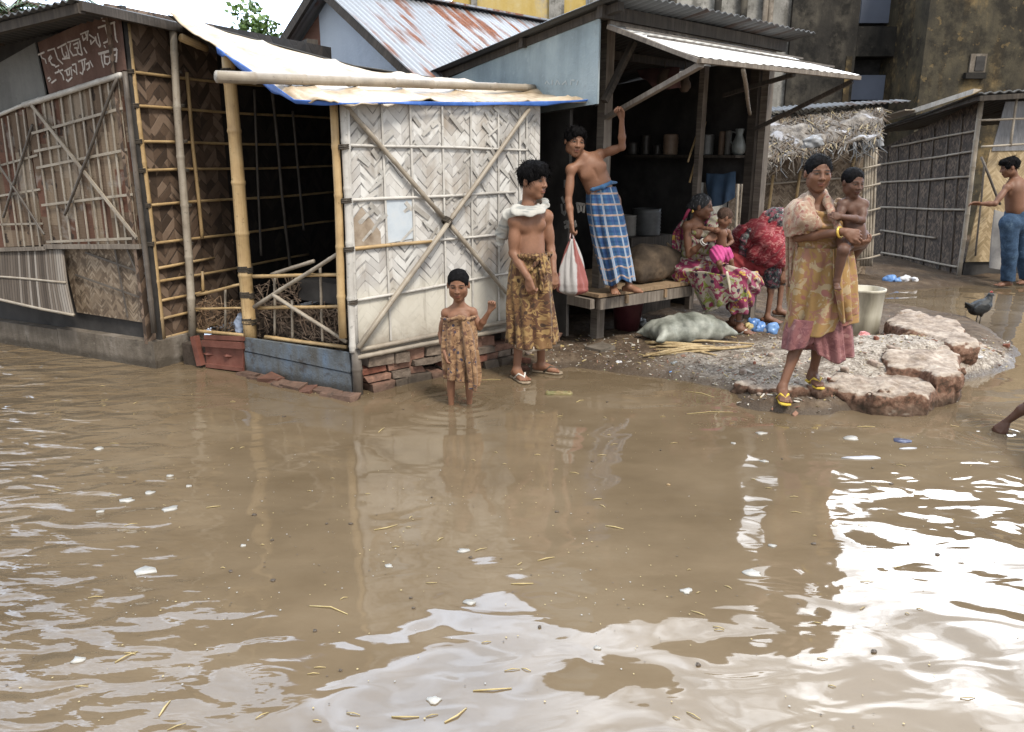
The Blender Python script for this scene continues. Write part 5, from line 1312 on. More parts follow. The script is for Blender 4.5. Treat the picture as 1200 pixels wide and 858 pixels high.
def human(J, f, sc=1.0, gi=1.0, res=.006, roll=0.0, parts='all', chest=0.0, belly=0.0, hands=True, thin=1.0):
    """one continuous body. J: joints (world); l and r are the person's own sides. Returns verts, faces, head coordinates, frame"""
    F = Field(res); f = nrm(f); P = (J['hl']+J['hr'])/2; N = J['neck']; up = nrm(N-P); f = nrm(f-up*np.dot(f, up)); r = np.cross(f, up)
    R = lambda x: x*sc*gi
    at_ = lambda t: lerp(P, N, t)
    hf, hu, hr = head_frame(J['hf'], roll); hc, hh = J['head'], J['hh']
    W = np.linalg.norm(J['sl']-J['sr'])/.32/sc
    F.cap(at_(.42), at_(.78), .122*sc*W, .128*sc*W, .05*sc, (f, .70*thin))
    F.cap(at_(.0), at_(.42), R(.118), R(.106), .06*sc, (f, .74*thin))
    F.cap(J['hl'], J['hr'], R(.092), R(.092), .05*sc)
    F.cap(J['sl'], J['sr'], R(.043), R(.043), .04*sc)
    for s in ('sl', 'sr'):
        F.cap(lerp(N, hc, .15), J[s], R(.042), R(.036), .03*sc); F.ell(J[s], [R(.051)]*3, None, .03*sc)
        sg = 1 if s == 'sr' else -1
        F.ell(at_(.76)+r*sg*.062*sc*W+f*.058*sc*thin, [.066*sc*W, .034*sc*thin+chest*.03, .052*sc+chest*.02], [r, f, up], .03*sc)
        F.cap(at_(.93)+f*.05*sc*thin+r*sg*.012*sc, J[s]+up*.028*sc+f*.02*sc, .009*sc, .010*sc, .016*sc)
    F.ell(at_(.22)+f*(.05+.03*belly)*sc*thin, [R(.088), R(.048)+.03*belly*sc, R(.10)], [r, f, up], .05*sc)
    F.ell(at_(.20)+f*(.100+.052*belly)*sc*thin, [.008*sc, .012*sc, .010*sc], [r, f, up], .008, 's')
    F.cap(at_(.60)+f*.100*sc*thin, at_(.80)+f*.100*sc*thin, .004*sc, .004*sc, .03*sc, None, 's')
    for s in ('hl', 'hr'): F.ell(J[s]-f*.045*sc-up*.01, [R(.085), R(.075), R(.09)], [r, f, up], .05*sc)
    sk = hc-hu*.34*hh-hf*.10*hh
    F.cap(N-up*.02*sc, sk+hu*.12*hh, .052*sc*(.9+.1*gi), .24*hh*.86, .025*sc)
    for a, e, w in (('sl', 'el', 'wl'), ('sr', 'er', 'wr')):
        if e not in J: continue
        A, E, Wr = J[a], J[e], J[w]
        F.cap(A, E, R(.043), R(.034), .022*sc); F.ell(lerp(A, E, .55), [R(.040), R(.040), np.linalg.norm(E-A)*.30], [nrm(np.cross(E-A, f)), nrm(np.cross(E-A, np.cross(E-A, f))), E-A], .03*sc)
        F.cap(E, lerp(E, Wr, .35), R(.033), R(.037), .02*sc); F.cap(lerp(E, Wr, .35), Wr, R(.036), R(.023), .02*sc)
        if hands and 'd'+w in J:
            d, n = J['d'+w][:2]; o = J['d'+w][2] if len(J['d'+w]) > 2 else {}
            hand(F, Wr, np.asarray(d, float), np.asarray(n, float), 1 if w == 'wl' else -1, J.get('hand', .175*sc), **o)
    for h, k, a in (('hl', 'kl', 'al'), ('hr', 'kr', 'ar')):
        if k not in J: continue
        H_, K_, A_ = J[h], J[k], J[a]
        F.cap(H_, K_, R(.082), R(.052), .03*sc); F.ell(lerp(H_, K_, .3), [R(.084)]*2+[np.linalg.norm(K_-H_)*.4], [nrm(np.cross(K_-H_, f)), nrm(np.cross(K_-H_, np.cross(K_-H_, f))), K_-H_], .03*sc)
        F.ell(K_, [R(.052)]*3, None, .02*sc)
        if a+'0' in J: bd_ = J[a+'0']
        else: bd_ = -f
        F.cap(K_, A_, R(.046), R(.030), .025*sc); F.cap(lerp(K_, A_, .12)+bd_*.014*sc, lerp(K_, A_, .48)+bd_*.016*sc, R(.040), R(.036), .03*sc)
        F.ell(A_, [R(.034)]*3, None, .02*sc)
        if 't'+a in J:
            t, sole = J['t'+a]; foot(F, A_, t, sole, .24*sc); toes(F, A_, t, sole, .24*sc, 1 if a == 'ar' else -1)
    # head
    hp = lambda x, y, z: hc+(hr*x+hf*y+hu*z)*hh
    ax = [hr, hf, hu]; e = lambda c, rr, k=.05, op='u': F.ell(hp(*c), np.array(rr)*hh, ax, k*hh, op)
    e((0, -.06, .12), (.335, .415, .375)); e((0, .08, -.13), (.285, .30, .34), .10); e((0, .235, -.40), (.115, .10, .085), .12)
    for s in (-1, 1):
        e((.165*s, .235, -.10), (.10, .09, .10), .09); e((.20*s, .02, -.26), (.085, .17, .12), .1)
        F.cap(hp(.05*s, .345, .105), hp(.19*s, .285, .095), .024*hh, .020*hh, .06*hh)
        e((.132*s, .395, .022), (.070, .050, .036), .07, 's'); e((.132*s, .297, .026), (.066, .060, .046), .02)
        e((.345*s, -.03, -.03), (.035, .075, .12), .03); e((.052*s, .405, -.118), (.042, .040, .034), .03)
    F.cap(hp(0, .355, .06), hp(0, .437, -.10), .034*hh, .046*hh, .05*hh)
    F.cap(hp(-.065, .365, -.235), hp(.065, .365, -.235), .028*hh, .028*hh, .025*hh); F.cap(hp(-.05, .365, -.290), hp(.05, .365, -.290), .031*hh, .031*hh, .02*hh)
    F.cap(hp(-.08, .405, -.262), hp(.08, .405, -.262), .006*hh, .006*hh, .015*hh, None, 's')
    v, fc = F.mesh()
    q = (v-hc)/hh; hco = np.stack([q@hr, q@hf, q@hu], -1)
    return v, fc, hco, (hc, hh, hf, hu, hr)
def hair(name, fr, mat, parent, style='short', res=.005, amp=1.0, seed=0):
    hc, hh, hf, hu, hr = fr; F = Field(res); hp = lambda x, y, z: hc+(hr*x+hf*y+hu*z)*hh; ax = [hr, hf, hu]
    e = lambda c, rr, k=.05, op='u': F.ell(hp(*c), np.array(rr)*hh, ax, k*hh, op)
    if style == 'short':
        e((0, -.055, .145), (.366, .447, .392)); e((0, .22, .35), (.25, .19, .14), .12)
        e((0, .50, -.12), (.50, .33, .37), .04, 's')
    elif style == 'crop':
        e((0, -.06, .135), (.355, .435, .385)); e((0, .50, -.10), (.40, .36, .43), .04, 's')
    elif style == 'mop':
        e((0, -.05, .160), (.378, .455, .402)); e((0, .20, .37), (.28, .22, .16), .12); e((.12, .30, .30), (.15, .12, .10), .1); e((0, .50, -.15), (.50, .34, .36), .04, 's')
    elif style == 'tied':
        e((0, -.07, .125), (.365, .435, .395)); e((0, -.46, -.06), (.17, .15, .16), .08); e((0, .51, -.13), (.35, .38, .47), .03, 's'); F.cap(hp(0, .4, .52), hp(0, -.1, .57), .012*hh, .012*hh, .02*hh, None, 's')
    F.plane(hp(0, 0, -.20 if style != 'tied' else -.24), -hu+hf*(.42 if style != 'tied' else .3))
    if style != 'tied':
        for s in (-1, 1): F.ell(hp(.40*s, .02, -.10), np.array([.10, .10, .17])*hh, ax, .02*hh, 's')
    a_ = {'short': .036, 'crop': .016, 'mop': .034, 'tied': .016}[style]*hh*amp; fq = 6.5/hh
    v, fc = F.mesh(lambda x, y, z: a_*vnoise(x*fq+seed, y*fq, z*fq)+a_*.7*vnoise(x*fq*2.6, y*fq*2.6+seed, z*fq*2.6))
    # loose strands so that the outline is soft
    ns_ = {'short': 900, 'mop': 1100, 'crop': 500, 'tied': 700}[style]; rg = np.random.default_rng(seed+77)
    e1 = v[fc[:, 1]]-v[fc[:, 0]]; e2 = v[fc[:, 3]]-v[fc[:, 0]]; nn_ = np.cross(e1, e2); nn_ /= np.linalg.norm(nn_, axis=1, keepdims=True)+1e-12
    pick = rg.integers(0, len(fc), ns_); vs_, fs_ = [], []
    lift = {'short': .45, 'mop': .55, 'crop': .9, 'tied': .12}[style]; ln = {'short': .16, 'mop': .20, 'crop': .055, 'tied': .16}[style]*hh
    for i in pick:
        p, q = v[fc[i, 0]], nn_[i]
        rel = (p-hc); flow = rel-hu*(rel@hu)*.2-hu*.6*hh+hf*.35*hh if style != 'tied' else -hf*hh+rel*.3-hu*.15*hh
        flow = nrm(flow-q*(flow@q)+rg.normal(0, .25, 3)*hh); d1_ = nrm(flow+q*lift*rg.uniform(.2, 1)); d2_ = nrm(flow-q*.25); L = ln*rg.uniform(.5, 1.1); sd_ = np.cross(d1_, q); sd_ = nrm(sd_)*.0022
        j = len(vs_)+len(v); m_ = p-q*.002+d1_*L*.5; t_ = m_+d2_*L*.5
        vs_ += [p-q*.003-sd_, p-q*.003+sd_, m_+sd_*.8, m_-sd_*.8, t_+sd_*.2, t_-sd_*.2]; fs_ += [(j, j+1, j+2, j+3), (j+3, j+2, j+4, j+5)]
    v = np.concatenate([v, np.array(vs_)]); fc = np.concatenate([fc, np.array(fs_)])
    return mesh_obj(name, v, fc, mat, parent, None, None, True)
def person_obj(body, skin, label, group=None, name='person'):
    v, fc, hco, fr = body
    P_ = v[v[:, 2] < v[:, 2].min()+.08].mean(0); org = V(P_[0], P_[1], v[:, 2].min())
    o = mesh_obj(name, v, fc, skin, None, None, None, True, org, {'headco': hco})
    return tag(o, label, 'person', group)
def field_obj(F, name, mat, parent, disp=None, smooth=True, label=None, attr=None):
    v, fc = F.mesh(disp); return mesh_obj(name, v, fc, mat, parent, None, None, smooth, label=label)
def Kf(Y0): return lambda u, v, d=0.0: at(u, v, Y0+d)
HAIR = M_hair('black_hair', (.006, .0055, .006)); HAIRG = M_hair('greying_hair', (.05, .05, .052), (.30, .30, .31))
SK1 = M_skin('tan_skin', (.205, .098, .056)); SK2 = M_skin('brown_skin', (.215, .105, .062)); SK3 = M_skin('deep_skin', (.155, .073, .043)); SK4 = M_skin('dark_skin', (.098, .047, .030))
FL = 'family group at the flooded shop front'
rot_yaw = lambda f: math.atan2(-f[0], f[1])*1.0

# ---- small child in the water
K = Kf(5.06)
J = dict(head=K(537, 334), hh=.198, hf=(-.04, -.97, -.20), neck=K(538, 359, .02), sr=K(522.5, 367, .02), sl=K(554, 366, .02),
         er=K(516.5, 392, .03), wr=K(522, 416, -.06), el=K(562, 384, .0), wl=K(574, 364, -.07),
         hr=K(531, 410), hl=K(546, 410), kr=K(528.5, 440, -.02), kl=K(549.5, 440, -.0))
J['ar'] = J['kr']*V(1, 1, 0)+V(-.005, .02, -.06); J['al'] = J['kl']*V(1, 1, 0)+V(.0, .02, -.06)
J['tar'] = ((-.1, -1, 0), -.12); J['tal'] = ((.15, -1, 0), -.12)
J['dwr'] = ((.25, -.35, -1), (.9, .2, 0), dict(curl=(.75, .8, .85, .9), thumb=.9)); J['dwl'] = ((.28, -.05, 1), (-.2, -1, 0), dict(curl=(.8, .95, 1.0, 1.0), thumb=.8)); J['hand'] = .108
body = human(J, (-.02, -1, .05), sc=.60, gi=.92, res=.0045, belly=.2)
child = person_obj(body, SK1, 'small child in a printed wrap standing ankle deep in brown water')
hair('hair', body[3], HAIR, child, 'crop', .004)
PR1, PR1O = [M_print('rust_block_print', (.20, .115, .062), (.31, .19, .105), (.10, .05, .035), (.05, .045, .07), 30, c_) for c_ in ('uv', 'obj')]
fold = lambda th, t: (.010*np.sin(th*9+2*t)+.006*np.sin(th*17+3))*(.25+t)+.012*np.exp(-((th-4.9)/.35)**2)*t
loft('wrap_dress', [(K(538, 371, .01), .100, .074), (K(538.5, 385, .0), .110, .088), (K(538, 408, .0), .113, .094), (K(538, 428, .0), .102, .092), (K(538, 438, .0), .098, .090)], PR1, child, 110, 60, fold, .005, edge=lambda th: .025*np.sin(th+.5)-.03*np.exp(-((th-5.4)/.5)**2))
fy = -.10
sheet('hanging_fold', [[K(539, 372, fy+.02), K(543, 374, fy), K(549, 373, fy+.02)], [K(540, 392, fy-.01), K(548, 394, fy-.04), K(557, 393, fy+.01)], [K(543, 418, fy-.01), K(552, 420, fy-.05), K(562, 420, fy+.01)], [K(548, 440, fy), K(555, 445, fy-.04), K(563, 440, fy+.02)], [K(550, 454, fy), K(555, 458, fy-.03), K(560, 452, fy+.01)]], PR1, child, 14, .006, fold=lambda u, v: .012*np.sin(u*15+v*2)*(.3+v))
F = Field(.004)
F.chain([K(517, 373, -.01), K(527, 375, -.085), K(538, 372, -.11), K(548, 374, -.085), K(558, 371, -.01)], [.008, .012, .015, .012, .008], .008)
F.ell(K(542, 373, -.105), (.022, .015, .016), None, .01); field_obj(F, 'rolled_edge', PR1O, child, lambda x, y, z: .002*vnoise(x*90, y*90, z*90))

# ---- youth standing at the water's edge
K = Kf(5.72)
fB = nrm(V(.42, -.90, 0))
J = dict(head=K(625, 212), hh=.246, hf=(.80, -.58, -.07), neck=K(619, 246, .01), sr=K(603.5, 259, -.06), sl=K(640, 254, .09),
         er=K(601.5, 297, -.07), wr=K(620, 327, -.20), el=K(645, 291, .09), wl=K(649, 320, -.01),
         hr=K(613, 319, .0), hl=K(631, 317, .03), kr=K(610.5, 371, -.01), kl=K(634, 368, .03), ar=at(605.5, 434, 5.68), al=at(634, 427.5, 5.86))
J['tar'] = ((.45, -.9, 0), .016); J['tal'] = ((.93, -.36, 0), .016)
J['dwr'] = ((.18, -.15, -1), (.55, .75, 0), dict(curl=(.75, .8, .85, .9), thumb=.7)); J['dwl'] = ((.1, -.1, -1), (-.6, .6, 0), dict(curl=(.55, .6, .65, .7), thumb=.5)); J['hand'] = .165
body = human(J, fB, sc=.93, gi=.99, res=.0055)
youth = person_obj(body, SK2, 'bare-chested youth with a pale towel on his shoulder standing beside the white woven wall')
hair('hair', body[3], HAIR, youth, 'mop', .005, seed=4)
PR2, PR2O = [M_print('brown_batik', (.165, .092, .042), (.085, .042, .025), (.27, .175, .075), (.05, .03, .02), 19, c_, amt=(.47, .53, .6)) for c_ in ('uv', 'obj')]
fold = lambda th, t: (.015*np.sin(th*6+3.5*t)+.010*np.sin(th*13+1-3*t))*(.25+t)+.030*np.exp(-((th-5.0)/.28)**2)*np.sin(pi*np.clip(t*1.1, 0, 1))
yB = math.atan2(.42, .90)
loft('lungi', [(K(622, 296), .130, .100, yB), (K(621.5, 312), .152, .132, yB), (K(621, 345), .163, .150, yB), (K(622.5, 380), .172, .152, yB), (K(624, 402), .180, .158, yB)], PR2, youth, 140, 70, fold, .005, edge=lambda th: .015*np.sin(th*2+1)-.02*np.exp(-((th-3.9)/.5)**2))
loft('lining', [(K(623, 388), .130, .110, yB), (K(624, 405), .146, .124, yB)], M_simple('unbleached_cotton', [(.42, .36, .29), (.55, .49, .41)], 12, .9, .2), youth, 100, 6, lambda th, t: .010*np.sin(th*7+3), .004, edge=lambda th: .010*np.sin(th*2+1)-.02*np.exp(-((th-3.9)/.5)**2))
F = Field(.0045); kx = -.135
F.chain([K(600, 300, -.06), K(612, 300, -.14), K(628, 301, -.15), K(642, 299, -.06), K(646, 297, .04)], [.012, .016, .020, .016, .012], .012)
F.ell(K(637, 302, -.13), (.030, .024, .026), None, .015); F.chain([K(637, 303, -.15), K(636, 318, -.165), K(635, 340, -.16)], [.022, .026, .012], .015); F.chain([K(632, 304, -.15), K(622, 316, -.17), K(612, 322, -.15)], [.014, .012, .006], .015)
field_obj(F, 'waist_knot', PR2O, youth, lambda x, y, z: .004*np.sin(x*260+z*60)+.003*vnoise(x*70, y*70, z*70))
TOW = M_cloth('white_towel', lambda n, uv: n.mix(n.m('MULTIPLY', n.step(n.noise(n.map(uv, (6, 6, 42)), 1.0, 2), .52, .62), .75), (.40, .39, .36), (.20, .21, .205)), coord='obj')
F = Field(.005)
F.chain([K(640, 241, -.02), K(633, 245, -.085), K(620, 248, -.112), K(606, 246, -.10), K(597, 252, -.03), K(593, 263, .03), K(588, 274, .06), K(586, 285, .07)], [.024, .034, .040, .046, .050, .050, .044, .030], .03, ((.2, -.72, .66), .36))
F.chain([K(640, 240, -.03), K(638, 236, .06), K(628, 234, .11), K(612, 240, .12), K(600, 248, .06)], [.022, .026, .028, .034, .040], .03, ((0, .75, .66), .45))
F.chain([K(597, 253, .02), K(598, 264, .07), K(592, 278, .09)], [.04, .036, .024], .03, ((.4, .8, .3), .5))
field_obj(F, 'towel', TOW, youth, lambda x, y, z: .0022*vnoise(x*9+z*30, y*9, z*36-x*12)+.0012*vnoise(x*40, y*40, z*40))
def sandal(owner, a, t, sole, L, mat, strap, side, th=.014):
    t = nrm([t[0], t[1], 0]); sd = np.cross(t, UP); s = L/.24; F = Field(.004)
    z0 = sole-th
    pts = [a+t*x*s+sd*y*s for x, y in ((-.075, 0), (-.06, .03), (0, .032), (.06, .037), (.12, .045), (.16, .034), (.18, 0), (.165, -.034), (.12, -.045), (.06, -.037), (0, -.032), (-.06, -.03))]
    F.poly(pts, z0, sole+.001, .004, .004); o = field_obj(F, 'sandal', mat, owner)
    m = MB(); tip = a+t*.125*s; tip = V(tip[0], tip[1], sole+.012)
    for sg in (-1, 1):
        q = a+t*.035*s+sd*sg*.040*s; md_ = a+t*.085*s+sd*sg*.026*s
        m.tube([V(q[0], q[1], sole), V(md_[0], md_[1], sole+.047*s), tip+V(0, 0, .018*s)], [.0075, .0075, .006], 6)
    m.tube([tip+V(0, 0, .02*s), tip-V(0, 0, .012)], .005, 6); m.build('strap', strap, o, True)
RUB = M_simple('worn_rubber', [(.20, .15, .10), (.32, .26, .19)], 20, .8, .2); STR = M_simple('white_rubber', [(.5, .48, .44), (.62, .6, .56)], 20, .6, .1)
sandal(youth, J['ar'], J['tar'][0], .016, .235, RUB, STR, 1); sandal(youth, J['al'], J['tal'][0], .016, .235, RUB, M_simple('dark_rubber', [(.04, .03, .025), (.08, .07, .05)], 20, .6, .1), 1)

# ---- boy on the platform with the carrier bag
K = Kf(6.50)
fC = nrm(V(.12, -.99, .12))
J = dict(head=K(674, 166, -.06), hh=.225, hf=(.22, -.95, -.14), neck=K(688, 187, -.03), sr=K(669, 199, -.08), sl=K(703.5, 181, .03),
         er=K(666, 235, -.13), wr=K(670, 262, -.20), el=K(729, 172.5, -.09), wl=K(728.5, 139, -.15),
         hr=K(702, 238, .03), hl=K(717, 236, .05), kr=K(713, 288, -.05), kl=K(727, 286, .0), ar=K(719, 333, -.03), al=K(737, 327.5, .02))
zs = .512
J['tar'] = ((.05, -1, 0), zs); J['tal'] = ((.85, -.55, 0), zs)
J['ar'][2] = J['al'][2] = zs+.068
J['dwr'] = ((.05, -.15, -1), (.9, .4, 0), dict(curl=(.95, 1.0, 1.05, 1.05), thumb=.9))
pd = nrm(PROP_B-PROP_A)
J['dwl'] = ((-.35, -.15, 1), (-.65, -.75, 0), dict(curl=(.9, .95, 1.0, 1.0), thumb=.7)); J['hand'] = .145
body = human(J, fC, sc=.83, gi=.93, res=.005, roll=-.13)
boy = person_obj(body, SK2, 'bare-chested boy in a blue checked lungi gripping the awning prop')
hair('hair', body[3], HAIR, boy, 'short', .005, seed=9)
def _plaid(n, uv):
    x, y, z = n.xyz(uv); col = (.042, .11, .22)
    def band(c, per, a, b): return n.m('MULTIPLY', n.m('GREATER_THAN', n.m('FRACT', n.m('DIVIDE', c, per)), a), n.m('LESS_THAN', n.m('FRACT', n.m('DIVIDE', c, per)), b))
    col = n.mix(n.m('MULTIPLY', band(x, .105, .0, .30), .6), col, (.025, .05, .15)); col = n.mix(n.m('MULTIPLY', band(y, .085, .0, .22), .55), col, (.02, .045, .14))
    col = n.mix(n.m('MULTIPLY', band(x, .105, .55, .70), .8), col, (.42, .44, .46)); col = n.mix(n.m('MULTIPLY', band(y, .085, .50, .68), .85), col, (.48, .38, .30))
    col = n.mix(n.m('MULTIPLY', band(y, .085, .58, .62), .8), col, (.42, .16, .05)); col = n.mix(n.m('MULTIPLY', band(x, .105, .60, .64), .7), col, (.12, .25, .45))
    return n.mix(n.m('MULTIPLY', n.noise(uv, 9, 3), .25), col, (.03, .08, .22))
PLAID = M_cloth('blue_check_cotton', _plaid)
fold = lambda th, t: (.012*np.sin(th*7+2.5*t)+.008*np.sin(th*15+1-3*t))*(.25+t)+.022*np.exp(-((th-4.9)/.3)**2)*t
yC = .10
loft('lungi', [(K(705, 219, .02), .112, .082, yC), (K(707, 235, .03), .132, .125, yC), (K(713, 270, .01), .142, .130, yC), (K(720, 305, .0), .130, .120, yC), (K(724.5, 329, .0), .118, .115, yC)], PLAID, boy, 120, 60, fold, .005, edge=lambda th: -.035*np.exp(-((th-3.9)/.45)**2)+.03*np.exp(-((th-4.75)/.28)**2))
F = Field(.0045); F.chain([K(688, 223, .02), K(695, 222, -.08), K(706, 219, -.09), K(716, 214, -.05), K(722, 214, .04)], [.010, .014, .017, .014, .010], .01)
field_obj(F, 'rolled_waist', PLAID, boy, lambda x, y, z: .002*vnoise(x*80, y*80, z*80))
boy_wr = J['wr']+V(.0, -.012, -.075)

# ---- old woman seated on the platform end
K = Kf(7.12)
J = dict(head=K(823, 242, -.02), hh=.215, hf=(.86, -.48, -.10), neck=K(817, 259, .02), sr=K(805, 265, -.08), sl=K(830, 263, .10),
         er=K(807, 299, -.12), wr=K(828, 281, -.24), el=K(838, 295, .06), wl=K(846, 287, -.10),
         hr=K(806, 318, .0), hl=K(818, 315, .16), kr=K(866, 327, -.26), kl=K(880, 331, .02), ar=at(866, 379, 6.93), al=at(858, 374, 7.2))
zg = float(ground_h(J['ar'][0], J['ar'][1])); J['ar'][2] = zg+.072; J['al'][2] = zg+.08
J['tar'] = ((.8, -.5, 0), zg+.012); J['tal'] = ((.8, -.5, 0), zg+.014); J['ar0'] = V(-.6, .3, 0); J['al0'] = V(-.6, .3, 0)
J['dwr'] = ((.75, .1, .55), (.3, .9, -.2), dict(curl=(.35, .4, .45, .5), thumb=.4)); J['dwl'] = ((.4, -.2, .5), (-.6, -.6, 0), dict(curl=(.5, .5, .5, .55), thumb=.4)); J['hand'] = .16
body = human(J, (.82, -.55, .05), sc=.88, gi=.86, res=.0055)
gran = person_obj(body, SK3, 'grey-haired old woman in a flowered sari holding a baby on the platform end')
hair('hair', body[3], HAIRG, gran, 'tied', .005)
PRG = M_print('magenta_flowered_cotton', (.20, .030, .072), (.33, .29, .235), (.40, .27, .06), (.17, .018, .062), 11, 'obj', (.50, .57, .62))
PRG2 = M_print('flowered_border', (.32, .285, .23), (.20, .03, .072), (.19, .22, .05), (.05, .03, .05), 15, 'obj', (.50, .55, .62))
F = Field(.007); jk = lambda a, b, t: lerp(J[a], J[b], t)
F.cap(J['hr'], J['kr'], .125, .098, .03); F.cap(J['hl'], J['kl'], .125, .098, .05); F.cap(lerp(J['hr'], J['hl'], .5), lerp(J['kr'], J['kl'], .5), .11, .085, .06)
F.ell((J['hr']+J['hl'])/2+V(-.04, .02, .0), (.17, .17, .13), None, .06)
F.chain([J['kr']+V(-.01, 0, -.02), jk('kr', 'ar', .35), jk('kr', 'ar', .62)], [.094, .088, .080], .03); F.chain([J['kl'], jk('kl', 'al', .4), jk('kl', 'al', .8)], [.094, .095, .095], .05)
F.cap(lerp(J['kr'], J['kl'], .5)+V(-.02, 0, -.06), lerp(J['ar'], J['al'], .5)+V(0, 0, .14), .085, .09, .06)
F.plane(J['ar']+V(0, 0, .125), (0, 0, -1))
skf = lambda x, y, z: .010*np.sin((x*.9+z*1.1)*46+2.5*vnoise(x*5, y*5, z*5))+.004*vnoise(x*30, y*30, z*30)
field_obj(F, 'skirt', PRG, gran, skf)
sheet('sari_drape', [[K(803, 318, -.16), K(822, 318, -.27), K(846, 322, -.36), K(868, 324, -.37)], [K(812, 340, -.14), K(828, 342, -.26), K(850, 344, -.35), K(874, 338, -.37)], [K(824, 366, -.12), K(838, 360, -.24), K(856, 354, -.33), K(876, 348, -.36)]], PRG2, gran, 16, .006, fold=lambda u, v: .014*np.sin(u*20+2*v)*(.3+v))
F = Field(.0045); F.chain([K(824, 367, -.12), K(840, 360, -.245), K(857, 345, -.35), K(852, 320, -.40)], [.016]*4, .01, ((.5, -.8, .2), .45)); field_obj(F, 'cream_border', M_simple('cream_border', [(.40, .36, .27), (.55, .50, .40)], 20, .9, .2), gran)
F = Field(.006); P_ = (J['hl']+J['hr'])/2; N_ = J['neck']
F.cap(lerp(P_, N_, .05), lerp(P_, N_, .5), .135, .13, .04, ((.82, -.55, 0), .8)); F.cap(lerp(P_, N_, .45), lerp(P_, N_, .72), .13, .125, .04, ((.82, -.55, 0), .8))
F.chain([lerp(P_, N_, .5)+V(.07, -.07, 0), lerp(J['sl'], N_, .4)+V(.07, -.05, .0), J['sl']+V(-.02, .02, .045), J['sl']+V(-.12, .06, -.06)], [.09, .075, .06, .06], .03)
field_obj(F, 'sari_blouse', PRG2, gran, lambda x, y, z: .006*np.sin((z*1.2+x*.6)*80+2*vnoise(x*8, y*8, z*8)))
sheet('sari_end', [[K(806, 249, .06), K(802, 256, .06), K(800, 262, .04)], [K(803, 262, .10), K(795, 270, .10), K(789, 272, .06)], [K(801, 290, .12), K(794, 294, .08), K(789, 296, .05)], [K(803, 318, .10), K(798, 320, .07), K(793, 318, .05)]], PRG, gran, 12, .008, fold=lambda u, v: .010*np.sin(u*14+v*5))
m = MB(); m.tube([K(815, 238, .0), K(806, 248, .02), K(801, 258, .02)], [.012, .016, .012], 6); m.build('hair_ribbon', M_simple('magenta_ribbon', [(.30, .03, .08), (.4, .06, .12)], 20, .8, .1), gran, True)
m = MB(); c = K(811, 248, -.07); m.tube([c+V(0, 0, .012), c+V(.008, -.004, .004), c+V(0, 0, -.008)], .008, 8); m.build('earring', MAT['gold'], gran, True)
def ring(owner, c, d, R_, r_, mat, name='bangle'):
    d = nrm(d); x = nrm(np.cross(d, V(.3, .2, .9))); y = np.cross(d, x); k = 20
    m = MB(); m.tube([c+(x*cos(2*pi*i/k)+y*sin(2*pi*i/k))*R_ for i in range(k+1)], r_, 6, caps=False); return m.build(name, mat, owner, True)
for t_ in (.80, .88): ring(gran, jk('er', 'wr', t_), J['wr']-J['er'], .030, .005, STR)
ring(gran, jk('kr', 'ar', .86), J['ar']-J['kr'], .036, .005, M_simple('dull_anklet', [(.05, .04, .04), (.1, .08, .08)], 20, .4, .1), 'anklet')
sandal(gran, J['ar'], J['tar'][0], zg+.012, .2, M_simple('pale_green_rubber', [(.20, .22, .18), (.32, .34, .28)], 20, .7, .1), STR, 1, .012)
# baby on her lap
Kb = Kf(6.88)
B = dict(head=Kb(849.5, 255, -.02), hh=.160, hf=(.86, .10, -.42), neck=Kb(846, 267, .0), sr=Kb(840, 270, -.03), sl=Kb(853, 272, .04),
         er=Kb(829, 268, .01), wr=Kb(818, 267, .07), el=Kb(858, 283, .05), wl=Kb(852, 288, -.02), hr=Kb(841, 297, -.01), hl=Kb(848, 297, .07), kr=Kb(843, 309, -.12), kl=Kb(856, 305, .02), ar=Kb(846, 320, -.05), al=Kb(860, 316, .05))
B['dwr'] = ((-.9, .3, -.1), (0, .3, -.9), dict(curl=.4)); B['hand'] = .075
B['tar'] = ((.8, -.5, 0), B['ar'][2]-.03); B['tal'] = ((.8, -.5, 0), B['al'][2]-.03)
body = human(B, (.75, .25, .0), sc=.40, gi=1.15, res=.004, belly=.3)
baby = person_obj(body, SK3, 'bald baby in bright pink pants clinging to the old woman')
hair('hair', body[3], M_hair('baby_fuzz', (.07, .045, .035)), baby, 'crop', .004, .5)
F = Field(.004); F.cap(B['hr'], B['hl'], .066, .066, .03); F.cap(B['hr'], lerp(B['hr'], B['kr'], .55), .062, .05, .03); F.cap(B['hl'], lerp(B['hl'], B['kl'], .55), .062, .05, .03); F.ell((B['hr']+B['hl'])/2+V(0, 0, .025), (.075, .07, .045), None, .03)
field_obj(F, 'pants', M_simple('bright_pink_cotton', [(.33, .04, .14), (.42, .06, .20)], 14, .85, .2), baby, lambda x, y, z: .003*np.sin(x*170+z*90))

# ---- woman in red bent over her knees
K = Kf(7.72)
zg2 = float(ground_h(2.5, 7.5))
J = dict(head=K(911, 259, -.16), hh=.215, hf=(.62, -.45, -.62), neck=K(900, 268, -.08), sr=K(892, 278, -.24), sl=K(906, 270, .08),
         er=K(914, 296, -.34), wr=K(919, 318, -.30), el=K(922, 294, .05), wl=K(922, 314, -.10), hr=K(862, 310, -.08), hl=K(868, 308, .12), kr=K(908, 312, -.18), kl=K(918, 310, .08), ar=at(900, 361, 7.48), al=at(914, 349, 7.70))
for q in ('ar', 'al'): J[q][2] = float(ground_h(J[q][0], J[q][1]))+.075; J['t'+q] = ((.88, -.42, 0), J[q][2]-.062); J[q+'0'] = V(-.8, .3, 0)
J['dwr'] = ((.15, -.1, -1), (-.5, .8, 0), dict(curl=.45)); J['hand'] = .155
body = human(J, (.75, -.45, -.45), sc=.86, gi=.9, res=.006)
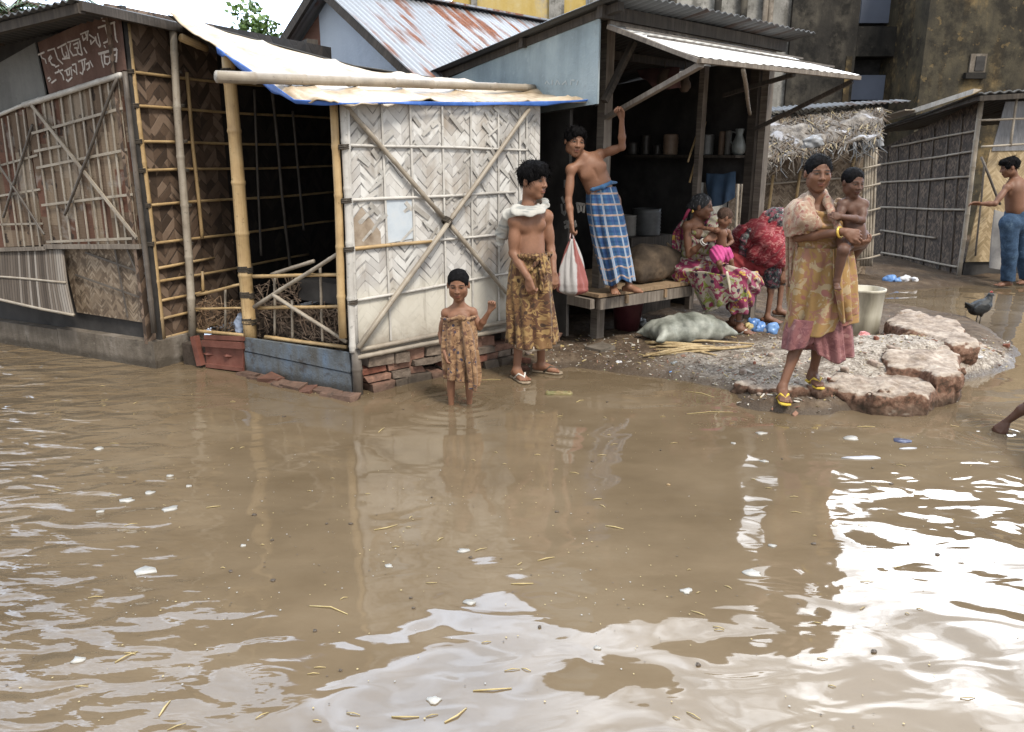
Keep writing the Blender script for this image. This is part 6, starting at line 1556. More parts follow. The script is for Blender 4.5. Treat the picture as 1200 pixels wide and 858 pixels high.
redw = person_obj(body, SK3, 'woman wrapped in a red patterned shawl sitting bent over her bare shins')
def _redshawl():
    n = NT('red_tie_dye'); o = n.obj()
    d = n.noise(o, 6, 3, col=True); q = n.vm('ADD', o, n.vm('SCALE', n.vm('SUBTRACT', d, (.5, .5, .5)), .10))
    a = n.noise(n.map(q, (1, 1, 2.2)), 17, 3, .6, 1.5); b = n.noise(o, 3.5, 3)
    col = n.mix(n.step(a, .50, .60), (.20, .020, .030), (.38, .15, .145)); col = n.mix(n.m('MULTIPLY', n.step(b, .45, .65), .6), col, (.16, .015, .025))
    return n.done(col, .8, a, .3, .006, spec=.2, sheen=.1)
RSH = _redshawl(); RSK = M_simple('plain_red_cotton', [(.17, .018, .025), (.27, .035, .04), (.32, .07, .07)], 11, .85, .35, .005)
DFL = M_print('dark_floral', (.035, .04, .045), (.20, .07, .09), (.14, .17, .16), (.30, .26, .25), 26, 'obj')
F = Field(.007)
F.cap(J['hr'], lerp(J['hr'], J['kr'], .88), .125, .095, .04); F.cap(J['hl'], lerp(J['hl'], J['kl'], .88), .125, .095, .04); F.ell((J['hr']+J['hl'])/2+V(-.05, 0, .02), (.17, .19, .15), None, .06)
field_obj(F, 'skirt', RSK, redw, lambda x, y, z: .006*np.sin((x*1.1+z)*60+2*vnoise(x*7, y*7, z*7)))
F = Field(.006); F.cap(J['kr']+V(-.04, .0, .0), lerp(J['kr'], J['ar'], .28), .092, .085, .03); F.cap(J['kl']+V(-.04, 0, 0), lerp(J['kl'], J['al'], .28), .092, .085, .03)
field_obj(F, 'skirt_hem', DFL, redw, lambda x, y, z: .005*np.sin(x*90+y*60))
F = Field(.007)
F.chain([K(868, 299, .02), K(878, 282, -.02), K(889, 274, -.08), K(901, 272, -.12)], [.125, .165, .170, .145], .05, ((.4, -.3, .8), .9))
F.chain([K(893, 276, -.25), K(908, 290, -.33), K(914, 304, -.33)], [.095, .095, .075], .05); F.chain([K(906, 270, .06), K(918, 290, .03), K(920, 304, -.02)], [.095, .095, .08], .05)
F.chain([K(885, 296, -.22), K(900, 303, -.30)], [.09, .08], .05)
F.ell(K(903, 262, -.10), (.11, .12, .12), None, .06)
field_obj(F, 'shawl', RSH, redw, lambda x, y, z: .014*np.sin((x*1.2-z*.9+y*.3)*48+3*vnoise(x*5, y*5, z*5))+.004*vnoise(x*28, y*28, z*28))
F = Field(.006); hc, hh, hf, hu, hr_ = body[3]; hp = lambda a, b, c: hc+(hr_*a+hf*b+hu*c)*hh
F.ell(hp(0, -.08, .08), np.array([.43, .50, .48])*hh, [hr_, hf, hu], .03); F.cap(hp(0, -.25, -.2), K(896, 268, -.06), .095, .09, .04); F.ell(hp(0, .60, -.10), np.array([.30, .38, .44])*hh, [hr_, hf, hu], .02, 's')
field_obj(F, 'head_cloth', DFL, redw, lambda x, y, z: .005*np.sin((x-z)*80)+.003*vnoise(x*40, y*40, z*40))
F = Field(.006); F.chain([K(869, 296, -.14), K(872, 280, -.18), K(880, 270, -.18), K(874, 300, -.16), K(883, 307, -.22)], [.030, .036, .026, .03, .02], .02); field_obj(F, 'shawl_border', DFL, redw, lambda x, y, z: .005*np.sin(z*100+x*40))

# ---- woman standing on the mound
K = Kf(5.08)
fF = nrm(V(-.03, -1, 0))
J = dict(head=K(959, 203, -.02), hh=.224, hf=(-.06, -.985, -.10), neck=K(957, 236, .02), sr=K(932.5, 248, -.0), sl=K(982, 247, .02),
         er=K(936, 278, -.05), wr=K(990, 271.5, -.27), el=K(1003, 279, .02), wl=K(996, 287, -.19),
         hr=K(949, 327, .01), hl=K(974, 325, .02), kr=K(941, 388, .0), kl=K(963, 390, .03), ar=at(917.5, 445, 4.98), al=at(952.5, 437, 5.18))
for q, t in (('ar', (-.12, -1, 0)), ('al', (.05, -1, 0))): 
    J[q][2] = max(float(ground_h(J[q][0]+t[0]*.06, J[q][1]-.06)), .06 if q == 'ar' else .108)+.083; J['t'+q] = (t, J[q][2]-.066)
J['dwr'] = ((.85, -.1, -.25), (.1, .9, -.35), dict(curl=(.55, .6, .7, .8), thumb=.6)); J['dwl'] = ((.8, -.5, .1), (.1, .2, 1), dict(curl=.6)); J['hand'] = .165
body = human(J, fF, sc=.90, gi=.98, res=.0055, chest=.6)
wom = person_obj(body, SK3, 'woman in a yellow and dusty rose sari standing on the mound in yellow slippers')
hair('hair', body[3], HAIR, wom, 'tied', .005)
YEL_P = M_print('ochre_sari_print', (.27, .165, .065), (.25, .125, .085), (.33, .25, .15), (.26, .11, .09), 13, 'uv', (.50, .56, .62))
YEL_O = M_print('ochre_sari_print_upper', (.26, .155, .065), (.35, .22, .15), (.38, .30, .18), (.26, .12, .09), 13, 'obj', (.50, .56, .62))
ROSE = M_print('dusty_rose_cotton', (.20, .085, .085), (.24, .11, .11), (.16, .065, .07), (.28, .15, .14), 20, 'uv')
ROSE_O = M_print('rose_and_cream_shawl', (.29, .20, .145), (.25, .13, .095), (.34, .27, .20), (.20, .085, .07), 24, 'obj', (.52, .55, .64))
fold = lambda th, t: (.020*np.sin(th*5+4.5*t+.8*np.sin(th*2))+.010*np.sin(th*13+1+6*t))*(.3+t)
loft('petticoat', [(K(962, 360), .165, .14), (K(965, 385), .168, .145), (K(968, 404), .160, .14), (K(970, 415), .155, .138)], ROSE, wom, 110, 30, lambda th, t: .015*np.sin(th*8)+.008*np.sin(th*17+2), .005, edge=lambda th: .05*np.exp(-((th-3.5)/.7)**2)-.03*np.exp(-((th-4.7)/.4)**2))
loft('petticoat', [(K(945, 372, -.03), .10, .11), (K(938, 392, -.04), .098, .11), (K(934, 404, -.05), .085, .10)], ROSE, wom, 90, 24, lambda th, t: .008*np.sin(th*7), .005, edge=lambda th: .03*np.cos(th))
loft('sari_skirt', [(K(964, 289, .0), .165, .125), (K(963, 305, .0), .185, .145), (K(962, 335, .0), .200, .165), (K(961, 365, .0), .200, .165), (K(958, 386, .0), .196, .165)], YEL_P, wom, 140, 70, lambda th, t: fold(th, t)+.018*np.exp(-((th-5.2-.5*t)/.25)**2)*t, .006, edge=lambda th: .085*np.clip(np.cos(th), -0.2, 1)+.01*np.sin(th*3))
sheet('pleat_fall', [[K(977, 292, -.19), K(987, 290, -.16), K(998, 290, -.08)], [K(978, 325, -.235), K(990, 325, -.21), K(1002, 322, -.11)], [K(982, 352, -.235), K(992, 352, -.22), K(1003, 348, -.11)], [K(986, 378, -.20), K(994, 376, -.20), K(1001, 366, -.12)]], YEL_P, wom, 14, .008, fold=lambda u, v: .014*np.sin(u*17+v*2)*(.5+v))
F = Field(.006); P_ = (J['hl']+J['hr'])/2; N_ = J['neck']
F.cap(lerp(P_, N_, .25), lerp(P_, N_, .46), .150, .138, .04, (fF, .80)); F.cap(lerp(P_, N_, .46), lerp(P_, N_, .74), .142, .140, .04, (fF, .80))
for sg in (-1, 1): F.ell(lerp(P_, N_, .66)+V(.070*sg, -.10, 0), (.078, .055, .07), None, .04)
F.cap(J['sl'], lerp(P_, N_, .74), .066, .10, .04); F.cap(lerp(J['sl'], J['el'], .3), J['sl'], .062, .062, .03); F.cap(J['sr'], lerp(P_, N_, .74), .066, .10, .04)
F.ell(lerp(N_, J['head'], .10)+V(0, -.07, -.01), (.055, .06, .075), None, .02, 's')
field_obj(F, 'sari_bodice', YEL_O, wom, lambda x, y, z: .007*np.sin((z*1.15+x*.55)*75+2.5*vnoise(x*7, y*7, z*7))+.003*vnoise(x*35, y*35, z*35))
F = Field(.006)
F.chain([K(962, 228, .06), K(950, 234, .045), K(940, 242, .01), K(932, 250, -.02), K(932, 264, -.05)], [.034, .044, .050, .060, .066], .05)
F.chain([K(950, 234, -.05), K(947, 246, -.10), K(953, 258, -.155), K(961, 264, -.17)], [.026, .034, .034, .020], .03, ((.2, -1, 0), .6)); F.chain([K(940, 246, -.08), K(943, 258, -.12), K(950, 266, -.14)], [.05, .05, .026], .04)
F.cap(K(932, 262, -.03), K(933, 276, -.05), .066, .072, .03); F.plane(K(940, 273.5, -.1), (.30, 0, -1.0)); 
drp = lambda x, y, z: .0032*np.sin((x*1.5-z*.55)*75+2.5*vnoise(x*5, y*5, z*5))+.0015*vnoise(x*30, y*30, z*30)
field_obj(F, 'shawl', ROSE_O, wom, drp)
F = Field(.005); F.chain([K(966, 226, .05), K(970, 236, -.05), K(974, 250, -.12), K(983, 268, -.16), K(990, 285, -.18)], [.026, .028, .026, .022, .014], .02, ((.2, -1, 0), .75)); F.chain([K(950, 226, .03), K(946, 236, -.06), K(950, 248, -.12), K(960, 262, -.165)], [.024, .026, .024, .018], .02, ((.2, -1, 0), .8)); field_obj(F, 'neck_fold', ROSE_O, wom, drp)
sheet('shawl_end', [[K(920, 250, .03), K(924, 262, .0), K(934, 272, -.04)], [K(920, 275, .04), K(925, 284, .02), K(935, 286, -.01)], [K(921, 305, .04), K(926, 308, .02), K(934, 306, .0)], [K(922, 337, .03), K(927, 334, .01), K(933, 326, .0)]], ROSE_O, wom, 14, .008, fold=lambda u, v: .012*np.sin(u*16+v*3)*(.4+v))
ring(wom, lerp(J['er'], J['wr'], .90), J['wr']-J['er'], .031, .0075, MAT['gold'])
YS = M_simple('yellow_rubber', [(.55, .38, .04), (.66, .48, .07)], 20, .6, .1)
sandal(wom, J['ar'], J['tar'][0], J['tar'][1], .22, YS, YS, 1); sandal(wom, J['al'], J['tal'][0], J['tal'][1], .22, YS, YS, 1)
# the child on her hip
Kc = Kf(4.93)
B = dict(head=Kc(999.5, 214, .02), hh=.172, hf=(.24, -.94, -.22), neck=Kc(999, 233.5, .03), sr=Kc(987.5, 240, .02), sl=Kc(1011.5, 240, .04),
         er=Kc(984, 254, -.02), wr=Kc(981, 253, -.06), el=Kc(1010, 258, -.02), wl=Kc(986, 254, -.12), hr=Kc(993, 279, .02), hl=Kc(1007, 279, .07), kr=Kc(988.5, 293, -.13), kl=Kc(1010, 286, .20), ar=Kc(980.5, 329, -.10), al=Kc(988, 318, .34))
B['ar0'] = V(-.2, .9, 0)
B['dwl'] = ((-1, -.05, .25), (0, .9, -.3), dict(curl=.4, thumb=.3)); B['hand'] = .085; B['tar'] = ((-.15, -.7, 0), B['ar'][2]-.045); B['tal'] = ((.2, -.9, 0), B['al'][2]-.04)
body = human(B, (.12, -.98, 0), sc=.47, gi=1.42, res=.0042, belly=.5)
tod = person_obj(body, SK4, 'bare toddler with cropped hair carried on the standing woman hip')
tod['label'] = 'bare toddler with cropped hair riding on the hip of the standing woman'
hair('hair', body[3], HAIR, tod, 'crop', .004)

# ---- boy in blue jeans at the mat hut
K = Kf(9.85)
fH = nrm(V(-.80, .55, 0))
J = dict(head=K(1183, 196), hh=.235, hf=(-.90, .20, -.28), neck=K(1190, 212, .02), sl=K(1180, 220, -.10), sr=K(1203, 216, .12), el=K(1166, 239, -.18), wl=K(1148, 239, -.1), er=K(1214, 242, .15), wr=K(1210, 262, .1),
         hl=K(1183, 262, -.07), hr=K(1198, 262, .08), kl=K(1183, 298, -.08), kr=K(1199, 298, .08), al=at(1181, 329, 9.8), ar=at(1203, 326, 9.98))
for q, t in (('al', (-.95, -.1, 0)), ('ar', (-.9, -.3, 0))): J[q][2] = .09; J['t'+q] = (t, .025)
J['dwl'] = ((-1, 0, .1), (0, -.5, -.8), dict(curl=.35)); J['hand'] = .165
body = human(J, fH, sc=.92, gi=.9, res=.007)
jb = person_obj(body, SK3, 'bare-backed boy in blue jeans reaching for the edge of the mat hut')
hair('hair', body[3], HAIR, jb, 'short', .006, seed=2)
F = Field(.008)
F.cap(J['hl'], J['hr'], .112, .112, .05); F.cap((J['hl']+J['hr'])/2, lerp((J['hl']+J['hr'])/2, J['neck'], .27), .128, .122, .04)
for h, k_, a in (('hl', 'kl', 'al'), ('hr', 'kr', 'ar')): F.chain([J[h], J[k_], J[a]+V(0, 0, .02)], [.108, .086, .080], .03)
F.plane(J['al']+V(0, 0, -.005), (0, 0, -1)); F.plane(lerp((J['hl']+J['hr'])/2, J['neck'], .30), (0, 0, 1))
def _jean():
    n = NT('faded_denim'); o = n.obj(); a = n.noise(o, 5, 5, .65); b = n.noise(o, 60, 2)
    return n.done(n.ramp(n.m('ADD', n.m('MULTIPLY', a, .7), n.m('MULTIPLY', b, .3)), [(.35, (.014, .026, .05)), (.55, (.035, .065, .115)), (.72, (.09, .14, .20))]), .85, b, .3, .004, spec=.2)
field_obj(F, 'jeans', _jean(), jb, lambda x, y, z: .006*fbm(x*9, y*9, z*14, 3))

# ---- wader at the edge of the picture, one arm reaching to the water
hw = at(1180, 494, 4.50)
J = dict(head=V(3.14, 4.36, .62), hh=.225, hf=(-.25, .7, -.65), neck=V(3.17, 4.20, .60), sl=V(3.14, 4.30, .50), sr=V(3.36, 4.05, .54), el=at(1208, 473, 4.44), wl=hw, er=V(3.42, 3.9, .36), wr=V(3.25, 3.9, .30),
         hl=V(3.06, 3.78, .46), hr=V(3.24, 3.66, .46), kl=V(2.80, 3.76, .14), kr=V(3.02, 3.52, .16), al=V(2.86, 3.62, -.12), ar=V(3.08, 3.42, -.12))
J['dwl'] = ((-.55, .1, -.75), (.5, .5, -.6), dict(curl=(.45, .5, .55, .6), thumb=.6)); J['hand'] = .15
body = human(J, (-.5, .5, -.6), sc=.85, gi=.95, res=.006)
wd = person_obj(body, SK4, 'crouching wader of whom only a dark forearm and hand reaching to the water show')
hair('hair', body[3], HAIR, wd, 'short', .006)
F = Field(.007); F.cap(J['hl'], J['hr'], .115, .115, .05)
for h, k_ in (('hl', 'kl'), ('hr', 'kr')): F.cap(J[h], lerp(J[h], J[k_], .7), .105, .085, .04)
field_obj(F, 'shorts', M_simple('dark_cotton', [(.03, .03, .04), (.06, .055, .06)], 10, .9, .3), wd)
# ---------------------------------------------------------------- things lying about
def fieldthing(F, name, mat, label, cat, disp=None, group=None):
    v, fc = F.mesh(disp); o = mesh_obj(name, v, fc, mat, None, None, None, True)
    return tag(o, label, cat, group)
def lathe(m, c, prof, n=24, mat=0, ax=UP):
    """prof: (radius, height) pairs about a line through c"""
    ax = nrm(ax); x = nrm(np.cross(ax, V(.31, .95, .02))); y = np.cross(ax, x); b = len(m.v); L = 0
    for i, (r, h) in enumerate(prof):
        if i: L += math.hypot(r-prof[i-1][0], h-prof[i-1][1])
        for k in range(n):
            a = 2*pi*k/n; m.v.append(np.asarray(c)+ax*h+(x*cos(a)+y*sin(a))*r); m.uv.append((k/n, L))
    for i in range(len(prof)-1):
        for k in range(n):
            k2 = (k+1) % n; m.f.append((b+i*n+k, b+i*n+k2, b+(i+1)*n+k2, b+(i+1)*n+k)); m.m.append(mat)
    m.f.append(tuple(b+k for k in reversed(range(n)))); m.m.append(mat); e = b+(len(prof)-1)*n; m.f.append(tuple(e+k for k in range(n))); m.m.append(mat)
def gz(p): return float(ground_h(p[0], p[1]))

# carrier bag in the boy's hand
K = Kf(6.28)
bag = thing('carrier_bag', 'white and red striped plastic carrier bag hanging from the boy hand', 'bag', K(671, 342))
bag['label'] = 'red and white striped plastic bag hanging from the hand of the boy'
def _bagmat():
    n = NT('striped_plastic'); x, y, z = n.xyz(n.uv()); f = n.m('FRACT', n.m('ADD', n.m('MULTIPLY', x, 5.4), n.m('MULTIPLY', n.noise(n.uv(), 7, 2), .35)))
    col = n.mix(n.step(n.m('ABSOLUTE', n.m('SUBTRACT', f, .5)), .26, .20), (.50, .48, .47), (.36, .125, .11))
    return n.done(col, .3, n.noise(n.uv(), 22, 3), .5, .01, spec=.5, trans=.25)
BAGM = _bagmat()
loft('bag_body', [(K(671, 280), .014, .012), (K(670.5, 290), .040, .030), (K(670, 306), .078, .056), (K(670, 322), .104, .080), (K(670.5, 335), .116, .088), (K(671, 343), .092, .066), (K(671, 346.5), .012, .01)], BAGM, bag, 80, 40,
     lambda th, t: (.010*np.sin(th*5+4*t)+.007*np.sin(th*11+1-3*t))*np.sqrt(np.sin(pi*np.clip(t*.98+.01, 0, 1))), .003)
m = MB(); top = K(671, 281)
for sg in (-1, 1): m.tube([top+V(.012*sg, 0, -.01), boy_wr+V(.014*sg, -.01, -.035), boy_wr+V(.008*sg, 0, .0)], [.012, .007, .006], 6)
m.build('handle', BAGM, bag, True)

# sacks
c = g(806, 402, .06)+V(.02, .16, .10)
F = Field(.009); ax_ = [nrm(V(.93, .36, 0)), nrm(V(-.36, .93, 0)), UP]
F.ell(c, (.33, .17, .125), ax_, .03); F.box(c+V(0, 0, -.03), (.32, .16, .07), ax_, .07, .08)
for a, b in ((1, 1), (1, -1), (-1, 1), (-1, -1)): F.cap(c+ax_[0]*.27*a+ax_[1]*.11*b-UP*.02, c+ax_[0]*.39*a+ax_[1]*.17*b-UP*.05, .07, .016, .06)
def _sack():
    n = NT('woven_plastic_sack'); o = n.obj(); a = n.noise(o, 5, 5, .6); w_ = n.noise(o, 120, 1)
    return n.done(n.ramp(a, [(.34, (.075, .08, .066)), (.5, (.20, .21, .182)), (.66, (.36, .37, .33))]), .55, n.m('ADD', a, n.m('MULTIPLY', w_, .1)), .5, .01, spec=.4)
fieldthing(F, 'filled_sack', _sack(), 'full pale grey sack lying on the mud below the platform', 'sack', lambda x, y, z: .010*fbm(x*9, y*9, z*9, 3)+.005*np.sin((x*.9+y*.4)*45+3*vnoise(x*6, y*6, z*6)))
c = S(.83, .27, .505+.17)
F = Field(.008); F.ell(c, (.21, .17, .165), [d1, no, UP], .03); F.box(c+V(0, 0, -.09), (.20, .15, .07), [d1, no, UP], .06, .06)
F.chain([c+d1*.10+V(0, 0, .02), c+d1*.24+no*.03+V(0, 0, -.02)], [.13, .155], .03); F.ell(c+d1*.30+no*.04+V(0, 0, -.02), (.08, .12, .12), [d1, no, UP], .02, 's')
SKB = M_simple('jute', [(.035, .026, .02), (.075, .055, .038), (.14, .10, .066)], 8, .95, .5, .008)
br = fieldthing(F, 'jute_sack', SKB, 'half-open dark brown jute sack slumped on the platform beside the boy', 'sack', lambda x, y, z: .012*fbm(x*8, y*8, z*8, 3))
F = Field(.006); q = c+d1*.245+no*.03
F.chain([q+V(0, 0, .15), q+no*.08+V(.02, 0, .06), q+no*.10+V(.01, 0, -.06), q+no*.04+V(0, 0, -.16)], [.014, .034, .032, .016], .02, (d1, .5)); field_obj(F, 'folded_mouth', M_simple('jute_light', [(.12, .085, .055), (.21, .155, .10)], 8, .95, .5, .008), br)

# on the platform and shelves
def P_(s, d, z=.505): return S(s, d, z)
m = MB(); c = S(1.48, .90, .827); lathe(m, c, [(.135, 0), (.14, .02)]+[(.14+(.006 if i % 2 else -.004), .03+.017*i) for i in range(13)]+[(.142, .26), (.125, .262), (.12, .20)], 28)
o = m.build('ribbed_tub', M_simple('dark_zinc', [(.035, .036, .036), (.07, .072, .072)], 10, .5, .2, .004, metal=.3), None, True); tag(o, 'ribbed dark metal tub on the counter behind the jute sack', 'tub')
m = MB(); lathe(m, S(1.30, .98, .827), [(.085, 0), (.09, .01), (.09, .19), (.093, .2), (.08, .2), (.078, .12)], 24)
o = m.build('tin', M_simple('pale_tin', [(.14, .13, .12), (.22, .21, .19)], 8, .5, .2), None, True); tag(o, 'plain pale tin beside the ribbed tub on the counter', 'tin')
m = MB()
for k in range(6): m.boxax(P_(1.06+.012*RNG.normal(), .28, .515+.022*k), [nrm(d1+no*RNG.normal(0, .2))*.09, nrm(no-d1*RNG.normal(0, .2))*.07, V(0, 0, .0095)])
o = m.build('paper_stack', M_simple('old_paper', [(.22, .18, .12), (.36, .30, .21)], 12, .9, .2), None); tag(o, 'small stack of yellowed papers on the platform beside the old woman', 'papers')
m = MB(); c = P_(1.08, .42); lathe(m, c, [(.03, 0), (.032, .005), (.032, .10), (.02, .115), (.02, .14)], 16); o = m.build('jar', M_simple('green_jar', [(.18, .26, .20), (.30, .36, .30)], 8, .3, .1), None, True); tag(o, 'little greenish jar standing beside the papers on the platform', 'jar')
# shelf along the end wall
EX = V(-.6, .8, 0)
def E_(d, z, s=1.93): return S(s, d, z)
sh_z = 1.60
def can(u, s, r, h, mat, label, cat, prof=None, z=None, name='can', v=167):
    # stands on the shelf where the line of sight crosses it
    O_ = S(s, 0, 0); nn = V(.8, .6, 0); d = ray(u, v); t = np.dot(O_-ORG, nn)/np.dot(d, nn); p = ORG+d*t; c = V(p[0], p[1], sh_z if z is None else z)
    m = MB(); lathe(m, c, prof or [(r*.97, 0), (r, .01)]+[(r*(1.03 if i % 2 else .98), .02+(h-.04)*i/8) for i in range(9)]+[(r, h-.01), (r*.9, h)], 22)
    o = m.build(name, mat, None, True); return tag(o, label, cat)
can(786, 1.90, .075, .20, M_simple('brown_tin', [(.16, .11, .075), (.24, .17, .12)], 9, .5, .1), 'ribbed brown tin standing alone on the dark shelf behind the boy', 'tin')
can(829, 1.90, .062, .19, M_simple('grey_zinc', [(.07, .07, .068), (.11, .11, .105)], 9, .45, .1, metal=.3), 'dull grey tin on the shelf behind the leaning bamboo sticks', 'tin')
can(846, 1.92, .03, .22, M_simple('wood_pestle', [(.07, .045, .03), (.12, .08, .055)], 9, .7, .1), 'slim brown cylinder on the shelf next to the grey tin', 'container', [(.028, 0), (.03, .01), (.03, .2), (.026, .215)])
can(853.5, 1.92, .03, .22, M_simple('grey_tube', [(.06, .055, .05), (.10, .095, .085)], 9, .6, .1), 'slim grey cylinder on the shelf next to the pale jug', 'container', [(.028, 0), (.03, .01), (.03, .21), (.02, .222)])
for u, r, h, lb in ((742, .07, .13, 'squat dark pot on the shelf end nearest the raised arm of the boy'), (757, .05, .20, 'tall dark canister between the squat pot and the brown tin on the shelf'), (771, .045, .10, 'small dark bowl-like pot on the shelf touching the ribbed brown tin')):
    can(u, 1.93, r, h, M_simple('sooty_metal', [(.035, .032, .03), (.075, .068, .06)], 9, .45, .1, metal=.3), lb, 'pot', name='pot')
for u, v, s_, r, h, lb in ((778, 104, 1.25, .07, .16, 'dark pot hanging on a cord under the shop roof behind the red bundle'), (802, 108, 1.4, .055, .13, 'small dark pot hanging on a cord near the inner post')):
    O_ = S(s_, 0, 0); d = ray(u, v); nn = V(.8, .6, 0); t = np.dot(O_-ORG, nn)/np.dot(d, nn); c = ORG+d*t
    m = MB(); lathe(m, c, [(r*.5, 0), (r, h*.3), (r*.95, h*.6), (r*.6, h*.85), (r*.7, h)], 18); o = m.build('hanging_pot', M_simple('clay_pot', [(.05, .035, .026), (.10, .07, .05)], 9, .8, .2), None, True); tag(o, lb, 'pot')
    m = MB(); m.tube([c+V(0, 0, h*.9), V(c[0], c[1], 2.42)], .005, 5); m.build('cord', MAT['bamboo_dark'], o, True)
jug = can(866, 1.92, .05, .24, M_simple('enamel', [(.10, .11, .105), (.16, .17, .165)], 9, .3, .1), 'pale enamel jug with curved handle on the shelf by the post', 'jug', [(.035, 0), (.06, .02), (.065, .08), (.045, .14), (.03, .18), (.042, .23), (.036, .235)])
m = MB(); c = WL[jug.name]; m.tube([c+EX*.04+V(0, 0, .20), c+EX*.09+V(0, 0, .21), c+EX*.10+V(0, 0, .13), c+EX*.06+V(0, 0, .08)], .008, 8); m.build('handle', jug.data.materials[0], jug, True)
# cloths hung up inside
def cloth_on(px, s, mat, name, label, bulge=.05):
    O_ = S(s, 0, 0); nn = V(.8, .6, 0)
    def pt(u, v, o=0): d = ray(u, v); t = np.dot(O_-nn*o-ORG, nn)/np.dot(d, nn); return ORG+d*t
    o = sheet(name, [[pt(*q) for q in r] for r in px], mat, None, 12, .008, fold=lambda u, v: .018*np.sin(u*13+2*v)*(.3+v)); return tag(o, label, 'cloth')
cloth_on([[(828, 203), (845, 204), (862, 201)], [(827, 220, .04), (845, 222, .06), (861, 218, .04)], [(831, 243, .03), (846, 240, .05), (860, 232, .03)]], 1.98, M_simple('slate_blue_cotton', [(.04, .075, .13), (.075, .125, .20)], 6, .9, .3), 'hanging_cloth', 'slate blue cloth hanging under the shelf behind the old woman')
cloth_on([[(746, 82), (770, 80), (796, 79)], [(752, 92, .05), (772, 96, .07), (795, 90, .05)], [(764, 98, .04), (778, 104, .05), (796, 103, .04)]], 1.3, M_simple('dull_red_cotton', [(.10, .05, .05), (.16, .085, .08)], 6, .9, .3), 'hanging_cloth', 'dull red cloth bundle slung under the shop roof')
st_pm = V(pm[0], pm[1], 0)
for i, (a, b) in enumerate((((827, 143), (808, 214)), ((822, 142), (806, 190)), ((831, 150), (813, 208)))):
    m = MB(); m.bamboo(Sp(*a, .66+.03*i), Sp(b[0], b[1], .60+.02*i), .010, node=.25); o = m.build('bamboo_stick', MAT['bamboo'], None, True); tag(o, 'thin bamboo stick leaning on the inner post of the shop', 'stick', 'bamboo sticks leaning on the inner post')
for i, u in enumerate((866, 871, 878)):
    m = MB(); m.bamboo(at(u, 205, 9.1), at(u-7, 330, 8.9), .014, node=.3); o = m.build('bamboo_stake', MAT['bamboo_old'], None, True); tag(o, 'bamboo stake standing behind the woman in red', 'stake', 'bamboo stakes behind the woman in red')
# bucket and rubbish under the platform
m = MB(); c = S(.78, .42, .04); lathe(m, c, [(.11, 0), (.145, .25), (.15, .26), (.13, .26), (.10, .04)], 24); o = m.build('bucket', M_simple('maroon_plastic', [(.055, .014, .018), (.09, .025, .03)], 8, .4, .1), None, True); tag(o, 'dark maroon plastic bucket in the shade under the platform', 'bucket')
RAGS = [M_simple('grey_plastic_scrap', [(.16, .17, .17), (.36, .37, .36)], 9, .35, .4), M_simple('pale_plastic_scrap', [(.42, .42, .44), (.60, .60, .62)], 9, .3, .4), M_simple('blue_plastic_scrap', [(.05, .13, .33), (.16, .28, .50)], 9, .3, .4), M_simple('pink_plastic_scrap', [(.45, .14, .15), (.58, .26, .25)], 9, .35, .4)]
def scrap(p, size, mat, label, cat='litter', group=None, flat=.35, seed=0, name='plastic_scrap'):
    F = Field(max(.006, size/16)); p = np.asarray(p, float)
    rg = np.random.default_rng(seed)
    for k in range(4): F.ell(p+rg.normal(0, size*.28, 3)*V(1, 1, .2)+V(0, 0, size*flat*.4), np.array([size*.5, size*.4, size*flat])*rg.uniform(.6, 1.1), [nrm(rg.normal(0, 1, 3)*V(1, 1, .1)), V(0, 1, 0), UP] if False else None, size*.2)
    return fieldthing(F, name, mat, label, cat, lambda x, y, z: size*.16*fbm(x*2.2/size, y*2.2/size, z*2.2/size+seed, 3), group)
p = g(892, 384, .09); p[2] = gz(p)
b1_ = scrap(p, .13, RAGS[2], 'crumpled blue and white plastic bag on the mud by the sack', 'bag', None, .5, 3, 'plastic_bag')
p2 = g(905, 386, .09); p2[2] = gz(p2); scrap(p2, .09, RAGS[1], 'crumpled white plastic bag next to the blue one on the mud', 'bag', None, .5, 4, 'plastic_bag')
p3 = g(880, 383, .09); p3[2] = gz(p3); scrap(p3, .07, M_simple('yellow_wrapper', [(.35, .27, .10), (.46, .38, .20)], 9, .5, .3), 'crumpled yellowish wrapper beside the foot of the old woman', 'litter', None, .5, 5)
for (u, v, s_, mi, lb, sd_) in ((1010, 412, .085, 3, 'pink plastic scrap on the pale mound beside the standing woman'), (1016, 404, .05, 1, 'tiny white plastic scrap on the pale mound near the pink one'), (1048, 328, .14, 2, 'blue plastic litter on the far mud before the mat hut'), (1062, 327, .12, 1, 'pale plastic litter on the far mud beside the blue piece'), (752, 378, .09, 0, 'grey plastic scrap in the shade under the platform'), (741, 366, .06, 1, 'crumpled pale scrap hanging near the platform edge'), (850, 415, .05, 1, 'white scrap among the cane pieces'), (1085, 345, .12, 0, 'grey rag lying in the far puddle')) if False else ():
    pass
for i, (u, v, s_, mi, lb) in enumerate(((1010, 412, .085, 3, 'pink plastic scrap on the pale mound beside the standing woman'), (1018, 403, .05, 1, 'tiny white plastic scrap on the pale mound near the pink one'), (1046, 328, .13, 2, 'blue plastic litter on the far mud before the mat hut'), (1062, 328, .12, 1, 'pale plastic litter on the far mud beside the blue piece'), (752, 380, .09, 0, 'grey plastic scrap on the mud in the shade of the platform'), (1085, 343, .12, 0, 'grey rag lying in the mud before the mat hut'))):
    p = g(u, v, .06); p[2] = gz(p); scrap(p, s_, RAGS[mi], lb, 'litter', None, .4, 10+i)
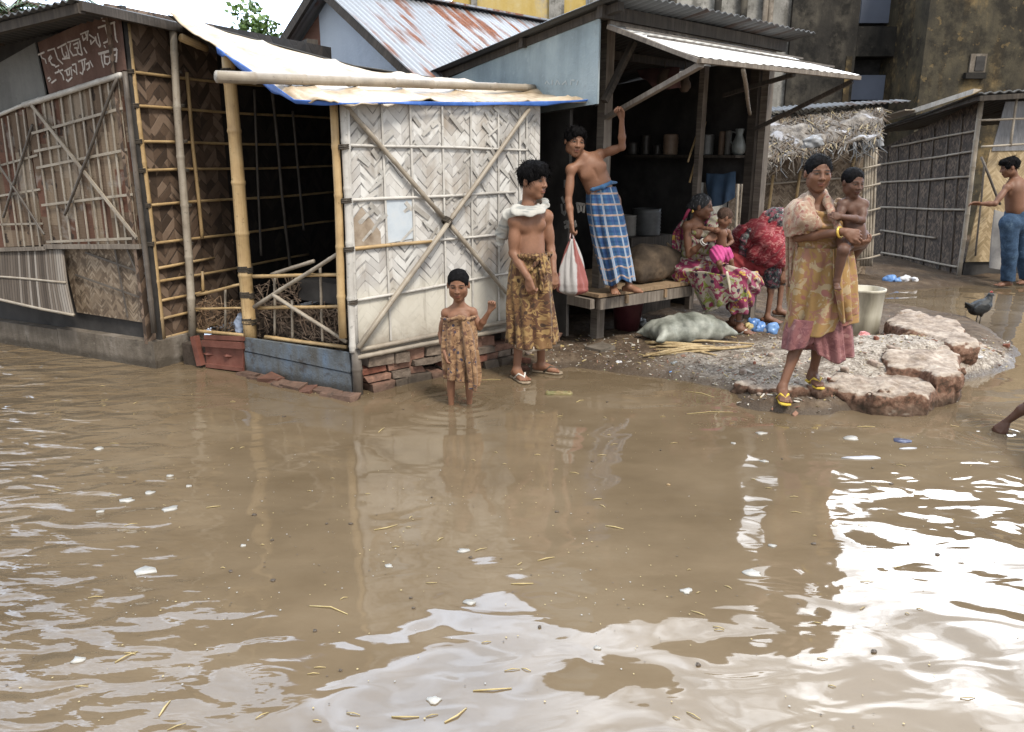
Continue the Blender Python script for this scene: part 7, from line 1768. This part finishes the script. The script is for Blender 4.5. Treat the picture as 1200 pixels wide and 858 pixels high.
for i in range(26):
    u, v = (RNG.uniform(690, 900), RNG.uniform(405, 445)) if i < 12 else (RNG.uniform(900, 1185), RNG.uniform(385, 440))
    p = g(u, v, .08)
    if float(-polydist(p[0], p[1], LAND)) < .05: continue
    p[2] = gz(p)-.004; scrap(p, RNG.uniform(.018, .04), RAGS[int(RNG.choice([0, 0, 1, 1, 2, 3]))], 'tiny crumpled plastic scrap trodden into the bank', 'litter', 'tiny plastic scraps on the bank', .25, 40+i)
p = onp(282, 378, W0, dB, -.10); F = Field(.006); F.chain([p+V(0, 0, .06), p, p-V(0, 0, .055)], [.02, .042, .05], .02); fieldthing(F, 'plastic_bag', M_simple('pale_blue_bag', [(.26, .32, .44), (.45, .50, .60)], 12, .3, .4), 'pale blue plastic bag stuffed among kindling behind the big bamboo post', 'bag', lambda x, y, z: .006*fbm(x*40, y*40, z*40))
m = MB(); a = onp(352, 329, W0, dB, -.16); b = onp(400, 358, W0, dB, -.16); m.boxax((a+b)/2+V(.02, .12, .0), [(a-b)*V(.5, .5, 0), normal2(dB)*.1, V(0, 0, abs(a[2]-b[2])/2)]); o = m.build('dark_crate', MAT['black_wall'], None); tag(o, 'dark crate resting behind the crossed porch rails', 'crate')

# canes on the ground before the sack
c0 = g(752, 407, .05)
CANE = M_simple('dry_cane', [(.20, .14, .07), (.34, .25, .13), (.44, .35, .21)], 20, .7, .2)
for i in range(13):
    a = g(752+RNG.uniform(-4, 22), 405+RNG.uniform(-4, 14), .06); b = g(838+RNG.uniform(-34, 50), 414+RNG.uniform(-12, 6), .06)
    a[2] = gz(a)+.012+.006*(i % 3); b[2] = gz(b)+.012+.006*(i % 3); md_ = lerp(a, b, .5); md_[2] = gz(md_)+.02
    m = MB(); m.tube([a, md_+V(0, RNG.normal(0, .03), 0), b], [.009, .010, .007], 7); o = m.build('cane', CANE, None, True); tag(o, 'dry split cane lying on the mud in front of the grey sack', 'cane', 'canes on the mud before the sack')

# barrel and pink cup on the mound
bp_ = g(1009, 379, .16); bp_[2] = gz(bp_)
m = MB(); lathe(m, bp_+V(0, 0, -.02), [(.135, 0), (.150, .01), (.158, .20), (.165, .40), (.175, .405), (.176, .425), (.160, .425), (.150, .36), (.1, .35)], 32)
def _drum():
    n = NT('stained_cream_plastic'); o = n.obj(); x, y, z = n.xyz(o); a = n.noise(n.map(o, (3, 3, .6)), 2, 5, .6)
    return n.done(n.ramp(a, [(.35, (.17, .15, .11)), (.52, (.36, .33, .255)), (.66, (.47, .44, .36))]), .5, a, .1, .004)
o = m.build('water_drum', _drum(), None, True); tag(o, 'stained cream plastic drum standing on the mound behind the woman', 'drum')
m = MB(); c = g(1003, 378, .16); c[2] = gz(c); lathe(m, c+V(0, 0, -.005), [(.05, 0), (.065, .15), (.07, .155), (.055, .155), (.045, .03)], 22); o = m.build('cup', M_simple('pink_plastic', [(.46, .12, .10), (.56, .18, .14)], 6, .4, .1), None, True); tag(o, 'coral pink plastic pot in front of the cream drum', 'pot')

# broken slabs
def _slab():
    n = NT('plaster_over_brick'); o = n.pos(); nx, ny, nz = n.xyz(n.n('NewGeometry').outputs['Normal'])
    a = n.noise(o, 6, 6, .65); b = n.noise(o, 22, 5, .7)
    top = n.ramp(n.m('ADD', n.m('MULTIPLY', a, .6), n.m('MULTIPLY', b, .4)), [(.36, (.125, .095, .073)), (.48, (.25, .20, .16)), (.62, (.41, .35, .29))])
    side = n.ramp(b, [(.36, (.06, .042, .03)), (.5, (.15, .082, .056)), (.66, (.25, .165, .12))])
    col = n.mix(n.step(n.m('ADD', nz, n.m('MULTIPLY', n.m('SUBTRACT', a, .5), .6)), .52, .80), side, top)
    col = wetband(n, col)
    cr = n.vor(n.vm('ADD', o, n.vm('SCALE', n.noise(o, 4, 3, col=True), .25)), 2.4, 'DISTANCE_TO_EDGE'); col = n.mix(n.m('MULTIPLY', n.step(cr, .02, .006), .25), col, (.06, .045, .035))
    return n.done(col, .9, n.m('ADD', a, b), .6, .015, spec=.2)
SLAB = _slab()
for px_, z_, th_, am, lb in (([(1040, 374), (1052, 365), (1085, 364), (1120, 372), (1142, 389), (1145, 402), (1118, 404), (1092, 393), (1060, 389)], .255, .2, 1, 'broken plaster slab at the back of the mound near the black hen'),
                     ([(1034, 424), (1041, 408), (1060, 396), (1088, 394), (1112, 405), (1128, 422), (1130, 437), (1100, 439), (1078, 429)], .215, .25, 1, 'wide cracked plaster slab in the middle of the mound'),
                     ([(968, 450), (990, 436), (1010, 428), (1048, 425), (1078, 432), (1097, 450), (1088, 463), (1025, 464)], .135, .25, 1, 'reddish broken slab at the front of the mound above the water')):
    pts = [g(u, v, z_)[:2] for u, v in px_]; F = Field(.011); F.poly(pts, z_-th_, z_, .01, .045)
    fieldthing(F, 'plaster_slab', SLAB, lb, 'slab', lambda x, y, z: am*(.032*fbm(x*3.2, y*3.2, z*5, 4)+.013*fbm(x*12, y*12, z*12, 3)+.006*vnoise(x*42, y*42, z*42)), 'broken plaster slabs on the mound')
for i, (u, v, sx, sy, z_, yw) in enumerate(((897, 461, .10, .06, .055, .2), (934, 462, .12, .06, .075, -.1), (968, 463, .11, .07, .085, .3), (985, 452, .09, .07, .10, .9), (872, 456, .07, .05, .04, .5), (1040, 469, .10, .05, .05, .1), (1140, 412, .10, .07, .10, .4), (1150, 425, .08, .05, .06, 1.0), (1120, 436, .07, .05, .08, .2))):
    p = g(u, v, z_*.6); F = Field(.010); F.box(p+V(0, 0, z_*.15), (sx, sy, .05), [V(cos(yw), sin(yw), .05), V(-sin(yw), cos(yw), .1), UP], .03, .01)
    o = fieldthing(F, 'broken_chunk', SLAB, 'reddish chunk of broken plaster half buried in the mud of the mound', 'chunk', lambda x, y, z: .020*fbm(x*9+i, y*9, z*9, 4)+.006*vnoise(x*45, y*45, z*45), 'broken chunks along the edge of the mound')
RUBB = M_simple('rubble', [(.13, .09, .07), (.26, .20, .16), (.42, .37, .32)], 14, .9, .5, .01)
for i in range(60):
    if i < 40: u, v = RNG.uniform(860, 1180), RNG.uniform(395, 470)
    else: u, v = RNG.uniform(560, 720), RNG.uniform(405, 436)
    p = g(u, v, .08); d = float(-polydist(p[0], p[1], LAND))
    if d < -.12: continue
    s_ = RNG.uniform(.012, .034); p[2] = gz(p); F = Field(s_/4)
    F.box(p+V(0, 0, s_*.4), (s_*.95, s_*.8, s_*.65), [nrm(V(1, RNG.normal(), 0)), nrm(V(-RNG.normal(), 1, .2)), UP], s_*.35, .004)
    o = fieldthing(F, 'rubble_lump', RUBB if i % 5 else MAT['brick_red'], 'small lump of rubble lying on the muddy bank', 'rubble', lambda x, y, z: s_*.3*vnoise(x/s_, y/s_, z/s_), 'rubble lumps on the bank')

# black hen
hb_ = g(1146, 377, .01); hb_[2] = max(gz(hb_), -.02)
h_ = lambda x, z, y=0.0: hb_+V(x, y, z)
F = Field(.006)
F.ell(h_(-.01, .165), (.105, .070, .075), [nrm(V(.92, 0, .38)), V(0, 1, 0), nrm(V(-.38, 0, .92))], .02); F.ell(h_(.045, .185), (.055, .055, .062), None, .03)
F.chain([h_(.055, .20), h_(.075, .25), h_(.082, .285)], [.045, .026, .022], .025); F.ell(h_(.086, .292), (.026, .020, .021), None, .01); F.cap(h_(.105, .290), h_(.122, .283), .009, .003, .006)
for i in range(5): F.cap(h_(-.08, .175, .008*(i-2)), h_(-.165+.008*i, .215-.014*i, .012*(i-2)), .022, .008, .015, (V(0, 1, 0), .6))
for sg in (-1, 1):
    F.ell(h_(-.015, .165, .058*sg), (.085, .018, .048), [nrm(V(.92, 0, .30)), V(0, 1, 0), nrm(V(-.30, 0, .92))], .01); F.cap(h_(.0, .12, .03*sg), h_(.005, .085, .03*sg), .026, .011, .02)
BLK = M_simple('black_feathers', [(.006, .007, .007), (.014, .015, .016)], 40, .5, .6, .004)
hen = fieldthing(F, 'hen', BLK, 'glossy black hen standing by the puddle in front of the mat hut', 'hen', lambda x, y, z: .003*vnoise(x*60, y*60, z*60))
m = MB()
for sg in (-1, 1):
    a = h_(.005, .09, .03*sg); b = h_(.0, .008, .03*sg); m.tube([a, b], .0055, 6)
    for dx, dy in ((.035, 0), (.025, .02), (.025, -.02), (-.02, 0)): m.tube([b, b+V(dx, dy, -.004)], .004, 5)
m.build('legs', M_simple('grey_leg', [(.06, .05, .04), (.10, .085, .07)], 20, .6, .1), hen, True)
F = Field(.003); F.chain([h_(.075, .312), h_(.088, .318), h_(.098, .310)], [.006, .009, .006], .004); F.cap(h_(.100, .278), h_(.098, .262), .006, .005, .003); field_obj(F, 'comb', M_simple('comb_red', [(.20, .02, .02), (.28, .04, .03)], 20, .6, .1), hen)

# ---------------------------------------------------------------- what floats on the water
STRAWM = M_simple('floating_straw', [(.30, .22, .09), (.42, .34, .17)], 20, .6, .1); PALE = M_simple('pale_scrap', [(.26, .245, .215), (.38, .365, .335)], 14, .5, .2); DARKL = M_simple('dark_leaf', [(.04, .03, .02), (.10, .07, .045)], 14, .6, .2)
def straw(u, v, L, ang, mat=STRAWM, lab='thin yellow straw floating on the brown water', grp='straws floating on the water', nm='straw', r=.0024):
    p = g(u, v, .002); d = V(cos(ang), sin(ang), 0); sd = V(-d[1], d[0], 0); m = MB()
    m.tube([p-d*L/2, p+sd*L*RNG.normal(0, .05)+V(0, 0, .003), p+d*L/2], [r, r*1.2, r*.7], 6); o = m.build(nm, mat, None, True); tag(o, lab, 'straw', grp)
for (u, v, px_, a) in ((452, 618, 26, .5), (385, 715, 46, -.35), (148, 770, 22, .9), (193, 830, 22, 1.5), (475, 840, 28, .0), (577, 808, 40, .1), (534, 838, 30, .8), (447, 504, 16, 1.3), (832, 484, 52, .12), (720, 618, 20, -.4), (612, 684, 24, .05), (250, 594, 14, .3), (516, 632, 10, .9), (640, 655, 20, .4), (700, 585, 10, .2), (1005, 420, 0, 0), (798, 438, 38, -.6), (820, 462, 34, -.7), (1015, 500, 18, .0), (575, 445, 22, .1), (500, 435, 40, .12), (680, 470, 12, .7)):
    if px_: straw(u, v, px_/933*np.linalg.norm(g(u, v)-ORG)*1.05, a)
for k in range(95):
    u, v = RNG.uniform(60, 1160), 452+400*RNG.uniform()**1.4
    if v < 480 and u > 560: continue
    straw(u, v, RNG.uniform(.015, .055), RNG.normal(.1, .5), r=.0016)
def flake(u, v, w, mat, lab, grp, nm, asp=.45, seed=0, cat='scrap'):
    rg = np.random.default_rng(seed); p = g(u, v, .0); n_ = 11; a0 = rg.normal(0, .25); pts = []
    for i in range(n_):
        a = 2*pi*i/n_; r = w*rg.uniform(.6, 1.2); x, y = r*cos(a), r*sin(a)*asp*1.5
        pts.append(p+V(x*cos(a0)-y*sin(a0), x*sin(a0)+y*cos(a0), .005))
    c = p+V(0, 0, .004); m = MB(); m.add(pts+[c]+[q-V(0, 0, .006) for q in pts], [(i, (i+1) % n_, n_) for i in range(n_)]+[(i, n_+1+i, n_+1+(i+1) % n_, (i+1) % n_) for i in range(n_)]+[tuple(n_+1+i for i in reversed(range(n_)))])
    o = m.build(nm, mat, None, True); tag(o, lab, cat, grp)
WF = [(117, 526, 9), (148, 587, 12), (175, 578, 10), (199, 597, 15), (199, 558, 6), (221, 570, 6), (171, 670, 20), (543, 646, 11), (455, 664, 8), (551, 707, 12), (509, 821, 13), (92, 774, 12), (892, 508, 10), (804, 693, 11), (998, 514, 14), (882, 672, 16), (896, 541, 8), (118, 600, 7), (700, 760, 7), (905, 640, 7), (1118, 470, 7), (285, 640, 5), (860, 520, 5)]
for i, (u, v, px_) in enumerate(WF): flake(u, v, px_/933*np.linalg.norm(g(u, v)-ORG)*.62, PALE, 'pale leaf-like scrap floating on the brown water', 'pale scraps floating on the water', 'floating_scrap', .5, i)
for k in range(30):
    u, v = RNG.uniform(100, 1150), 470+330*RNG.uniform()**1.3; flake(u, v, RNG.uniform(.005, .012), DARKL if k % 2 else M_simple('tan_leaf', [(.22, .14, .06), (.32, .22, .11)], 14, .6, .2) if k < 2 else DARKL, 'small dark leaf fragment floating on the brown water', 'leaf fragments floating on the water', 'leaf_fragment', .6, 100+k, 'leaf')
flake(1058, 517, .055, M_simple('dark_blue_plastic', [(.03, .035, .07), (.07, .08, .14)], 14, .35, .3), 'dark blue plastic lump floating in front of the mound', None, 'plastic_scrap', .5, 300, 'litter')
for i, (u, v, w) in enumerate(((1063, 526, .05), (1010, 537, .10), (1110, 560, .0))):
    if w: flake(u, v, w, RAGS[1], ('thin white plastic film trailing from the dark blue lump', 'long white plastic film floating below the mound')[i], None, 'plastic_film', .18, 310+i, 'litter')
p = g(655, 462, 0); F = Field(.006); F.cap(p+V(-.07, 0, .005), p+V(.07, 0, .005), .025, .025, .01, (UP, .8)); F.cap(p+V(-.06, 0, .035), p+V(.06, 0, .035), .02, .02, .005, (UP, 1.2), 's')
fieldthing(F, 'leaf_cup', M_simple('green_brown_sheath', [(.10, .12, .04), (.20, .15, .07), (.26, .24, .10)], 14, .6, .4), 'half-sunk greenish leaf cup floating before the youth', 'leaf cup', lambda x, y, z: .005*vnoise(x*50, y*50, z*50))
DRIFT = [(270, 446, 60, 6), (470, 470, 60, 10), (640, 470, 45, 10), (720, 500, 60, 18), (560, 560, 90, 30), (700, 600, 60, 30), (430, 640, 90, 30), (860, 490, 60, 12), (980, 510, 60, 10), (1090, 520, 50, 18), (1150, 470, 30, 12), (720, 690, 40, 20), (300, 560, 60, 25), (240, 700, 60, 20)]
m = MB()
for k in range(1300):
    c_ = DRIFT[int(RNG.integers(len(DRIFT)))]; u, v = (c_[0]+RNG.normal(0, c_[2]), c_[1]+RNG.normal(0, c_[3])) if RNG.uniform() < .68 else (RNG.uniform(0, 1200), 445+410*RNG.uniform()**1.5)
    if (560 < u < 1195 and v < 478) or v < 440 or v > 856: continue
    p = g(u, v, .002); r = RNG.uniform(.0012, .0046); a = RNG.uniform(0, 6, 3)
    q = [p+V(r*cos(t)*RNG.uniform(.6, 1.3), r*sin(t), .0015) for t in (0, 1.6, 3.1, 4.7)]; m.add(q, [(0, 1, 2, 3)], None, int(RNG.choice([0, 0, 1, 2, 2])))
o = m.build('floating_specks', [STRAWM, PALE, DARKL], None); tag(o, 'fine specks of chaff and dirt scattered over the flood water', 'chaff', None, 'stuff')
m = MB()
for k in range(3800):                                          # trodden chaff and chips on the bank
    u, v = RNG.uniform(570, 1190), RNG.uniform(390, 478); p = g(u, v, .08); d = float(-polydist(p[0], p[1], LAND))
    p[2] = gz(p)+.003
    if p[2] < .012: continue
    r = RNG.uniform(.002, .008)*(2 if RNG.uniform() < .06 else 1); a = RNG.uniform(0, 2*pi); e1 = V(cos(a), sin(a), RNG.normal(0, .25))*r*RNG.choice([1, 1, 3]); e2 = V(-sin(a), cos(a), RNG.normal(0, .25))*r*.6
    m.boxax(p, [e1, e2, V(0, 0, r*.25)], int(RNG.choice([0, 1, 1, 2, 3])))
o = m.build('bank_litter', [STRAWM, M_simple('ash_chip', [(.30, .27, .23), (.48, .45, .40)], 14, .9, .2), DARKL, M_simple('brick_chip', [(.16, .08, .055), (.28, .16, .11)], 14, .9, .2)], None); tag(o, 'chips of ash, straw and brick trodden into the muddy bank', 'litter', None, 'stuff')
# ---------------------------------------------------------------- camera, light, sky
cam = bpy.data.cameras.new('camera'); co = bpy.data.objects.new('camera', cam); COL.objects.link(co)
cam.sensor_width = 36; cam.lens = 36*FPX/1200; cam.clip_end = 800; cam.clip_start = .05
co.location = (0, 0, CAM_H); co.rotation_euler = (pi/2-PITCH, 0, 0); SC.camera = co
SUN_EL, SUN_AZ = radians(54), radians(38)      # azimuth from +Y towards +X of where the sun stands, here behind and to the right
sd = V(cos(SUN_EL)*sin(radians(148)), cos(SUN_EL)*cos(radians(148)), sin(SUN_EL))
import mathutils
sun = bpy.data.lights.new('sun', 'SUN'); sun.energy = 3.0; sun.angle = radians(14); sun.color = (1.0, .93, .82)
so = bpy.data.objects.new('sun', sun); COL.objects.link(so); so.location = (6, -6, 14)
so.rotation_euler = mathutils.Vector((-sd[0], -sd[1], -sd[2])).to_track_quat('-Z', 'Y').to_euler()
w = bpy.data.worlds.new('World'); SC.world = w; w.use_nodes = True
nt = w.node_tree; nt.nodes.clear()
class WN(NT):
    def __init__(s, t): s.t = t
n = WN(nt)
out = n.n('OutputWorld'); sky = n.n('TexSky'); sky.sky_type = 'NISHITA'; sky.sun_disc = False
sky.sun_elevation = SUN_EL; sky.sun_rotation = radians(148); sky.air_density = 1.4; sky.dust_density = 3.0
bg1 = n.n('Background'); n.put(bg1.inputs[0], sky.outputs[0]); bg1.inputs[1].default_value = .10
gen = n.n('TexCoord').outputs['Generated']; x, y, z = n.xyz(gen)
zz = n.m('MAXIMUM', z, .03)
plane_ = n.comb(n.m('DIVIDE', x, n.m('ADD', zz, .25)), n.m('DIVIDE', y, n.m('ADD', zz, .25)), 0)
c1 = n.noise(plane_, 2.0, 6, .6, .5); c2 = n.noise(n.vm('ADD', plane_, (4, 9, 2)), .6, 3)
front = n.step(y, -.1, .6)
glow = n.vm('DOT_PRODUCT', gen, tuple(nrm([.385, .755, .53]))); gl = n.step(glow, .905, .992)
lum = n.m('ADD', 1.15, n.m('ADD', n.m('MULTIPLY', n.step(c1, .42, .66), 1.5), n.m('MULTIPLY', gl, n.m('MULTIPLY', n.step(c1, .40, .62), 3.4))))
lum = n.m('MULTIPLY', lum, n.m('ADD', .60, n.m('MULTIPLY', front, 1.35)))
ccol = n.mix(n.step(c2, .4, .7), (.86, .925, 1.0), (.97, .985, 1.0))
ccol = n.mix(front, ccol, n.mix(gl, (.78, .93, 1.16), (.97, 1.0, 1.04)))
bg2 = n.n('Background'); n.put(bg2.inputs[0], ccol); n.put(bg2.inputs[1], lum)
mx = n.n('MixShader'); cov = n.step(n.m('ADD', n.m('MULTIPLY', c1, .7), n.m('MULTIPLY', c2, .3)), .18, .42); n.put(mx.inputs[0], n.m('ADD', .55, n.m('MULTIPLY', cov, .40)))
nt.links.new(bg1.outputs[0], mx.inputs[1]); nt.links.new(bg2.outputs[0], mx.inputs[2]); nt.links.new(mx.outputs[0], out.inputs[0])
vs = SC.view_settings; vs.view_transform = 'Standard'; vs.look = 'None'; vs.exposure = 0.55; vs.gamma = 1.0; vs.use_curve_mapping = False
SC.cycles.max_bounces = 6; SC.cycles.diffuse_bounces = 3; SC.cycles.glossy_bounces = 3; SC.cycles.transmission_bounces = 2
SC.cycles.use_denoising = True
